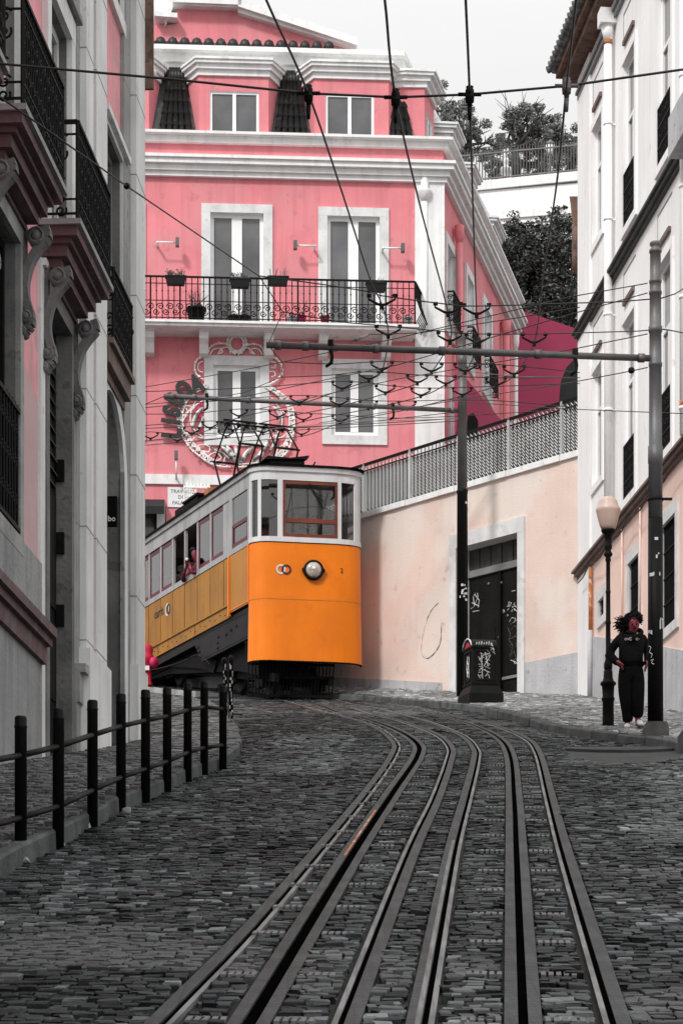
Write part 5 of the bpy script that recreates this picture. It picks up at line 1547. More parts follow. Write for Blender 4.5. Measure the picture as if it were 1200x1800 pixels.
for c in ([(440, 235), (470, 195), (520, 190), (540, 215), (515, 230)], [(500, 235), (540, 185), (590, 185), (600, 230)], [(850, 235), (820, 195), (770, 190), (750, 215), (775, 230)], [(790, 235), (740, 185), (700, 190), (690, 230)],
          [(385, 290), (350, 310), (350, 360), (385, 375)], [(905, 290), (950, 300), (945, 340), (915, 335)], [(905, 370), (940, 370), (950, 400), (920, 410)],
          [(250, 640), (290, 640), (300, 670), (270, 680), (255, 655)], [(385, 560), (330, 600), (290, 700), (300, 800), (385, 880)], [(230, 720), (270, 680), (350, 620), (385, 600)], [(225, 770), (260, 700), (320, 650)],
          [(300, 910), (330, 880), (385, 890)], [(330, 960), (380, 940), (440, 960), (430, 1000), (390, 990)], [(420, 1040), (480, 1000), (530, 1040), (500, 1070)], [(540, 1090), (560, 1030), (520, 1010)],
          [(905, 560), (950, 610), (1000, 700), (990, 820), (905, 900)], [(1060, 720), (1020, 690), (960, 650), (905, 640)], [(1060, 830), (1010, 880), (960, 890), (950, 930)], [(1040, 930), (980, 960), (960, 1010), (1000, 1020)], [(930, 520), (980, 560), (1000, 610), (960, 600)]):
    fret(zo(c), .024)
fretm.build('fretwork', 'ornament', ho)
                                           # carved silver hands and feathers in the lower half
for c, r in (([(300, 830), (310, 760), (345, 690), (385, 650)], .10), ([(330, 860), (370, 790), (385, 720)], .09), ([(520, 950), (600, 1010), (640, 1080)], .13), ([(780, 950), (720, 1010), (680, 1085)], .13),
             ([(640, 950), (650, 1020), (655, 1090)], .14), ([(560, 940), (610, 1000), (650, 1060)], .1), ([(860, 960), (830, 1020), (760, 1070)], .13), ([(905, 900), (860, 970), (840, 1040)], .12), ([(950, 830), (960, 900), (900, 1000)], .1), ([(990, 780), (980, 700), (930, 640)], .08), ([(440, 960), (540, 1010), (600, 1060)], .08)):
    p = cr([hx(x, y, .08) for x, y in zo(c)], .12); n = len(p); cv = MB()
    cv.tube(p, [.5 * r * (.35 + .65 * math.sin(math.pi * (i + .5) / n)) for i in range(n)], 8)
    cv.build('carving', 'silver', ho)
pp_ = MB()
for c in ([(340, 660), (370, 640), (380, 740), (350, 720)], [(345, 590), (380, 585), (384, 640), (350, 630)], [(960, 660), (1000, 670), (990, 700), (965, 690)], [(600, 945), (660, 945), (630, 985)], [(380, 800), (384, 860), (365, 850)]):
    pp_.prism([hx(x, y, .05) for x, y in zo(c)], Hf.n * .02)
pp_.build('paper_inlay', 'magenta', ho)
lt = MB()
for ch, x, y, rot, s in (('L', 303.5, 762, 86, .60), ('I', 302.5, 741, 82, .58), ('S', 303.5, 723, 76, .54), ('B', 309, 702.5, 64, .56), ('O', 324.5, 686, 42, .54), ('A', 345.5, 675.5, 22, .54)):
    tm = text_mesh(ch, s * 1.08, .025, .036); r_ = R(rot)
    lt.mesh(tm, basis(hx(x, y, .12), -Hf.e * math.cos(r_) + UP * math.sin(r_), Hf.e * math.sin(r_) + UP * math.cos(r_)) @ Matrix.Diagonal((.74, 1, 1, 1)))
lt.build('lettering', 'letterblack', ho)
st_ = MB()
for x, y in ((320, 740), (350, 810), (500, 800), (513, 740), (416, 625), (345, 640), (490, 650)): st_.tube([hx(x, y, 0), hx(x, y, B_)], .015, 5)
st_.build('standoff', 'irongrey', ho)
# free-standing fretwork finial partly hiding the street sign
fo = thing('fretwork_post', 'white pierced fretwork post with pointed finials before the street sign', 'ornament', P(333, 905, 59.5))
mb = MB(); Y_ = 59.5
for k in range(7):
    y = 912 - k * 8.2
    for x, s in ((329, 1), (340, -1)):
        mb.tube([P(x + s * 4.5 * (1 - .75 * i / 10) * math.cos(i * .8), y + 4 * (1 - .75 * i / 10) * math.sin(i * .8), Y_) for i in range(11)], .014, 5)
for x in (324, 334, 345): mb.tube([P(x, 940, Y_), P(x, 852, Y_)], .02, 5)
for i in range(7):
    x = 329 + i * 6.2; mb.prism([P(x - 3, 856, Y_), P(x + 3, 856, Y_), P(x + 2, 848, Y_), P(x, 843 - 3 * (i % 2), Y_), P(x - 2, 848, Y_)], (0, .04, 0))
mb.bar(P(324, 856, Y_), P(370, 858, Y_), .05, .04); mb.tube([P(345, 940, Y_), P(345, 1190, Y_)], .04, 6)
mb.build('fretwork', 'ornament', fo)

# ------------------------------------------------------------------ the tram
C0 = V((-1.959, 52.0, 0))
def S(d, z=0.0, o=0.0):                             # a point along the flank: d metres (in depth) behind the front corner, o outwards
    return C0 + V((-.4186 * d, d, z)) - UX * o
tz = lambda y, Y=51.9: (HY - y) * Y / F
zA0, zA1 = 9.49, 12.005                             # apron
zBelt = 12.125
zW = 13.33; zWs = 13.22                             # window heads, front and flank
zRoof = 13.60
FP = [(438, 957), (441, 955.2), (447, 953.6), (458, 952.2), (473, 952), (497, 953), (520, 954), (543, 955), (567, 956), (590, 957), (612, 958.8), (622, 960.2), (628, 961.6), (632, 963.2), (633.2, 965.5)]
FXY = [(x, V(((x - HX) / F * (12.0075 * F / (HY - y)), 12.0075 * F / (HY - y), 0))) for x, y in FP]
def fpt(x):
    for (x0, p0), (x1, p1) in zip(FXY, FXY[1:]):
        if x0 <= x <= x1: return p0.lerp(p1, (x - x0) / (x1 - x0))
    return FXY[-1][1].copy() if x > FXY[-1][0] else FXY[0][1].copy()
FR = FXY[-1][1]
LEN = 8.8
def right(d): return FR + V((-.4186 * d, d, 0))
def front(x0, x1, n=None):
    ks = [x0] + [x for x, _ in FXY if x0 < x < x1] + [x1]
    return [fpt(x) for x in ks]
def nrm(pts):
    out = []
    for i in range(len(pts)):
        t = pts[min(i + 1, len(pts) - 1)] - pts[max(i - 1, 0)]; t.z = 0; t.normalize()
        out.append(V((t.y, -t.x, 0)))                # outwards when walking left to right along the front
    return out
def skin(mb, pts, z0, z1, o0=0.0, o1=None, th=.03, mi=0, smooth=True):
    """a panel along a plan line, th thick, its outer face o0 (bottom) / o1 (top) proud of the line"""
    o1 = o0 if o1 is None else o1
    N_ = nrm(pts); n = len(pts); vs = []
    for p, q in zip(pts, N_):
        vs += [p + q * o0 + UP * z0, p + q * o1 + UP * z1, p + q * (o1 - th) + UP * z1, p + q * (o0 - th) + UP * z0]
    fs = []
    for i in range(n - 1):
        for a in range(4):
            b2 = (a + 1) % 4; fs.append((i * 4 + b2, i * 4 + a, i * 4 + 4 + a, i * 4 + 4 + b2))
    mb.add(vs, fs, mi, False)
    mb.add(vs[:4], [(0, 1, 2, 3)], mi); mb.add(vs[-4:], [(3, 2, 1, 0)], mi)
def flank(d0, d1, n=1): return [S(d0 + (d1 - d0) * i / n) for i in range(n + 1)]
def side(d0, d1): return [S(d1), S(d0)]             # walking towards the front
tram = thing('tram', 'orange and white funicular tram with headlamp and roof pantographs coming down the track', 'tram', (CT[0] - .4186 * 3, CT[1] + 3, gz(55)))
ap = MB(); fr_all = front(438, 634)
zsm = 10.80
skin(ap, fr_all, zA0, zsm - .006, .035, .012); skin(ap, fr_all, zsm + .006, zA1, .012, .0); skin(ap, fr_all, zsm - .006, zsm + .006, .002, .002)
skin(ap, [right(0), right(1.1)], zA0 + .3, zA1)
for zz, o_ in ((zA0 + .05, .034), (zsm + .04, .012), (zsm - .04, .013), (zA1 - .04, .0)):
    for k_ in range(22):
        x_ = 440 + 191 * (k_ + .5) / 22; q_ = front(x_ - 2, x_ + 2); ap.lathe([(.011, 0), (.007, .006)], q_[len(q_) // 2] + nrm(q_)[0] * o_ + UP * zz, 6, 0, nrm(q_)[0])
apr = ap.build('front_apron', 'orange', tram)
for p in apr.data.polygons: p.use_smooth = True
try: apr.data.set_sharp_from_angle(angle=R(40))
except Exception: pass
mb = MB(); skin(mb, fr_all, zA0 - .012, zA0 + .012, .04, .04, .05); mb.build('edge_trim', 'black', apr)
mb = MB(); skin(mb, fr_all, zA1 + .0, zA1 + .014, .012, .012, .03); mb.build('edge_trim', 'black', apr)
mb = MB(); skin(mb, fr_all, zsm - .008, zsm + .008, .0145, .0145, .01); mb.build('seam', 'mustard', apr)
# flank panels
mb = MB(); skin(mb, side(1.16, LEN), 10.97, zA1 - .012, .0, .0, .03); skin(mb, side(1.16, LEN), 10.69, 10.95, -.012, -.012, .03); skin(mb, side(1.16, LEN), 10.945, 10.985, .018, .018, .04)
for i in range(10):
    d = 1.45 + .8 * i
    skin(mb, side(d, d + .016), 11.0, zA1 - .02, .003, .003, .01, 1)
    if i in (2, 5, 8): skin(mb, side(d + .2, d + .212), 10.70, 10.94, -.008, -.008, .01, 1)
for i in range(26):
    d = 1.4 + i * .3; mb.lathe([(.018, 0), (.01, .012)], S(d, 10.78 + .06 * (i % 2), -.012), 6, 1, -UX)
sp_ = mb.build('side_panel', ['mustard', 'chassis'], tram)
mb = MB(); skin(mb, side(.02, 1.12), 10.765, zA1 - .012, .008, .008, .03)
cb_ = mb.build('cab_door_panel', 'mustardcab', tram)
mb = MB(); skin(mb, side(1.10, 1.16), 10.70, zA1, .035, .035, .06); skin(mb, side(0.0, .03), 10.78, zA1, .03, .03, .05); skin(mb, side(.03, 1.1), 10.80, 10.825, .02, .02, .02); mb.build('moulding', 'orange', cb_)
mb = MB()
tm = text_mesh('carris', .30, .002, .004); cdist = 5.55
zt_ = (HY - 1077) * S(cdist).y / F
mb.mesh(tm, basis(S(cdist, zt_, .004), -AX, UP)); mb.build('lettering', 'letterblack', sp_)
def ring(mb, c, x, y, r, w_, n=24, th=.004):
    z = V(x).cross(V(y)).normalized()
    for i in range(n):
        t0, t1 = 2 * math.pi * i / n, 2 * math.pi * (i + 1) / n
        q = [c + x * math.cos(t) * rr + y * math.sin(t) * rr for rr, t in ((r, t0), (r, t1), (r - w_, t1), (r - w_, t0))]
        mb.prism(q, z * th)
for du, m in ((.045, 'tramwhite'), (-.045, 'letterblack')):
    mb = MB(); c = S(4.95 + du * .8, (HY - 1071) * S(4.95).y / F, .003 + (.003 if du < 0 else 0)); ring(mb, c, -AX, UP, .15 if du > 0 else .125, .05, 24); mb.build('emblem', m, sp_)
# belt, posts, fascia
mb = MB()
skin(mb, fr_all, zA1 + .014, zBelt, .015, .015, .06); skin(mb, fr_all, zW, zRoof - .05, .0, .0, .05); skin(mb, fr_all, zRoof - .09, zRoof, .035, .05, .09)
for x0, x1 in ((438, 441), (453, 459), (488, 497), (593, 600), (623, 634)): skin(mb, front(x0, x1), zBelt, zW, .0, .0, .06)
skin(mb, [right(0), right(.1)], zBelt, zW, 0, 0, .06); skin(mb, [right(0), right(LEN)], zW, zRoof, 0, 0, .05); skin(mb, [right(0), right(LEN)], zA1, zBelt, 0, 0, .05)
for i in range(10): skin(mb, [right(1.1 + .8 * i), right(1.2 + .8 * i)], zBelt, zW, 0, 0, .05)
mb.build('cab_frame', 'tramwhite', tram)
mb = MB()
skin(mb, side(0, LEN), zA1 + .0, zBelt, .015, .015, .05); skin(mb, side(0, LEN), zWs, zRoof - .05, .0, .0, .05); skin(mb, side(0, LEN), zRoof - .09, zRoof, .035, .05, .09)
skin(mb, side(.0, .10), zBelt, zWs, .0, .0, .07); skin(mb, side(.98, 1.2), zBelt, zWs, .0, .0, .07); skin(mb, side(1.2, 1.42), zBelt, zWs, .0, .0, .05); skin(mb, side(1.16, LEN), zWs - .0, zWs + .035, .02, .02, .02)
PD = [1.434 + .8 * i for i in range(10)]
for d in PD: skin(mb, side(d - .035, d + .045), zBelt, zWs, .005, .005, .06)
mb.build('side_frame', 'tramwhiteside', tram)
mb = MB()
skin(mb, side(0, LEN), zRoof + .0, zRoof + .05, .075, .075, .1); skin(mb, fr_all, zRoof + .0, zRoof + .05, .075, .075, .1)
ro = fr_all + [right(LEN)] + [S(LEN)]
cen = (S(LEN / 2) + right(LEN / 2)) / 2
def shrink(p, k): 
    c = S(min(LEN - 1.0, max(1.0, (p - C0).dot(AX)))) * .5 + right(min(LEN - 1.0, max(1.0, (p - C0).dot(AX)))) * .5
    c.z = 0; return p.lerp(c, k)
lv = [(-.06, .05), (.12, .10), (.4, .17), (.75, .21)]
rings = [[shrink(p, k) + UP * (zRoof + z) for p in ro] for k, z in lv]
nn = len(ro)
vs = [p for r_ in rings for p in r_]
fs = [(i * nn + j, i * nn + (j + 1) % nn, (i + 1) * nn + (j + 1) % nn, (i + 1) * nn + j) for i in range(len(lv) - 1) for j in range(nn)] + [tuple((len(lv) - 1) * nn + j for j in range(nn))]
mb.add(vs, fs, 0, True)
roof = mb.build('roof', 'black', tram)
# windows
for x0, x1 in ((441, 453), (459, 488), (600, 623)): mb = MB(); skin(mb, front(x0, x1), zBelt, zW, -.03, -.03, .006); mb.build('corner_window', 'glassclear', tram)
mb = MB()
fz0, fz1 = zBelt - .0, zW - .02
def wbar(x0, x1, z0, z1, o=.008, th=.05): skin(mb, front(x0, x1), z0, z1, o, o, th)
wbar(497, 501.5, fz0, fz1); wbar(589, 593, fz0, fz1); wbar(501.5, 589, fz1 - .06, fz1); wbar(501.5, 589, fz0, fz0 + .07); zmid = tz(916)
wbar(501.5, 589, zmid - .045, zmid + .045, .012)
wd = mb.build('windscreen', 'wood', tram)
mb = MB(); skin(mb, front(501, 589.5), fz0 + .05, fz1 - .05, -.02, -.02, .006); mb.build('pane', 'glassclear', wd)
mb = MB(); a, b2 = fpt(543) + UP * (zW - .06), fpt(568) + UP * (tz(893))
o_ = nrm(front(530, 580))[1] * .03; mb.bar(a + o_, b2 + o_, .025, .015); mb.bar(a + o_ + V((.05, 0, -.1)), b2 + o_ + V((.03, 0, .12)), .012, .012); mb.build('wiper', 'iron', wd)
for i in range(9):
    d0_, d1__ = PD[i] + .045, PD[i] + .765
    mb = MB(); opn = i in (2, 3)
    zt2 = zWs - .02
    if not opn:
        if i in (4, 5, 6): skin(mb, side(d0_, d0_ + .06), zBelt, zt2, -.01, -.01, .03)
        skin(mb, side(d0_, d0_ + .05), zBelt, zt2, -.01, -.01, .03); skin(mb, side(d1__ - .05, d1__), zBelt, zt2, -.01, -.01, .03)
        skin(mb, side(d0_ + .05, d1__ - .05), zt2 - .08, zt2, -.01, -.01, .03); skin(mb, side(d0_ + .05, d1__ - .05), zBelt, zBelt + .1, -.01, -.01, .03)
    else:
        skin(mb, side(d0_, d1__), zBelt, zBelt + .02, -.01, -.01, .03); skin(mb, side(d0_, d0_ + .03), zBelt, zt2, -.01, -.01, .03)
    s_ = mb.build('side_window', 'woodred', tram)
    if not opn:
        g = MB(); skin(g, side(d0_ + .04, d1__ - .04), zBelt + .08, zt2 - .06, -.02, -.02, .005); g.build('pane', 'glass', s_)
mb = MB(); zc_ = (HY - 918) * S(.55).y / F
skin(mb, side(.1, .16), zBelt, zc_, -.005, -.005, .03); skin(mb, side(.92, .98), zBelt, zc_, -.005, -.005, .03); skin(mb, side(.1, .98), zc_ - .05, zc_ + .03, -.005, -.005, .04); skin(mb, side(.1, .98), zBelt, zBelt + .1, -.005, -.005, .03)
s_ = mb.build('cab_window', 'woodred', tram)
mb = MB(); skin(mb, side(.12, .96), zBelt + .06, zWs, -.025, -.025, .005); mb.build('pane', 'glass', s_)
# inside: floor, ceiling, bulkhead, benches, controls
mb = MB()
fl = [shrink(p, .03) for p in ro]
mb.prism([p + UP * 10.8 for p in fl], UP * .05, 0); mb.prism([p + UP * (zRoof - .04) for p in fl], UP * .03, 1)
def cross(d, u0, u1, z0, z1, th=.05, mi=0):
    a = S(d, z0) + UX * u0; mb.obox(a, UX * (u1 - u0), AX * th, UP * (z1 - z0), mi)
Wd = (FR - C0).dot(UX)
for d, m in ((1.25, 1), (7.6, 0)):
    cross(d, .06, .75, 10.85, zRoof, .05, m); cross(d, Wd - .75, Wd - .06, 10.85, 12.2, .05, m); cross(d, .06, Wd - .06, 13.15, zRoof, .05, m)
    cross(d, Wd - .14, Wd - .06, 12.2, 13.2, .06, m); cross(d, Wd - .75, Wd - .68, 12.2, 13.2, .06, m)
for i in range(6):
    d = 1.9 + i * .95
    for u0 in (.1, Wd - .9): cross(d, u0, u0 + .8, 10.85, 11.35, .45, 0); cross(d + .42, u0, u0 + .8, 11.35, 11.85, .06, 0)
cross(.55, .85, 1.15, 10.85, 12.15, .3, 0); cross(.35, .9, 1.05, 12.15, 12.32, .2, 0)
cross(LEN - .06, .04, Wd - .04, 10.6, zRoof, .05, 0)
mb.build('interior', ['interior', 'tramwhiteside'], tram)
# underframe
mb = MB()
pf = [(.06, 10.72), (.06, 10.05), (2.9, 10.05), (3.35, 10.50), (LEN - .1, 10.50), (LEN - .1, 10.70)]
mb.prism([S(d, z, -.05) for d, z in pf], UX * .06)
mb.prism([right(d) + UP * z - UX * .05 for d, z in pf], -UX * .06)
for i in range(34):
    d = .15 + i * .09; mb.lathe([(.016, 0), (.008, .012)], S(d, 10.62, -.05), 5, 0, -UX)
    if i < 30: mb.lathe([(.016, 0), (.008, .012)], S(d, 10.10, -.05), 5, 0, -UX)
for d, z in ((3.05, 10.3), (3.15, 10.42), (2.95, 10.18), (1.95, 10.3), (1.9, 10.42), (1.95, 10.18), (1.45, 10.38), (1.15, 10.42), (.85, 10.45)):
    mb.lathe([(.045, 0), (.03, .02)], S(d, z, -.05), 7, 0, -UX)
gird = mb.build('girder', 'chassisgrey', tram)
mb = MB()
mb.prism([S(d, z, -.25) for d, z in [(.05, 10.75), (.05, 9.25), (1.2, 9.55), (5.5, 10.25), (LEN - .2, 10.5), (LEN - .2, 10.75)]], UX * 1.15)
mb.prism([S(d, z, -.2) for d, z in [(2.4, 10.0), (3.4, 10.3), (5.6, 10.52), (LEN - .1, 10.52), (LEN - .1, 10.45), (5.4, 10.4), (3.4, 10.0), (2.6, 9.75)]], UX * .12)
mb.build('underframe', 'chassis', tram)
mb = MB()
mb.tube(cr([S(6.2, 10.45, .0), S(5.2, 10.32, .06), S(3.9, 10.22, .05), S(2.9, 10.2, .04), S(2.2, 9.85, .03)], .3), .012, 6); mb.build('side_cable', 'chassisgrey', tram)  # thin dark cable slung along the flank
def wheelset(d):
    t = thing('wheelset', None, None); Yc = CT[1] + d
    c = V((CT[0] - .4186 * d, Yc, gz(Yc) + .35)); t.location = c - root_loc(tram); t.parent = tram
    for s in (-.45, .45):
        q = c + UX * s
        mb = MB(); mb.lathe([(.08, -.05), (.28, -.045), (.34, -.04), (.34, .03), (.375, .035), (.375, .05), (.08, .05)], q, 24, 0, UX); mb.build('wheel', 'chassisgrey', t)
    mb = MB(); mb.tube([c - UX * .6, c + UX * .6], .07, 10); mb.build('axle', 'chassis', t)
    mb = MB()
    for s in (-.66, .66): mb.box(c + UX * s, (.14, .5, .28), 0, math.atan2(AX.y, AX.x) - math.pi / 2)
    mb.build('axle_box', 'chassis', t)
for d in (.75, 2.4, 6.2, 7.6): wheelset(d)
mb = MB(); rise = .2 * (AX * 1.0).y
for s in (-.62, .62):
    a = V((CT[0], CT[1], 0)) + UX * s
    mb.bar(a + UP * (gz(52) + .45), a + AX * LEN * 1.02 + UP * (gz(52 + AX.y * LEN) + .45), .1, .18)
mb.build('truck_frame', 'chassis', tram)
# safety gate under the apron
mb = MB()
fx0, fx1 = 447, 598
def gp(x, h, back=.35):
    p = fpt(x) + AX * back; return V((p.x, p.y, h))
zg0, zg1, zg2 = tz(1224, 52.25), tz(1191, 52.25), tz(1168, 52.25)
for zz, t, x1 in ((zg0, .05, 594), (zg1, .07, 598), (zg2, .05, 598)): mb.bar(gp(fx0, zz), gp(x1, zz), t, t)
n = 24
for i in range(n + 1):
    x = fx0 + (fx1 - fx0) * i / n
    mb.tube([gp(x - (4 * i / n if True else 0), zg0), gp(x, zg1 if False else zg2 + .05)], .013, 4)
for x in (fx0 + 1, 520, 560): mb.bar(gp(x, zg2, .4), gp(x, zg2 + .5, .5), .05, .05)
mb.lathe([(.10, -.3), (.14, -.2), (.14, .1), (.08, .2)], gp(552, tz(1180), .6), 12, 0, UX); mb.bar(gp(525, tz(1232), .5), gp(533, tz(1190), .5), .06, .06)
mb.bar(gp(525, tz(1213), .5), gp(563, tz(1213), .5), .1, .06)
mb.build('safety_gate', 'chassis', tram)
# headlamp, number, emblem
hc = fpt(550) + UP * tz(1003); hn = nrm(front(540, 560))[1]
mb = MB(); mb.lathe([(.20, -.02), (.215, .03), (.215, .09), (.19, .11), (.165, .1)], hc, 28, 0, hn)
for s in (-1, 1): mb.box(hc + hn * .06 + hn.cross(UP) * s * .22, (.05, .06, .07))
hl_ = mb.build('headlamp', 'iron', tram)
mb = MB(); mb.lathe([(.17, .07), (.165, .1), (.12, .13), (.06, .145), (.0, .15)], hc, 24, 0, hn); mb.build('lens', 'lens', hl_)
mb = MB(); mb.lathe([(.05, .145), (.03, .16), (.0, .17)], hc + UP * .02, 12, 0, hn); mb.build('bulb', 'marble', hl_)
ux = hn.cross(UP) * -1
for x, m, o in ((493.5, 'tramwhite', .014), (503, 'letterblack', .017)):
    mb = MB(); ring(mb, fpt(x) + UP * tz(1003) + nrm(front(490, 506))[1] * o, ux, UP, .105, .036); mb.build('emblem', m, apr)
mb = MB(); q = front(594, 606); mb.mesh(text_mesh('2', .15, .002), basis(fpt(600) + UP * tz(1001) + nrm(q)[1] * .014, (q[1] - q[0]), UP)); mb.build('number', 'letterblack', apr)
# roof gear
def roofpt(x, y, Y): return P(x, y, Y)
mb = MB()
zr0 = zRoof + .16
cx = S(1.0) + UX * (Wd * .5); 
p = [roofpt(471, 806, 53.1), roofpt(541, 806, 53.1)]
Lx = (p[1] - p[0]).length
o = V((p[0].x, p[0].y, zr0 + .12))
mb.prism([o + V((.08, 0, 0)), o + V((Lx - .06, 0.0, 0)), o + V((Lx - .08, 0, .23)), o + V((.06, 0, .23))], V((-.3, .8, 0)))
mb.prism([o + V((-.06, -.06, .23)), o + V((Lx + .0, -.06, .22)), o + V((Lx + .04, -.06, .30)), o + V((Lx * .55, -.06, .25)), o + V((.0, -.06, .30))], V((-.35, .95, 0)))
mb.tube([o + V((Lx + .05, 0, -.02)), o + V((Lx + .16, 0, .17))], .018, 6)
mb.build('resistor_box', 'chassis', tram)
mb = MB(); q = S(3.7, zRoof + .05, -.25); mb.obox(q, UX * .9, AX * 1.6, UP * .36); mb.obox(q + UP * .36 - UX * .04 - AX * .04, UX * .98, AX * 1.0, UP * .05); mb.build('roof_box', 'chassis', tram)
mb = MB(); q = S(3.6, zRoof + .1, -.35)
for i in range(4): mb.tube([q + UX * (.1 + .12 * i) + AX * .1 * i, q + UX * (.3 + .12 * i) - AX * .75 + UP * .12 + AX * .1 * i], .035, 6)
mb.build('resistor_rods', 'chassis', tram)
mb = MB(); q = S(3.45, zRoof + .12, -.4); mb.obox(q, UX * .32, AX * .25, UP * .42); mb.build('rusty_box', 'rust', tram)
def pantograph(u):
    t = thing('pantograph', None, None)
    c = S(2.45) + UX * (Wd * .5 + u); zb_ = zRoof + .2; zk = 14.66; zh = 15.36
    t.location = V((c.x, c.y, zb_)) - root_loc(tram); t.parent = tram
    w_ = .27; ck = .83
    hd = MB()
    for s in (-1, 1):
        low, upp, bs_ = MB(), MB(), MB()
        k0 = c + AX * s * ck
        for e in (-1, 1):
            b_ = c + AX * s * .28 + UX * e * w_ + UP * zb_
            kk = k0 + UX * e * w_ + UP * zk
            low.tube([b_, kk], .024, 6)
            hh = c + UX * e * w_ * .75 + AX * s * .05 + UP * zh
            kn = kk.lerp(hh, .82) + AX * s * .10
            upp.tube([kk, kn, hh], .02, 6)
        low.tube([k0 - UX * (w_ + .04) + UP * zk, k0 + UX * (w_ + .04) + UP * zk], .022, 6)
        upp.tube([k0 - UX * w_ * .8 + UP * (zk + .02), k0 + UX * w_ * .8 + UP * (zk + .02)], .012, 4)
        bs_.tube([c + AX * s * .28 - UX * w_ + UP * zb_, c + AX * s * .28 + UX * w_ + UP * zb_], .025, 6)
        low.build('lower_arm', 'iron', t); upp.build('upper_arm', 'iron', t); bs_.build('base_bar', 'iron', t)
    for s in (-.12, .12): hd.bar(c + AX * s - UX * .4 + UP * zh, c + AX * s + UX * .4 + UP * zh, .05, .035)
    for e in (-.22, 0, .22): hd.box(c + UX * e + UP * (zh - .05), (.07, .2, .06)); hd.tube([c + UX * e * 1.5 - AX * .14 + UP * (zh - .08), c + UX * e * 1.5 + AX * .14 + UP * (zh + .02)], .02, 5)
    hd.build('contact_head', 'iron', t)
pantograph(-.44); pantograph(.40)
# ------------------------------------------------------------------ barrier, bollards, litter
posts = [(37, 1514, 1259), (103, 1491, 1246), (163, 1457, 1231), (213, 1429, 1220), (256, 1411, 1213), (294, 1394, 1209), (330, 1375, 1201), (359, 1364, 1198), (392, 1354, 1206)]
pp = []
for x, y0, y1 in posts:
    b = G(x, y0); pp.append((b, (y0 - y1) * b.y / F))
d = pp[0][0] - pp[1][0]
pp = [(pp[0][0] + d * k, .97) for k in (3, 2, 1)] + pp
for i in range(3): pp[i] = (V((pp[i][0].x, pp[i][0].y, gz(pp[i][0].y))), pp[i][1])
br = thing('barrier', 'black tubular street barrier along the kerb', 'barrier', pp[5][0])
for b, h in pp:
    mb = MB(); mb.lathe([(.041, -.1), (.041, h - .08), (.044, h - .075), (.044, h - .065), (.041, h - .06), (.041, h - .012), (.034, h)], b, 16)
    mb.build('post', 'ironblack', br)
for f_ in (.73, .30):
    mb = MB()
    for (a, ha), (b, hb) in zip(pp, pp[1:]):
        t = (b - a).normalized()
        mb.tube([a + UP * (ha * f_) + t * .03, b + UP * (hb * f_) - t * .03], .021, 10)
    mb.build('rail', 'irongrey' if False else 'iron', br)
rnd = random.Random(9)
def bollard(x, y, h, label, lean):
    c = G(x, y); t = thing('bollard', label, 'bollard', c, 'bollards covered in stickers')
    mb = MB(); tip = c + V((lean, 0, h))
    mb.tube([c - UP * .05, c + (tip - c) * .93, c + (tip - c) * .94, tip, tip + UP * .02], [.034, .034, .04, .038, .02], 14); mb.build('post', 'ironblack', t)
    mb = MB()
    for i in range(16):
        z = .12 + i * (h - .2) / 16; a = rnd.uniform(-2.3, -.8); w_ = rnd.uniform(.35, .7); hh = rnd.uniform(.025, .06); k = rnd.random()
        for j in range(4):
            a0, a1 = a + w_ * j / 4, a + w_ * (j + 1) / 4; o = c + V((lean * z / h, 0, z))
            p = [o + V((math.cos(q) * .0355, math.sin(q) * .0355, zz)) for q, zz in ((a0, 0), (a1, 0), (a1, hh), (a0, hh))]
            if k > .35 or j in (0, 3): mb.quad(*p)
    mb.build('stickers', 'scrawl', t)
bollard(397, 1272, 1.0, 'slim bollard with white stickers, the one nearer the barrier', -.02)
bollard(406, 1279, 1.05, 'slim bollard plastered with white stickers, the one nearer the tram', .0)
def litter(x, y, w_, h, seed, label):
    r = random.Random(seed); c = G(x, y); mb = MB()
    vs = [c + V((r.uniform(-1, 1) * w_, r.uniform(-1, 1) * w_ * 1.5, .02 + r.random() * h)) for _ in range(9)] + [c + V((w_ * math.cos(k), w_ * math.sin(k), .01)) for k in range(0, 6)]
    bm = bmesh.new()
    for v_ in vs: bm.verts.new(v_)
    bmesh.ops.convex_hull(bm, input=bm.verts)
    bm.verts.ensure_lookup_table(); bm.verts.index_update()
    mb.add([v_.co.copy() for v_ in bm.verts], [[v_.index for v_ in f.verts] for f in bm.faces]); bm.free()
    tag(mb.build('paper_scrap', 'paper', None, c), label, 'litter')
litter(44, 1520, .04, .03, 1, 'flat pale paper scrap at the foot of the barrier post nearest the front')
litter(152, 1458, .035, .06, 2, 'crumpled pale paper ball by the third barrier post')
litter(222, 1431, .04, .05, 4, 'crumpled brownish paper cup by the fourth barrier post')
litter(110, 1489, .02, .02, 3, 'tiny pale scrap by the second barrier post')

# red hydrant just showing past the corner of the weathered building
c = G(259, 1207, .13); hk = (c.y / F)
hy = thing('fire_hydrant', 'bright red fire hydrant half hidden by the stone corner', 'hydrant', c)
H = 75 * hk
mb = MB(); mb.lathe([(.13, 0), (.13, .06), (.10, .1), (.10, H * .55), (.15, H * .6), (.15, H * .72), (.12, H * .76), (.14, H * .85), (.12, H * .95), (.05, H * 1.0), (.0, H * 1.02)], c, 18); mb.build('body', 'red', hy)
mb = MB(); q = c + V((.08, -.02, H * .55)); mb.lathe([(.07, 0), (.09, .03), (.13, .06), (.13, .13), (.08, .17)], q, 16, 0, (1, -.6, 0)); mb.build('outlet', 'magenta', hy)
mb = MB(); mb.obox(c + V((-.06, -.155, H * .36)), (.12, 0, 0), (0, .03, 0), UP * .1); mb.build('plate', 'sign', hy)

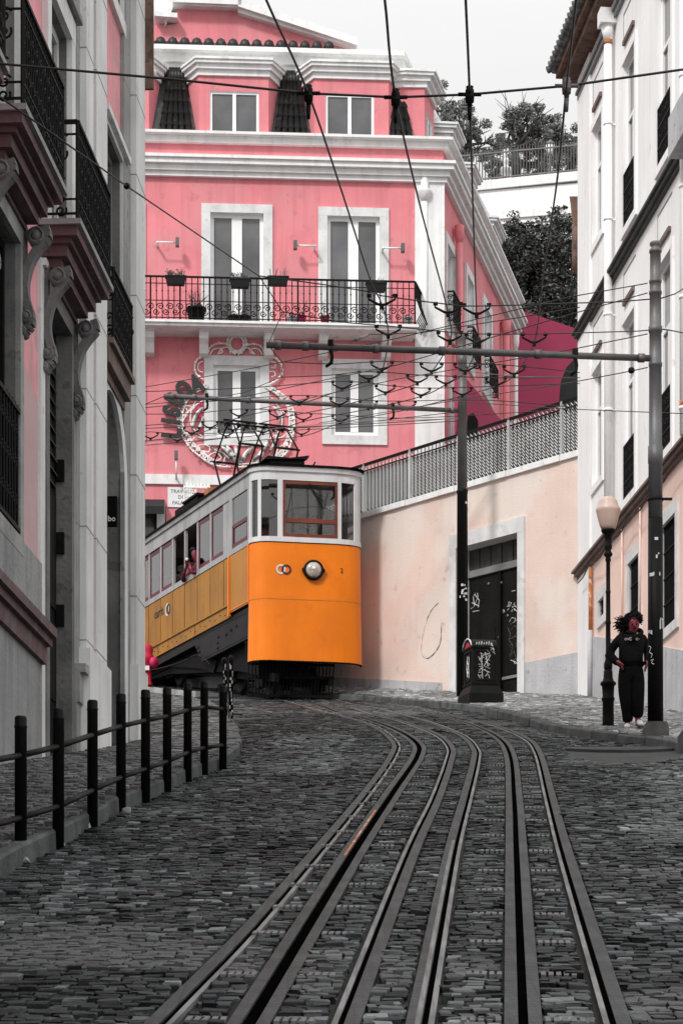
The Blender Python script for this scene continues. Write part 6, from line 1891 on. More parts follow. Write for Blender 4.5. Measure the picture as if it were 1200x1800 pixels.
# ------------------------------------------------------------------ lamp post, poles, bin
def pxprof(c, y0, pr):
    k = c.y / F
    return [(max(.0005, hw * k), (y0 - y) * k) for y, hw in pr]
c = G(1068, 1278, .12)
lp = thing('lamp_post', 'black cast iron lamp post with a frosted pinkish globe', 'street lamp', c)
mb = MB(); mb.lathe(pxprof(c, 1278, [(1279, 10.2), (1268, 10.2), (1233, 9.8), (1231, 11.4), (1227, 11.6), (1225, 10), (1206, 11), (1204, 13.6), (1200, 13.8), (1197, 10), (1192, 8.2), (1180, 7.6), (1177, 6.2)]), c, 24); mb.build('base', 'iron', lp)
mb = MB(); mb.lathe(pxprof(c, 1278, [(1178, 6.2), (1175, 7.4), (1168, 7.6), (1160, 5.2), (1155, 4.8), (1154, 5.8), (1150, 5.6), (1149, 4.3), (1098, 4.2), (1096, 5), (1093, 5), (1092, 4.2), (1044, 3.9), (1042, 4.6), (1039, 4.6), (1038, 3.8), (988, 3.6), (986, 5), (983, 5), (980, 4.2), (976, 7.6), (973, 7.6), (968, 4.4), (964, 6.6), (958, 6.8), (954, 4.4), (950, 5.4), (940, 6.8), (936, 11), (933, 12.4), (931, 12.4)]), c, 20); mb.build('column', 'iron', lp)
mb = MB(); mb.lathe(pxprof(c, 1278, [(932, 11), (925, 14.5), (912, 18), (900, 21), (897, 21.8), (894, 21.2), (888, 17.5), (882, 16), (879, 14.5), (874, 9), (872, 0)]), c, 24); mb.build('globe', 'lampglass', lp)

c = G(1151, 1293, .12)
pr_ = thing('wire_pole', 'tall pole on a concrete block by the barred windows, holding the long arm', 'pole', c)
k = c.y / F
mb = MB(); a_ = .155; mb.obox(c + V((-a_, -a_, -.05)), (2 * a_, 0, 0), (0, 2 * a_, 0), UP * .13); mb.prism([c + V((-a_, -a_, .08)), c + V((a_, -a_, .08)), c + V((a_ * .8, -a_, .16)), c + V((-a_ * .8, -a_, .16))], (0, 2 * a_, 0)); mb.build('footing', 'concrete', pr_)
mb = MB(); mb.lathe(pxprof(c, 1293, [(1275, 13.8), (912, 12.8)]), c, 22, 0, UP, True); low_ = mb.build('lower_shaft', 'ironblack', pr_)
mb = MB(); mb.lathe(pxprof(c, 1293, [(911, 12.6), (815, 12.2), (814, 13.2), (785, 13), (784, 11.5), (645, 11), (644, 12), (638, 12), (637, 10.8), (585, 10.6), (584, 12), (574, 12), (573, 10.4), (518, 10.2), (517, 11.4), (512, 11.4), (511, 10), (498, 10), (497, 11), (493, 11), (492, 9.6), (445, 9.4), (444, 11), (440, 11), (436, 8), (434, 7), (431, 10), (427, 10), (425, 8), (424, 1)]), c, 22); mb.build('upper_shaft', 'irongrey', pr_)
mb = MB(); z = c.z + (1293 - 881) * k; mb.lathe([(.1, 0), (.105, .01), (.105, .03), (.1, .04)], V((c.x, c.y, z)), 20); mb.box(V((c.x + .15, c.y - .03, z + .02)), (.12, .03, .03)); mb.build('clamp', 'iron', pr_)
mb = MB()                                                       # flaking posters and scratches low on the shaft
def shaftmark(x0, x1, y0, y1, r=13.4):
    pts = []
    for x, y in ((x0, y1), (x1, y1), (x1, y0), (x0, y0)):
        dx = (x - 1150) / r; dx = max(-.98, min(.98, dx)); R_ = r * k + .002
        pts.append(V((c.x + dx * R_, c.y - math.sqrt(1 - dx * dx) * R_, c.z + (1293 - y) * k)))
    mb.quad(*pts)
for x0, x1, y0, y1 in ((1147, 1153, 947, 952), (1139, 1145, 1009, 1015), (1145, 1157, 1008, 1014), (1149, 1152, 978, 984), (1153, 1155, 974, 977), (1137, 1139.5, 1109, 1114), (1141, 1143, 1110, 1116), (1157, 1162, 1088, 1092), (1156, 1158, 1092, 1108), (1160, 1161.5, 1090, 1106)): shaftmark(x0, x1, y0, y1)
mb.build('torn_poster', 'scrawl', pr_)
mb = MB()
for s_ in ([(1138, 1112), (1142, 1110), (1140, 1114), (1143, 1117)], [(1138, 1137), (1141, 1140), (1139, 1148), (1143, 1152), (1141, 1158)], [(1141, 1163), (1145, 1161), (1142, 1167), (1146, 1170)]):
    p = []
    for x, y in s_:
        dx = (x - 1150) / 13.4; R_ = 13.4 * k + .003; p.append(V((c.x + dx * R_, c.y - math.sqrt(1 - dx * dx) * R_, c.z + (1293 - y) * k)))
    mb.tube(cr(p, .02), .005, 4)
mb.build('graffiti', 'scrawl', pr_)
def arm(name, base, x0, y0, x1, y1, Ya, r, hooks, parent):
    Yb = Ya * (HY - y1) / (HY - y0)
    a, b = P(x1, y1, Ya), P(x0, y0, Yb)
    a = P(x1, y1, Ya); zf_ = (HY - y1) * Ya; Yb = zf_ / (HY - y0); b = P(x0, y0, Yb)
    mb = MB(); mb.tube([a, b], r, 12)
    for t in (.03, .3, .55, .72, .9, .97): q = a.lerp(b, t); mb.tube([q - (b - a).normalized() * .04, q + (b - a).normalized() * .04], r * 1.35, 12)
    o = mb.build(name, 'irongrey', parent)
    for x in hooks:
        t = (x1 - x) / (x1 - x0); q = a.lerp(b, t); mb = MB()
        mb.tube([q + UP * .06, q - UP * .02, q + V((.02, 0, -.12)), q + V((.01, 0, -.2)), q + V((-.06, 0, -.25))], [.03, .028, .022, .025, .018], 8)
        mb.box(q + UP * .04, (.07, .1, .08)); mb.build('wire_clamp', 'iron', o)
    return a, b
arm('bracket_arm', c, 468, 606, 1146, 630, c.y, .043, (579, 1008), pr_)
c2 = G(812, 1226, .15)
pm_ = thing('wire_pole', 'slimmer pole behind the litter bin beside the black door', 'pole', c2)
mb = MB(); mb.lathe(pxprof(c2, 1226, [(1228, 10.2), (868, 9.2), (867, 9.8), (862, 9.8), (861, 8.8)]), c2, 20); mb.build('lower_shaft', 'ironblack', pm_)
mb = MB(); mb.lathe(pxprof(c2, 1226, [(861, 8.8), (700, 7.8), (699, 9), (694, 9), (693, 7.6), (640, 7.2), (639, 8.4), (626, 8.4), (625, 7), (598, 6.6), (596, 8), (588, 8), (586, 6), (585, .5)]), c2, 20); mb.build('upper_shaft', 'irongrey', pm_)
arm('bracket_arm', c2, 288, 696, 810, 722, c2.y, .048, (362, 688), pm_)
k2 = c2.y / F
mb = MB()
r = random.Random(4)
for i in range(16):
    y = r.choice([884, 1003, 1030, 1038, 1045, 1052, 1058, 1066]) + r.uniform(-4, 4); x = r.uniform(-6, 6); w_, h_ = r.uniform(1, 4), r.uniform(1, 5)
    R_ = 10 * k2 + .002; p = []
    for xx, yy in ((x, y + h_), (x + w_, y + h_), (x + w_, y), (x, y)):
        dx = xx / 10.6; p.append(V((c2.x + dx * R_, c2.y - math.sqrt(max(.05, 1 - dx * dx)) * R_, c2.z + (1226 - yy) * k2)))
    mb.quad(*p)
mb.build('torn_poster', 'scrawl', pm_)

cb = G(844, 1235, .13)
lb = thing('litter_bin', 'black cast iron pillar bin covered in white graffiti at the black door', 'litter bin', cb)
kb = cb.y / F
# four-sided pillar turned about 35 degrees; 'front' is the broad graffitied face, 'side' the narrow one with the opening
fx = V((1, .10, 0)).normalized(); fy = V((-.30, 1, 0)).normalized()
def bq(u, v_, z): return cb + fx * u + fy * v_ + UP * z
wF, wS = .20, .22
def block(mb, w0, d0_, z0, w1, d1_, z1):
    a = [bq(-w0, -d0_, z0), bq(w0, -d0_, z0), bq(w0, d0_, z0), bq(-w0, d0_, z0)]; b = [bq(-w1, -d1_, z1), bq(w1, -d1_, z1), bq(w1, d1_, z1), bq(-w1, d1_, z1)]
    mb.add(a + b, [(3, 2, 1, 0), (4, 5, 6, 7), (0, 1, 5, 4), (1, 2, 6, 5), (2, 3, 7, 6), (3, 0, 4, 7)])
ow = .07
def bqs(dx): return dx
mb = MB(); block(mb, .31, .31, -.2, .31, .31, .12); block(mb, .31, .31, .12, .25, .25, .26); mb.build('plinth', 'iron', lb)
mb = MB(); block(mb, .235, .235, .26, .225, .225, .98)
arc = [bq(-.235 , -.235 + .47 * i / 10, .98 + .15 * math.sin(math.pi * i / 10) ** .6) for i in range(11)]
mb.prism(arc + [bq(-.235, .235, .97), bq(-.235, -.235, .97)], fx * .47)
for zz in (.30, .95): block(mb, .245, .245, zz, .245, .245, zz + .03)
body = mb.build('body', 'ironblack' if False else 'iron', lb)
mb = MB()
for z0, z1, u0, u1 in ((.36, .38, -.17, .17), (.88, .90, -.17, .17)): mb.obox(bq(u0, -.232, z0), fx * (u1 - u0), fy * -.012, UP * (z1 - z0))
for u in (-.17, .16): mb.obox(bq(u, -.232, .36), fx * .015, fy * -.012, UP * .54)
for u in (-.15, .13): mb.obox(bq(-.23, u, .36), fy * .02, fx * -.02, UP * .54)
for z in (.36, .88): mb.obox(bq(-.23, -.15, z), fy * .3, fx * -.02, UP * .02)
mb.build('panel_moulding', 'iron', lb)
mb = MB(); mb.prism([bq(-.242, -.14 + .28 * i / 8, .985 + .09 * math.sin(math.pi * i / 8)) for i in range(9)], fx * .004); mb.build('opening', 'red', lb)
mb = MB(); mb.tube([bq(-.245, -.235 + .47 * i / 10, .985 + .15 * math.sin(math.pi * i / 10) ** .6) for i in range(11)], .014, 6); mb.build('hood_edge', 'scrawl', lb)
mb = MB()
def bz(pts, r_=.006):     # from the enlarged view: front face spans x 300..490, y 1250..1560
    mb.tube([bq(-.21 + (x - 305) / 190 * .42, -.24, .95 - (y - 1235) / 340 * .62) for x, y in pts], r_, 4)
for s_ in ([(360, 1290), (395, 1300), (350, 1360), (390, 1330)], [(345, 1325), (380, 1400), (345, 1400)], [(350, 1420), (385, 1430), (350, 1460), (380, 1480), (345, 1480)], [(340, 1500), (360, 1540), (370, 1500), (350, 1520)], [(370, 1290), (380, 1540)], [(395, 1290), (440, 1300), (400, 1350), (440, 1360)], [(415, 1260), (440, 1290), (400, 1310)], [(400, 1370), (440, 1400), (400, 1430), (440, 1440)], [(395, 1450), (425, 1480), (400, 1520), (430, 1500), (435, 1535)], [(390, 1420), (445, 1310)], [(360, 1440), (440, 1480)], [(400, 1280), (425, 1420)], [(440, 1200), (470, 1230), (445, 1260), (480, 1290)], [(455, 1190), (480, 1300)], [(440, 1230), (475, 1250)]): bz(s_)
for s_ in ([(-.1, .42), (-.08, .6), (-.11, .8)], [(-.02, .45), (.02, .62), (-.03, .82)], [(-.08, .5), (.0, .56), (-.08, .66), (.02, .74)]): mb.tube([bq(-.243, u, z) for u, z in s_], .008, 4)
for i in range(7):
    u = -.16 + i * .045; mb.tube([bq(u, -.246 + .02, .97 + .0), bq(u + .02, -.2, 1.05 + .01 * (i % 3)), bq(u + .03, -.21, 1.03)], .006, 4)
mb.build('graffiti', 'scrawl', lb)
vent = thing('pipe_stub', 'small black pipe stub at the foot of the cream wall', 'pipe', Wf.pt(Wf.a(655), .03, Wf.z(655, 1219)))
mb = MB(); a = Wf.a(655); z = Wf.z(655, 1218); mb.tube([Wf.pt(a, -.02, z), Wf.pt(a, .12, z), Wf.pt(a - .06, .2, z - .02)], [.05, .06, .05], 10); mb.build('stub', 'iron', vent)
ks = thing('kerb_bollard', 'low black iron kerb guard at the very edge beside the asphalt ramp', 'bollard', G(1199, 1326))
mb = MB(); q = G(1199, 1326); mb.prism([q + V((-.02, 0, 0)), q + V((.2, 0, 0)), q + V((.2, 0, .26)), q + V((.0, 0, .29)), q + V((-.03, 0, .24))], (0, .25, 0)); mb.build('guard', 'concrete', ks)

# ------------------------------------------------------------------ people
def skin_mesh(name, joints, edges, m, parent, root=0, sub=2):
    me = bpy.data.meshes.new(name)
    base = root_loc(parent)
    me.from_pydata([tuple(V(j[0]) - base) for j in joints], edges, [])
    o = bpy.data.objects.new(name, me); COL.objects.link(o)
    mod = o.modifiers.new('skin', 'SKIN'); mod.use_smooth_shade = True
    for i, sv in enumerate(me.skin_vertices[0].data):
        r_ = joints[i][1]; sv.radius = r_ if isinstance(r_, tuple) else (r_, r_); sv.use_root = (i == root)
    s_ = o.modifiers.new('sub', 'SUBSURF'); s_.levels = sub; s_.render_levels = sub
    dg = bpy.context.evaluated_depsgraph_get(); dg.update()
    nm = bpy.data.meshes.new_from_object(o.evaluated_get(dg))
    nm.name = name
    o.modifiers.clear(); o.data = nm; nm.materials.clear(); nm.materials.append(M[m])
    o.parent = parent
    return o
PY = 33.3
def w_(x, y, dy=0.0): return P(x, y, PY + dy)
feet = G(1110, 1281, .12)
woman = thing('person', 'person in black hoodie and trousers walking, hands in pockets, beside the lamp post', 'person', (feet.x, PY, feet.z))
J = [(w_(1108, 1174), .07), (w_(1108, 1150), .07), (w_(1108, 1130), .09), (w_(1110, 1115), (.055, .055)), (w_(1112, 1108, -.03), (.058, .062)), (w_(1113.5, 1100, -.05), (.066, .08)), (w_(1113, 1092, -.03), (.072, .09)), (w_(1112, 1084, -.0), (.055, .07)),
     (w_(1088, 1122), .055), (w_(1070, 1147, .04), .042), (w_(1083, 1162, -.1), .03), (w_(1089, 1167, -.13), .036),
     (w_(1129, 1122), .055), (w_(1137, 1147, .04), .042), (w_(1136, 1164, -.06), .03), (w_(1137, 1170, -.06), .034),
     (w_(1098, 1182), .06), (w_(1097, 1225, -.03), .045), (w_(1102, 1267), .042), (w_(1102, 1276, .0), .04), (w_(1101, 1279, -.16), .03),
     (w_(1119, 1182), .06), (w_(1120, 1223, -.06), .045), (w_(1120, 1265, -.02), .042), (w_(1121, 1272, -.05), .04), (w_(1126, 1274, -.2), .03)]
E = [(0, 1), (1, 2), (2, 3), (3, 4), (4, 5), (5, 6), (6, 7), (2, 8), (8, 9), (9, 10), (10, 11), (2, 12), (12, 13), (13, 14), (14, 15), (0, 16), (16, 17), (17, 18), (18, 19), (19, 20), (0, 21), (21, 22), (22, 23), (23, 24), (24, 25)]
for hi, sx_ in ((11, 1), (15, -1)):                                           # five fingers on each hand
    h0 = V(J[hi][0]) - (0 if True else 0) * UP
    for f_, (du, ln) in enumerate(((-.026, .055), (-.009, .065), (.009, .06), (.025, .048))):
        a0 = h0 + V((sx_ * .018 + du * .35, du * .9, -.022)); a1 = a0 + V((sx_ * .012, .0, -ln * .5)); a2 = a1 + V((sx_ * .004, .012, -ln * .5))
        n0 = len(J); J += [(a0, .010), (a1, .009), (a2, .007)]; E += [(hi, n0), (n0, n0 + 1), (n0 + 1, n0 + 2)]
    a0 = h0 + V((sx_ * .012, -.034, .004)); n0 = len(J); J += [(a0, .011), (a0 + V((sx_ * .02, -.018, -.02)), .010), (a0 + V((sx_ * .03, -.012, -.04)), .008)]; E += [(hi, n0), (n0, n0 + 1), (n0 + 1, n0 + 2)]
skin_mesh('body', J, E, 'skin', woman)
fc = MB()
for x in (1110, 1118): fc.lathe([(.0, 0), (.012, .004), (.0, .014)], w_(x, 1097, -.135), 8, 0, (0, -1, 0))
for x in (1110, 1118): fc.bar(w_(x - 3, 1093.5, -.13), w_(x + 3, 1093, -.13), .012, .008)
fc.bar(w_(1111.5, 1105, -.115), w_(1117, 1104.6, -.115), .012, .012); fc.build('eyes_and_lips', 'hair', woman)
ns = MB(); ns.tube([w_(1114, 1096, -.13), w_(1114.3, 1100, -.155), w_(1114.2, 1102, -.13)], [.008, .015, .01], 8); ns.build('nose', 'skin', woman)
JH = [(w_(1108, 1177), (.18, .135)), (w_(1108, 1166), (.20, .145)), (w_(1108, 1147), (.18, .13)), (w_(1108, 1130), (.175, .125)), (w_(1109, 1118), (.12, .1)), (w_(1111, 1110), (.085, .085)),
      (w_(1088, 1123), .075), (w_(1078, 1135, .02), .068), (w_(1070, 1148, .04), .066), (w_(1076, 1158, -.03), .062), (w_(1086, 1165.5, -.11), .052),
      (w_(1129, 1123), .075), (w_(1135, 1135, .02), .068), (w_(1138, 1148, .04), .062), (w_(1138, 1158, -.03), .058), (w_(1137, 1169, -.05), .05)]
EH = [(0, 1), (1, 2), (2, 3), (3, 4), (4, 5), (3, 6), (6, 7), (7, 8), (8, 9), (9, 10), (3, 11), (11, 12), (12, 13), (13, 14), (14, 15)]
hoodie = skin_mesh('hoodie', JH, EH, 'hoodie', woman, 2)
mb = MB(); mb.tube(cr([w_(1093, 1114, .03), w_(1098, 1118, -.08), w_(1109, 1122, -.14), (w_(1120, 1118, -.1)), w_(1126, 1113, .0), w_(1122, 1108, .1), w_(1100, 1108, .1), w_(1093, 1113, .04)], .03), .035, 8); mb.build('hood', 'hoodie', woman)
mb = MB()
for x, ch, s_ in ((1099, 'o', .075), (1103.5, 'v', .075), (1107.5, '\u03b5', .08), (1118.5, 'u', .075), (1122.5, '-', .06)):
    mb.mesh(text_mesh(ch, s_, .002), basis(w_(x, 1122.5, -.172), (1, 0, 0), (0, -.12, 1)))
mb.build('lettering', 'stud' if False else 'paper', hoodie)
JT = [(w_(1108, 1160), (.15, .11)), (w_(1108, 1178), (.185, .138)), (w_(1099, 1190), (.125, .125)), (w_(1098.5, 1208, -.02), .115), (w_(1099, 1228, -.04), .10), (w_(1101, 1250, -.02), .08), (w_(1103, 1271, 0), (.072, .08)),
      (w_(1118, 1190), (.125, .125)), (w_(1118.5, 1208, -.03), .115), (w_(1119, 1227, -.06), .105), (w_(1120, 1248, -.05), .086), (w_(1120, 1264, -.02), (.078, .085))]
ET = [(0, 1), (1, 2), (2, 3), (3, 4), (4, 5), (5, 6), (1, 7), (7, 8), (8, 9), (9, 10), (10, 11)]
skin_mesh('trousers', JT, ET, 'trouser', woman, 1)
for x, y, tx, ty, dy in ((1102, 1277, 1101, 1279, 0), (1121, 1271, 1127, 1275, -.05)):
    a, b_ = w_(x, y, dy + .04), w_(tx, ty, dy - .19)
    sh = skin_mesh('shoe', [(a + UP * .01, (.042, .05)), (a.lerp(b_, .5) + UP * .015, (.046, .04)), (b_ + UP * .008, (.042, .028))], [(0, 1), (1, 2)], 'shoe', woman, 1)
    mb = MB(); sd_ = (b_ - a).cross(UP).normalized()
    mb.prism([a - sd_ * .04 - UP * .035, a + sd_ * .04 - UP * .035, b_ + sd_ * .042 - UP * .03, b_ + (b_ - a).normalized() * .05 - UP * .026, b_ - sd_ * .042 - UP * .03], UP * .018); mb.build('sole', 'sole', sh)
rnd = random.Random(77)
hr_ = MB()
for i in range(1000):
    side_ = i % 3 == 0
    c0 = w_(1112.5, 1089, .0) if not side_ else w_(rnd.uniform(1090, 1103), rnd.uniform(1090, 1106), .05)
    d_ = V((rnd.gauss(0, 1), rnd.gauss(0, 1), rnd.gauss(0, 1))).normalized()
    if not side_ and d_.y < -.35 and d_.z < .12 and abs(d_.x) < .66: d_.y = abs(d_.y)
    if not side_ and d_.z < -.5: d_.z = -d_.z
    r0 = .096 if not side_ else rnd.uniform(.03, .085)
    p0 = c0 + V((d_.x * r0 * 1.05, d_.y * r0 * 1.1, d_.z * r0 * .85))
    dr = d_ * .5 + V((-.7 if side_ else -.25, 0, -.15))
    p = [p0]
    for j in range(4): p.append(p[-1] + dr.normalized() * (.010 if side_ else .005) + V((rnd.gauss(0, .008), rnd.gauss(0, .008), rnd.gauss(0, .008))))
    hr_.tube(p, [.008, .008, .007, .005, .002], 4)
hr_.lathe([(.0, -.05), (.06, -.04), (.088, .0), (.085, .04), (.05, .075), (.0, .085)], w_(1112.3, 1088, .035), 14)
hr_.lathe([(.0, -.09), (.05, -.06), (.075, .0), (.05, .06), (.0, .08)], w_(1097, 1098, .07), 12)
hr_.build('hair', 'hair', woman)

# passenger photographing from the open tram window
def tp_(d, z, o): return S(d, z, o)
zw = zBelt
wd_ = (PD[2] + PD[3]) / 2
ps_ = thing('person', 'passenger in a crimson top leaning out of the tram window with a camera', 'person', S(3.2, 11.0, -.5))
h = lambda x, y, o, d: (lambda q: V((q.x, q.y, (HY - y) * q.y / F)))(S(d, 0, o))
J = [(h(0, 1040, -.55, 3.35), (.15, .11)), (h(0, 1018, -.35, 3.35), (.15, .11)), (h(0, 1000, -.2, 3.35), (.15, .11)), (h(0, 988, -.12, 3.35), .055), (h(0, 979, -.06, 3.35), (.07, .08)), (h(0, 970, -.05, 3.37), (.08, .09)), (h(0, 962, -.07, 3.38), .06),
     (h(0, 1000, -.12, 3.62), .06), (h(0, 1022, .06, 3.85), .05), (h(0, 1006, .12, 3.55), .035), (h(0, 990, .13, 3.32), .035),
     (h(0, 1000, -.15, 3.1), .06), (h(0, 1008, .10, 3.12), .05), (h(0, 992, .13, 3.2), .035)]
E = [(0, 1), (1, 2), (2, 3), (3, 4), (4, 5), (5, 6), (2, 7), (7, 8), (8, 9), (9, 10), (2, 11), (11, 12), (12, 13)]
for hi in (10, 13):
    h0 = V(J[hi][0])
    for f_ in range(4):
        a0 = h0 + V((-.03, -.01, .03 - .018 * f_)); n0 = len(J); J += [(a0, .010), (a0 + V((-.025, -.03, .006)), .009), (a0 + V((-.02, -.06, .0)), .007)]; E += [(hi, n0), (n0, n0 + 1), (n0 + 1, n0 + 2)]
    a0 = h0 + V((.0, -.03, .04)); n0 = len(J); J += [(a0, .011), (a0 + V((-.01, -.03, .01)), .009)]; E += [(hi, n0), (n0, n0 + 1)]
skin_mesh('body', J, E, 'skin', ps_)
JS = [(J[0][0], (.17, .13)), (J[1][0], (.17, .13)), (J[2][0], (.16, .12)), (J[7][0], .07), (J[8][0], .052), (J[9][0], .04), (J[11][0], .07), (J[12][0], .05), (V(J[12][0]).lerp(V(J[13][0]), .7), .04), (J[3][0], .065)]
skin_mesh('jumper', JS, [(0, 1), (1, 2), (2, 3), (3, 4), (4, 5), (2, 6), (6, 7), (7, 8), (2, 9)], 'sleeve', ps_, 1)
mb = MB(); c = V(J[5][0]); mb.lathe([(.0, -.03), (.09, -.02), (.1, .03), (.07, .08), (.0, .1)], c + UP * .02 + AX * .03, 14); mb.build('hair', 'hair', ps_)
cmr = thing('camera', 'small black camera held up by the passenger at the tram window', 'camera', h(0, 984, .16, 3.26))
c = h(0, 984, .14, 3.27)
mb = MB(); mb.box(c, (.12, .07, .08), 0, -.4); mb.box(c + UP * .05, (.05, .05, .03), 0, -.4); mb.build('camera_body', 'iron', cmr)
mb = MB(); mb.lathe([(.04, 0), (.042, .05), (.036, .055), (.03, .05)], c - UX * .02 - AX * .02, 14, 0, (-.3, -1, -.1)); mb.build('camera_lens', 'irongrey', cmr)
mb = MB(); mb.lathe([(.038, .0), (.038, .008)], c - UX * .02 - AX * .02 + V((-.3, -1, -.1)).normalized() * .05, 14, 0, (-.3, -1, -.1)); mb.build('lens_ring', 'tramwhite', cmr)

# ------------------------------------------------------------------ overhead wires
YT = [(-200, 13.7), (0, 16.2), (165, 19.05), (355, 24), (490, 29.4), (540, 32), (590, 35.3), (647, 39.8), (667, 42.3), (685, 44.8), (708, 48.3), (731, 51.8), (750, 54.5), (760, 56.5), (772, 58.6), (800, 59.8)]
def YW(y):
    for (a, b), (c_, d_) in zip(YT, YT[1:]):
        if a <= y <= c_: return b + (d_ - b) * (y - a) / (c_ - a)
    return YT[0][1] if y < 0 else YT[-1][1]
def wire(name, pts, r, label, cat, group, m='wire', smooth=True):
    q = [P(x, y, Y if Y else YW(y)) for x, y, Y in pts]
    t = thing(name, label, cat, q[0], group)
    mb = MB(); mb.tube(cr(q, .5) if smooth and len(q) > 2 else q, r, 6); mb.build('cable', m, t)
    return t
n_ = lambda L_: [(x, y, None) for x, y in L_]
hang = {'A': [(671, 529), (682, 582), (671, 644), (648, 661), (601, 678), (526, 703), (420, 727), (369, 748), (337, 758), (265, 767)],
        'B': [(787, 543), (790, 593), (758, 647), (733, 667), (677, 685), (596, 707), (488, 729), (409, 752), (397, 763), (312, 771)],
        'C': [(837, 545), (839, 596), (817, 647), (783, 669), (739, 690), (647, 712), (533, 734), (462, 757)],
        'D': [(955, 470), (938, 596), (903, 652), (871, 672), (812, 689), (715, 713), (598, 737), (530, 760)]}
W = {'A': [(440, -80), (468, 0), (542, 165), (600, 335), (650, 490)], 'B': [(660, -80), (676, 0), (695, 172), (740, 370)], 'C': [(814, -80), (818, 0), (825, 168), (831, 370)], 'D': [(1022, -80), (1012, 0), (995, 152), (978, 320)]}
names = {'A': 'contact wire passing nearest the dormers, leftmost of the four overhead', 'B': 'contact wire running down past the corner of the pink house', 'C': 'contact wire running down against the open sky to the slimmer pole', 'D': 'contact wire running down past the garden fence beside the white townhouse'}
for k_ in 'ABCD':
    pts = n_([(x, y) for x, y in W[k_]] + [(x, y + 7) for x, y in hang[k_]])
    x, y, _ = pts[-1]; pts.append((x - 110, y + 9, 59.6))
    wire('contact_wire', pts, .0095, names[k_], 'overhead wire', 'contact wires over the two tracks')
hproto = None
def hanger(parent, q):
    global hproto
    if hproto is None:
        mb = MB(); o = q
        mb.tube([o + V((-.17, 0, .05)), o + V((-.17, 0, .015)), o + V((-.05, 0, -.05)), o + V((0, 0, -.06)), o + V((.05, 0, -.05)), o + V((.17, 0, .015)), o + V((.17, 0, .05))], [.012, .014, .017, .02, .017, .014, .012], 6)
        mb.box(o + V((0, 0, -.08)), (.05, .06, .06)); mb.box(o + V((-.165, 0, .06)), (.06, .05, .035)); mb.box(o + V((.165, 0, .06)), (.06, .05, .035))
        b_ = MB(); b_.v = [tuple(V(v_) - q + root_loc(parent)) for v_ in mb.v]; b_.f, b_.mi, b_.sm = mb.f, mb.mi, mb.sm
        hproto = b_.build('hanger', 'iron', parent)
        hproto.location = q - root_loc(parent)
    else:
        c_ = hproto.copy(); COL.objects.link(c_); c_.parent = parent; c_.location = q - root_loc(parent)
spans = [([(455, 485, 31), (560, 499, 31.6), (650, 513, 32), (671, 520, None), (787, 535, None), (837, 538, None), (1000, 533, 32), (1162, 524, 31.3), (1225, 488, 33)], 0, 'ABC', 'highest span wire over the curve, reaching past the top of the tall pole'),
         ([(497, 548, 34.5), (600, 566, 35), (682, 573, None), (790, 584, None), (839, 587, None), (938, 587, None), (1120, 582, 32.5), (1165, 579, 31.4), (1225, 591, 34)], 1, 'ABCD', 'span wire just above the long bracket arm, second from the top'),
         ([(494, 636, 38), (590, 640, 39), (671, 635, None), (758, 638, None), (817, 638, None), (903, 643, None), (1018, 655, 41)], 2, 'ABCD', 'span wire just under the long bracket arm, third from the top'),
         ([(493, 663, 41), (573, 660, 42), (648, 653, None), (733, 659, None), (783, 661, None), (871, 664, None), (1018, 664, 44)], 3, 'ABCD', 'span wire crossing the top of the raspberry ramp, fourth from the top'),
         ([(200, 690, 46), (430, 682, 45), (601, 670, None), (677, 677, None), (739, 682, None), (812, 681, None), (1018, 674, 46)], 4, 'ABCD', 'span wire crossing the heart ornament at its widest, fifth from the top'),
         ([(200, 722, 49), (400, 703, 48.5), (526, 695, None), (596, 699, None), (647, 704, None), (715, 705, None), (850, 703, 47), (1010, 716, 48)], 5, 'ABCD', 'span wire level with the lower bracket arm, sixth from the top'),
         ([(200, 728, 52), (330, 727, 52), (420, 719, None), (488, 721, None), (533, 726, None), (598, 729, None), (720, 735, 51), (1010, 719, 49)], 6, 'ABCD', 'span wire just above the tram pantographs, fourth from the bottom'),
         ([(200, 752, 55), (369, 740, None), (409, 744, None), (462, 749, None), (530, 752, None), (640, 742, 52), (805, 724, 46)], 7, 'ABCD', 'span wire at the height of the pantograph heads, third from the bottom'),
         ([(200, 756, 57), (337, 750, None), (397, 755, None), (500, 752, 56), (700, 742, 50), (803, 735, 46)], 8, 'AB', 'span wire behind the pantographs, second from the bottom'),
         ([(200, 768, 59), (265, 759, None), (312, 763, None), (420, 760, 58.5), (560, 754, 55), (805, 740, 46)], 9, 'AB', 'lowest span wire, sagging below the black letters')]
for pts, i, ws, lab in spans:
    t = wire('span_wire', pts, .008, lab, 'overhead wire', 'span wires over the curve')
    for k_ in ws:
        x, y = hang[k_][i]
        if (k_, i) == ('D', 0): continue
        hanger(t, P(x, y - 1, YW(y)))
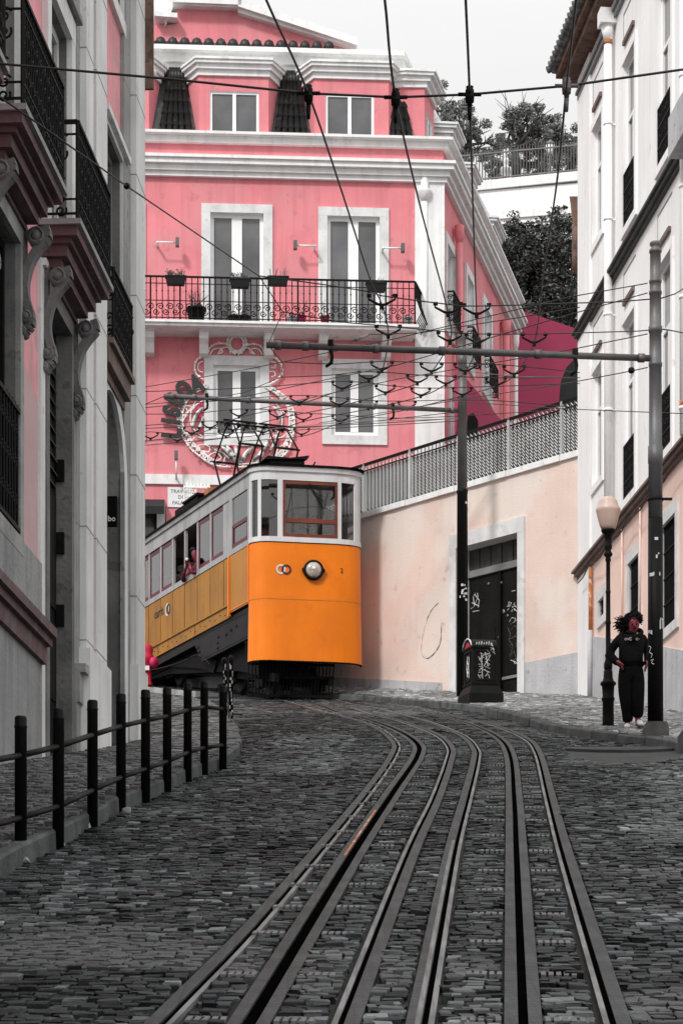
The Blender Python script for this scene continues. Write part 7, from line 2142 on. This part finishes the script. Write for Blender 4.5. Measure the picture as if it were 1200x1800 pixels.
stays = [([(200, 690, 46), (430, 650, 41), (700, 594, 36), (1000, 522, 32.5), (1137, 498, 31.4)], 'stay wire fixed highest on the tall pole and slanting down to the heart ornament'),
         ([(200, 715, 48), (430, 697, 44), (700, 641, 37), (1000, 553, 32.6), (1137, 515, 31.4)], 'stay wire fixed second highest on the tall pole'),
         ([(440, 722, 50), (700, 666, 40), (1000, 615, 33), (1137, 587, 31.4)], 'stay wire fixed to the middle band of the tall pole'),
         ([(560, 744, 52), (800, 704, 45), (1000, 673, 35), (1109, 652, 31.9), (1137, 646, 31.4)], 'stay wire with a ball insulator low on the tall pole'),
         ([(805, 706, 43), (1000, 719, 38), (1225, 728, 33)], 'thin stay wire crossing the tall pole below its arm'),
         ([(472, 607, 30.9), (498, 640, 38), (493, 663, 41), (430, 690, 45), (340, 706, 48)], 'stay wire hanging from the tip of the long bracket arm'),
         ([(455, 485, 31), (497, 548, 34.3), (472, 604, 30.9)], 'stay wire holding up the tip of the long bracket arm'),
         ([(618, 600, 31), (650, 588, 33), (740, 585, 35.4), (900, 560, 34), (1018, 540, 33)], 'stay wire with a turnbuckle above the long bracket arm'),
         ([(288, 697, 42.6), (252, 712, 46), (200, 735, 50)], 'short stay wire at the tip of the lower bracket arm'),
         ([(817, 652, 43.4), (900, 662, 44), (1018, 664, 45)], 'pale stay wire from the slimmer pole to the corner of the townhouse'),
         ([(805, 736, 43.5), (600, 742, 49), (380, 764, 56), (200, 782, 59)], 'twisted pale cable from the slimmer pole to the tram')]
for j, (pts, lab) in enumerate(stays):
    t = wire('stay_wire', pts, .007, lab, 'overhead wire', 'stay wires of the two poles', 'wire' if j < 9 else 'wirelight', smooth=False)
    if j == 3:
        mb = MB(); q = P(1109, 651, 31.9); mb.lathe([(.0, -.045), (.035, -.03), (.045, 0), (.035, .03), (.0, .045)], q, 12); mb.build('insulator', 'iron', t)
    if j in (7, 9):
        mb = MB(); a, b_ = (P(618, 600, 31), P(650, 588, 33)) if j == 7 else (P(880, 660, 43.9), P(905, 662.5, 44.05)); mb.tube([a.lerp(b_, .2), a.lerp(b_, .8)], .02, 8); mb.build('turnbuckle', 'irongrey', t)
ly = Lf.pt(11.5, 0, 0)
gw1 = wire('guy_wire', [(-30, 149, 19), (223, 327, 24.5), (455, 485, 31)], .008, 'guy wire with a black ball insulator in front of the weathered building', 'overhead wire', None, smooth=False)
mb = MB(); q = P(223, 327, 24.5); mb.lathe([(.0, -.035), (.026, -.025), (.034, 0), (.026, .025), (.0, .035)], q, 12, 0, P(455, 485, 31) - P(0, 170, 19)); mb.build('insulator', 'iron', gw1)
xw = wire('cross_wire', [(-70, 106, 19), (0, 112, 19), (300, 139, 19.02), (542, 164, 19.05), (695, 171, 19.05), (825, 166, 19.05), (995, 151, 19.05), (1200, 122, 19), (1420, 88, 19)], .0095, 'thick cross wire with four pot insulators spanning the street from wall to wall', 'overhead wire', None, smooth=False)
for x, y in ((542, 164), (695, 171), (825, 166), (995, 151)):
    q = P(x, y, 19.0); mb = MB()
    mb.lathe([(.02, -.1), (.022, -.05), (.036, -.045), (.036, -.02), (.028, -.015), (.034, .0), (.034, .025), (.026, .03), (.03, .05), (.01, .058)], q + UP * .01, 14)
    mb.lathe([(.022, -.065), (.034, -.06), (.034, .02), (.03, .03)], q, 12); mb.tube([q - V((.09, 0, 0)), q + V((.09, 0, 0))], .016, 8)
    mb.lathe([(.013, -.2), (.02, -.1)], q, 8)
    mb.build('insulator', 'irongrey' if x in (995,) else 'iron', xw)
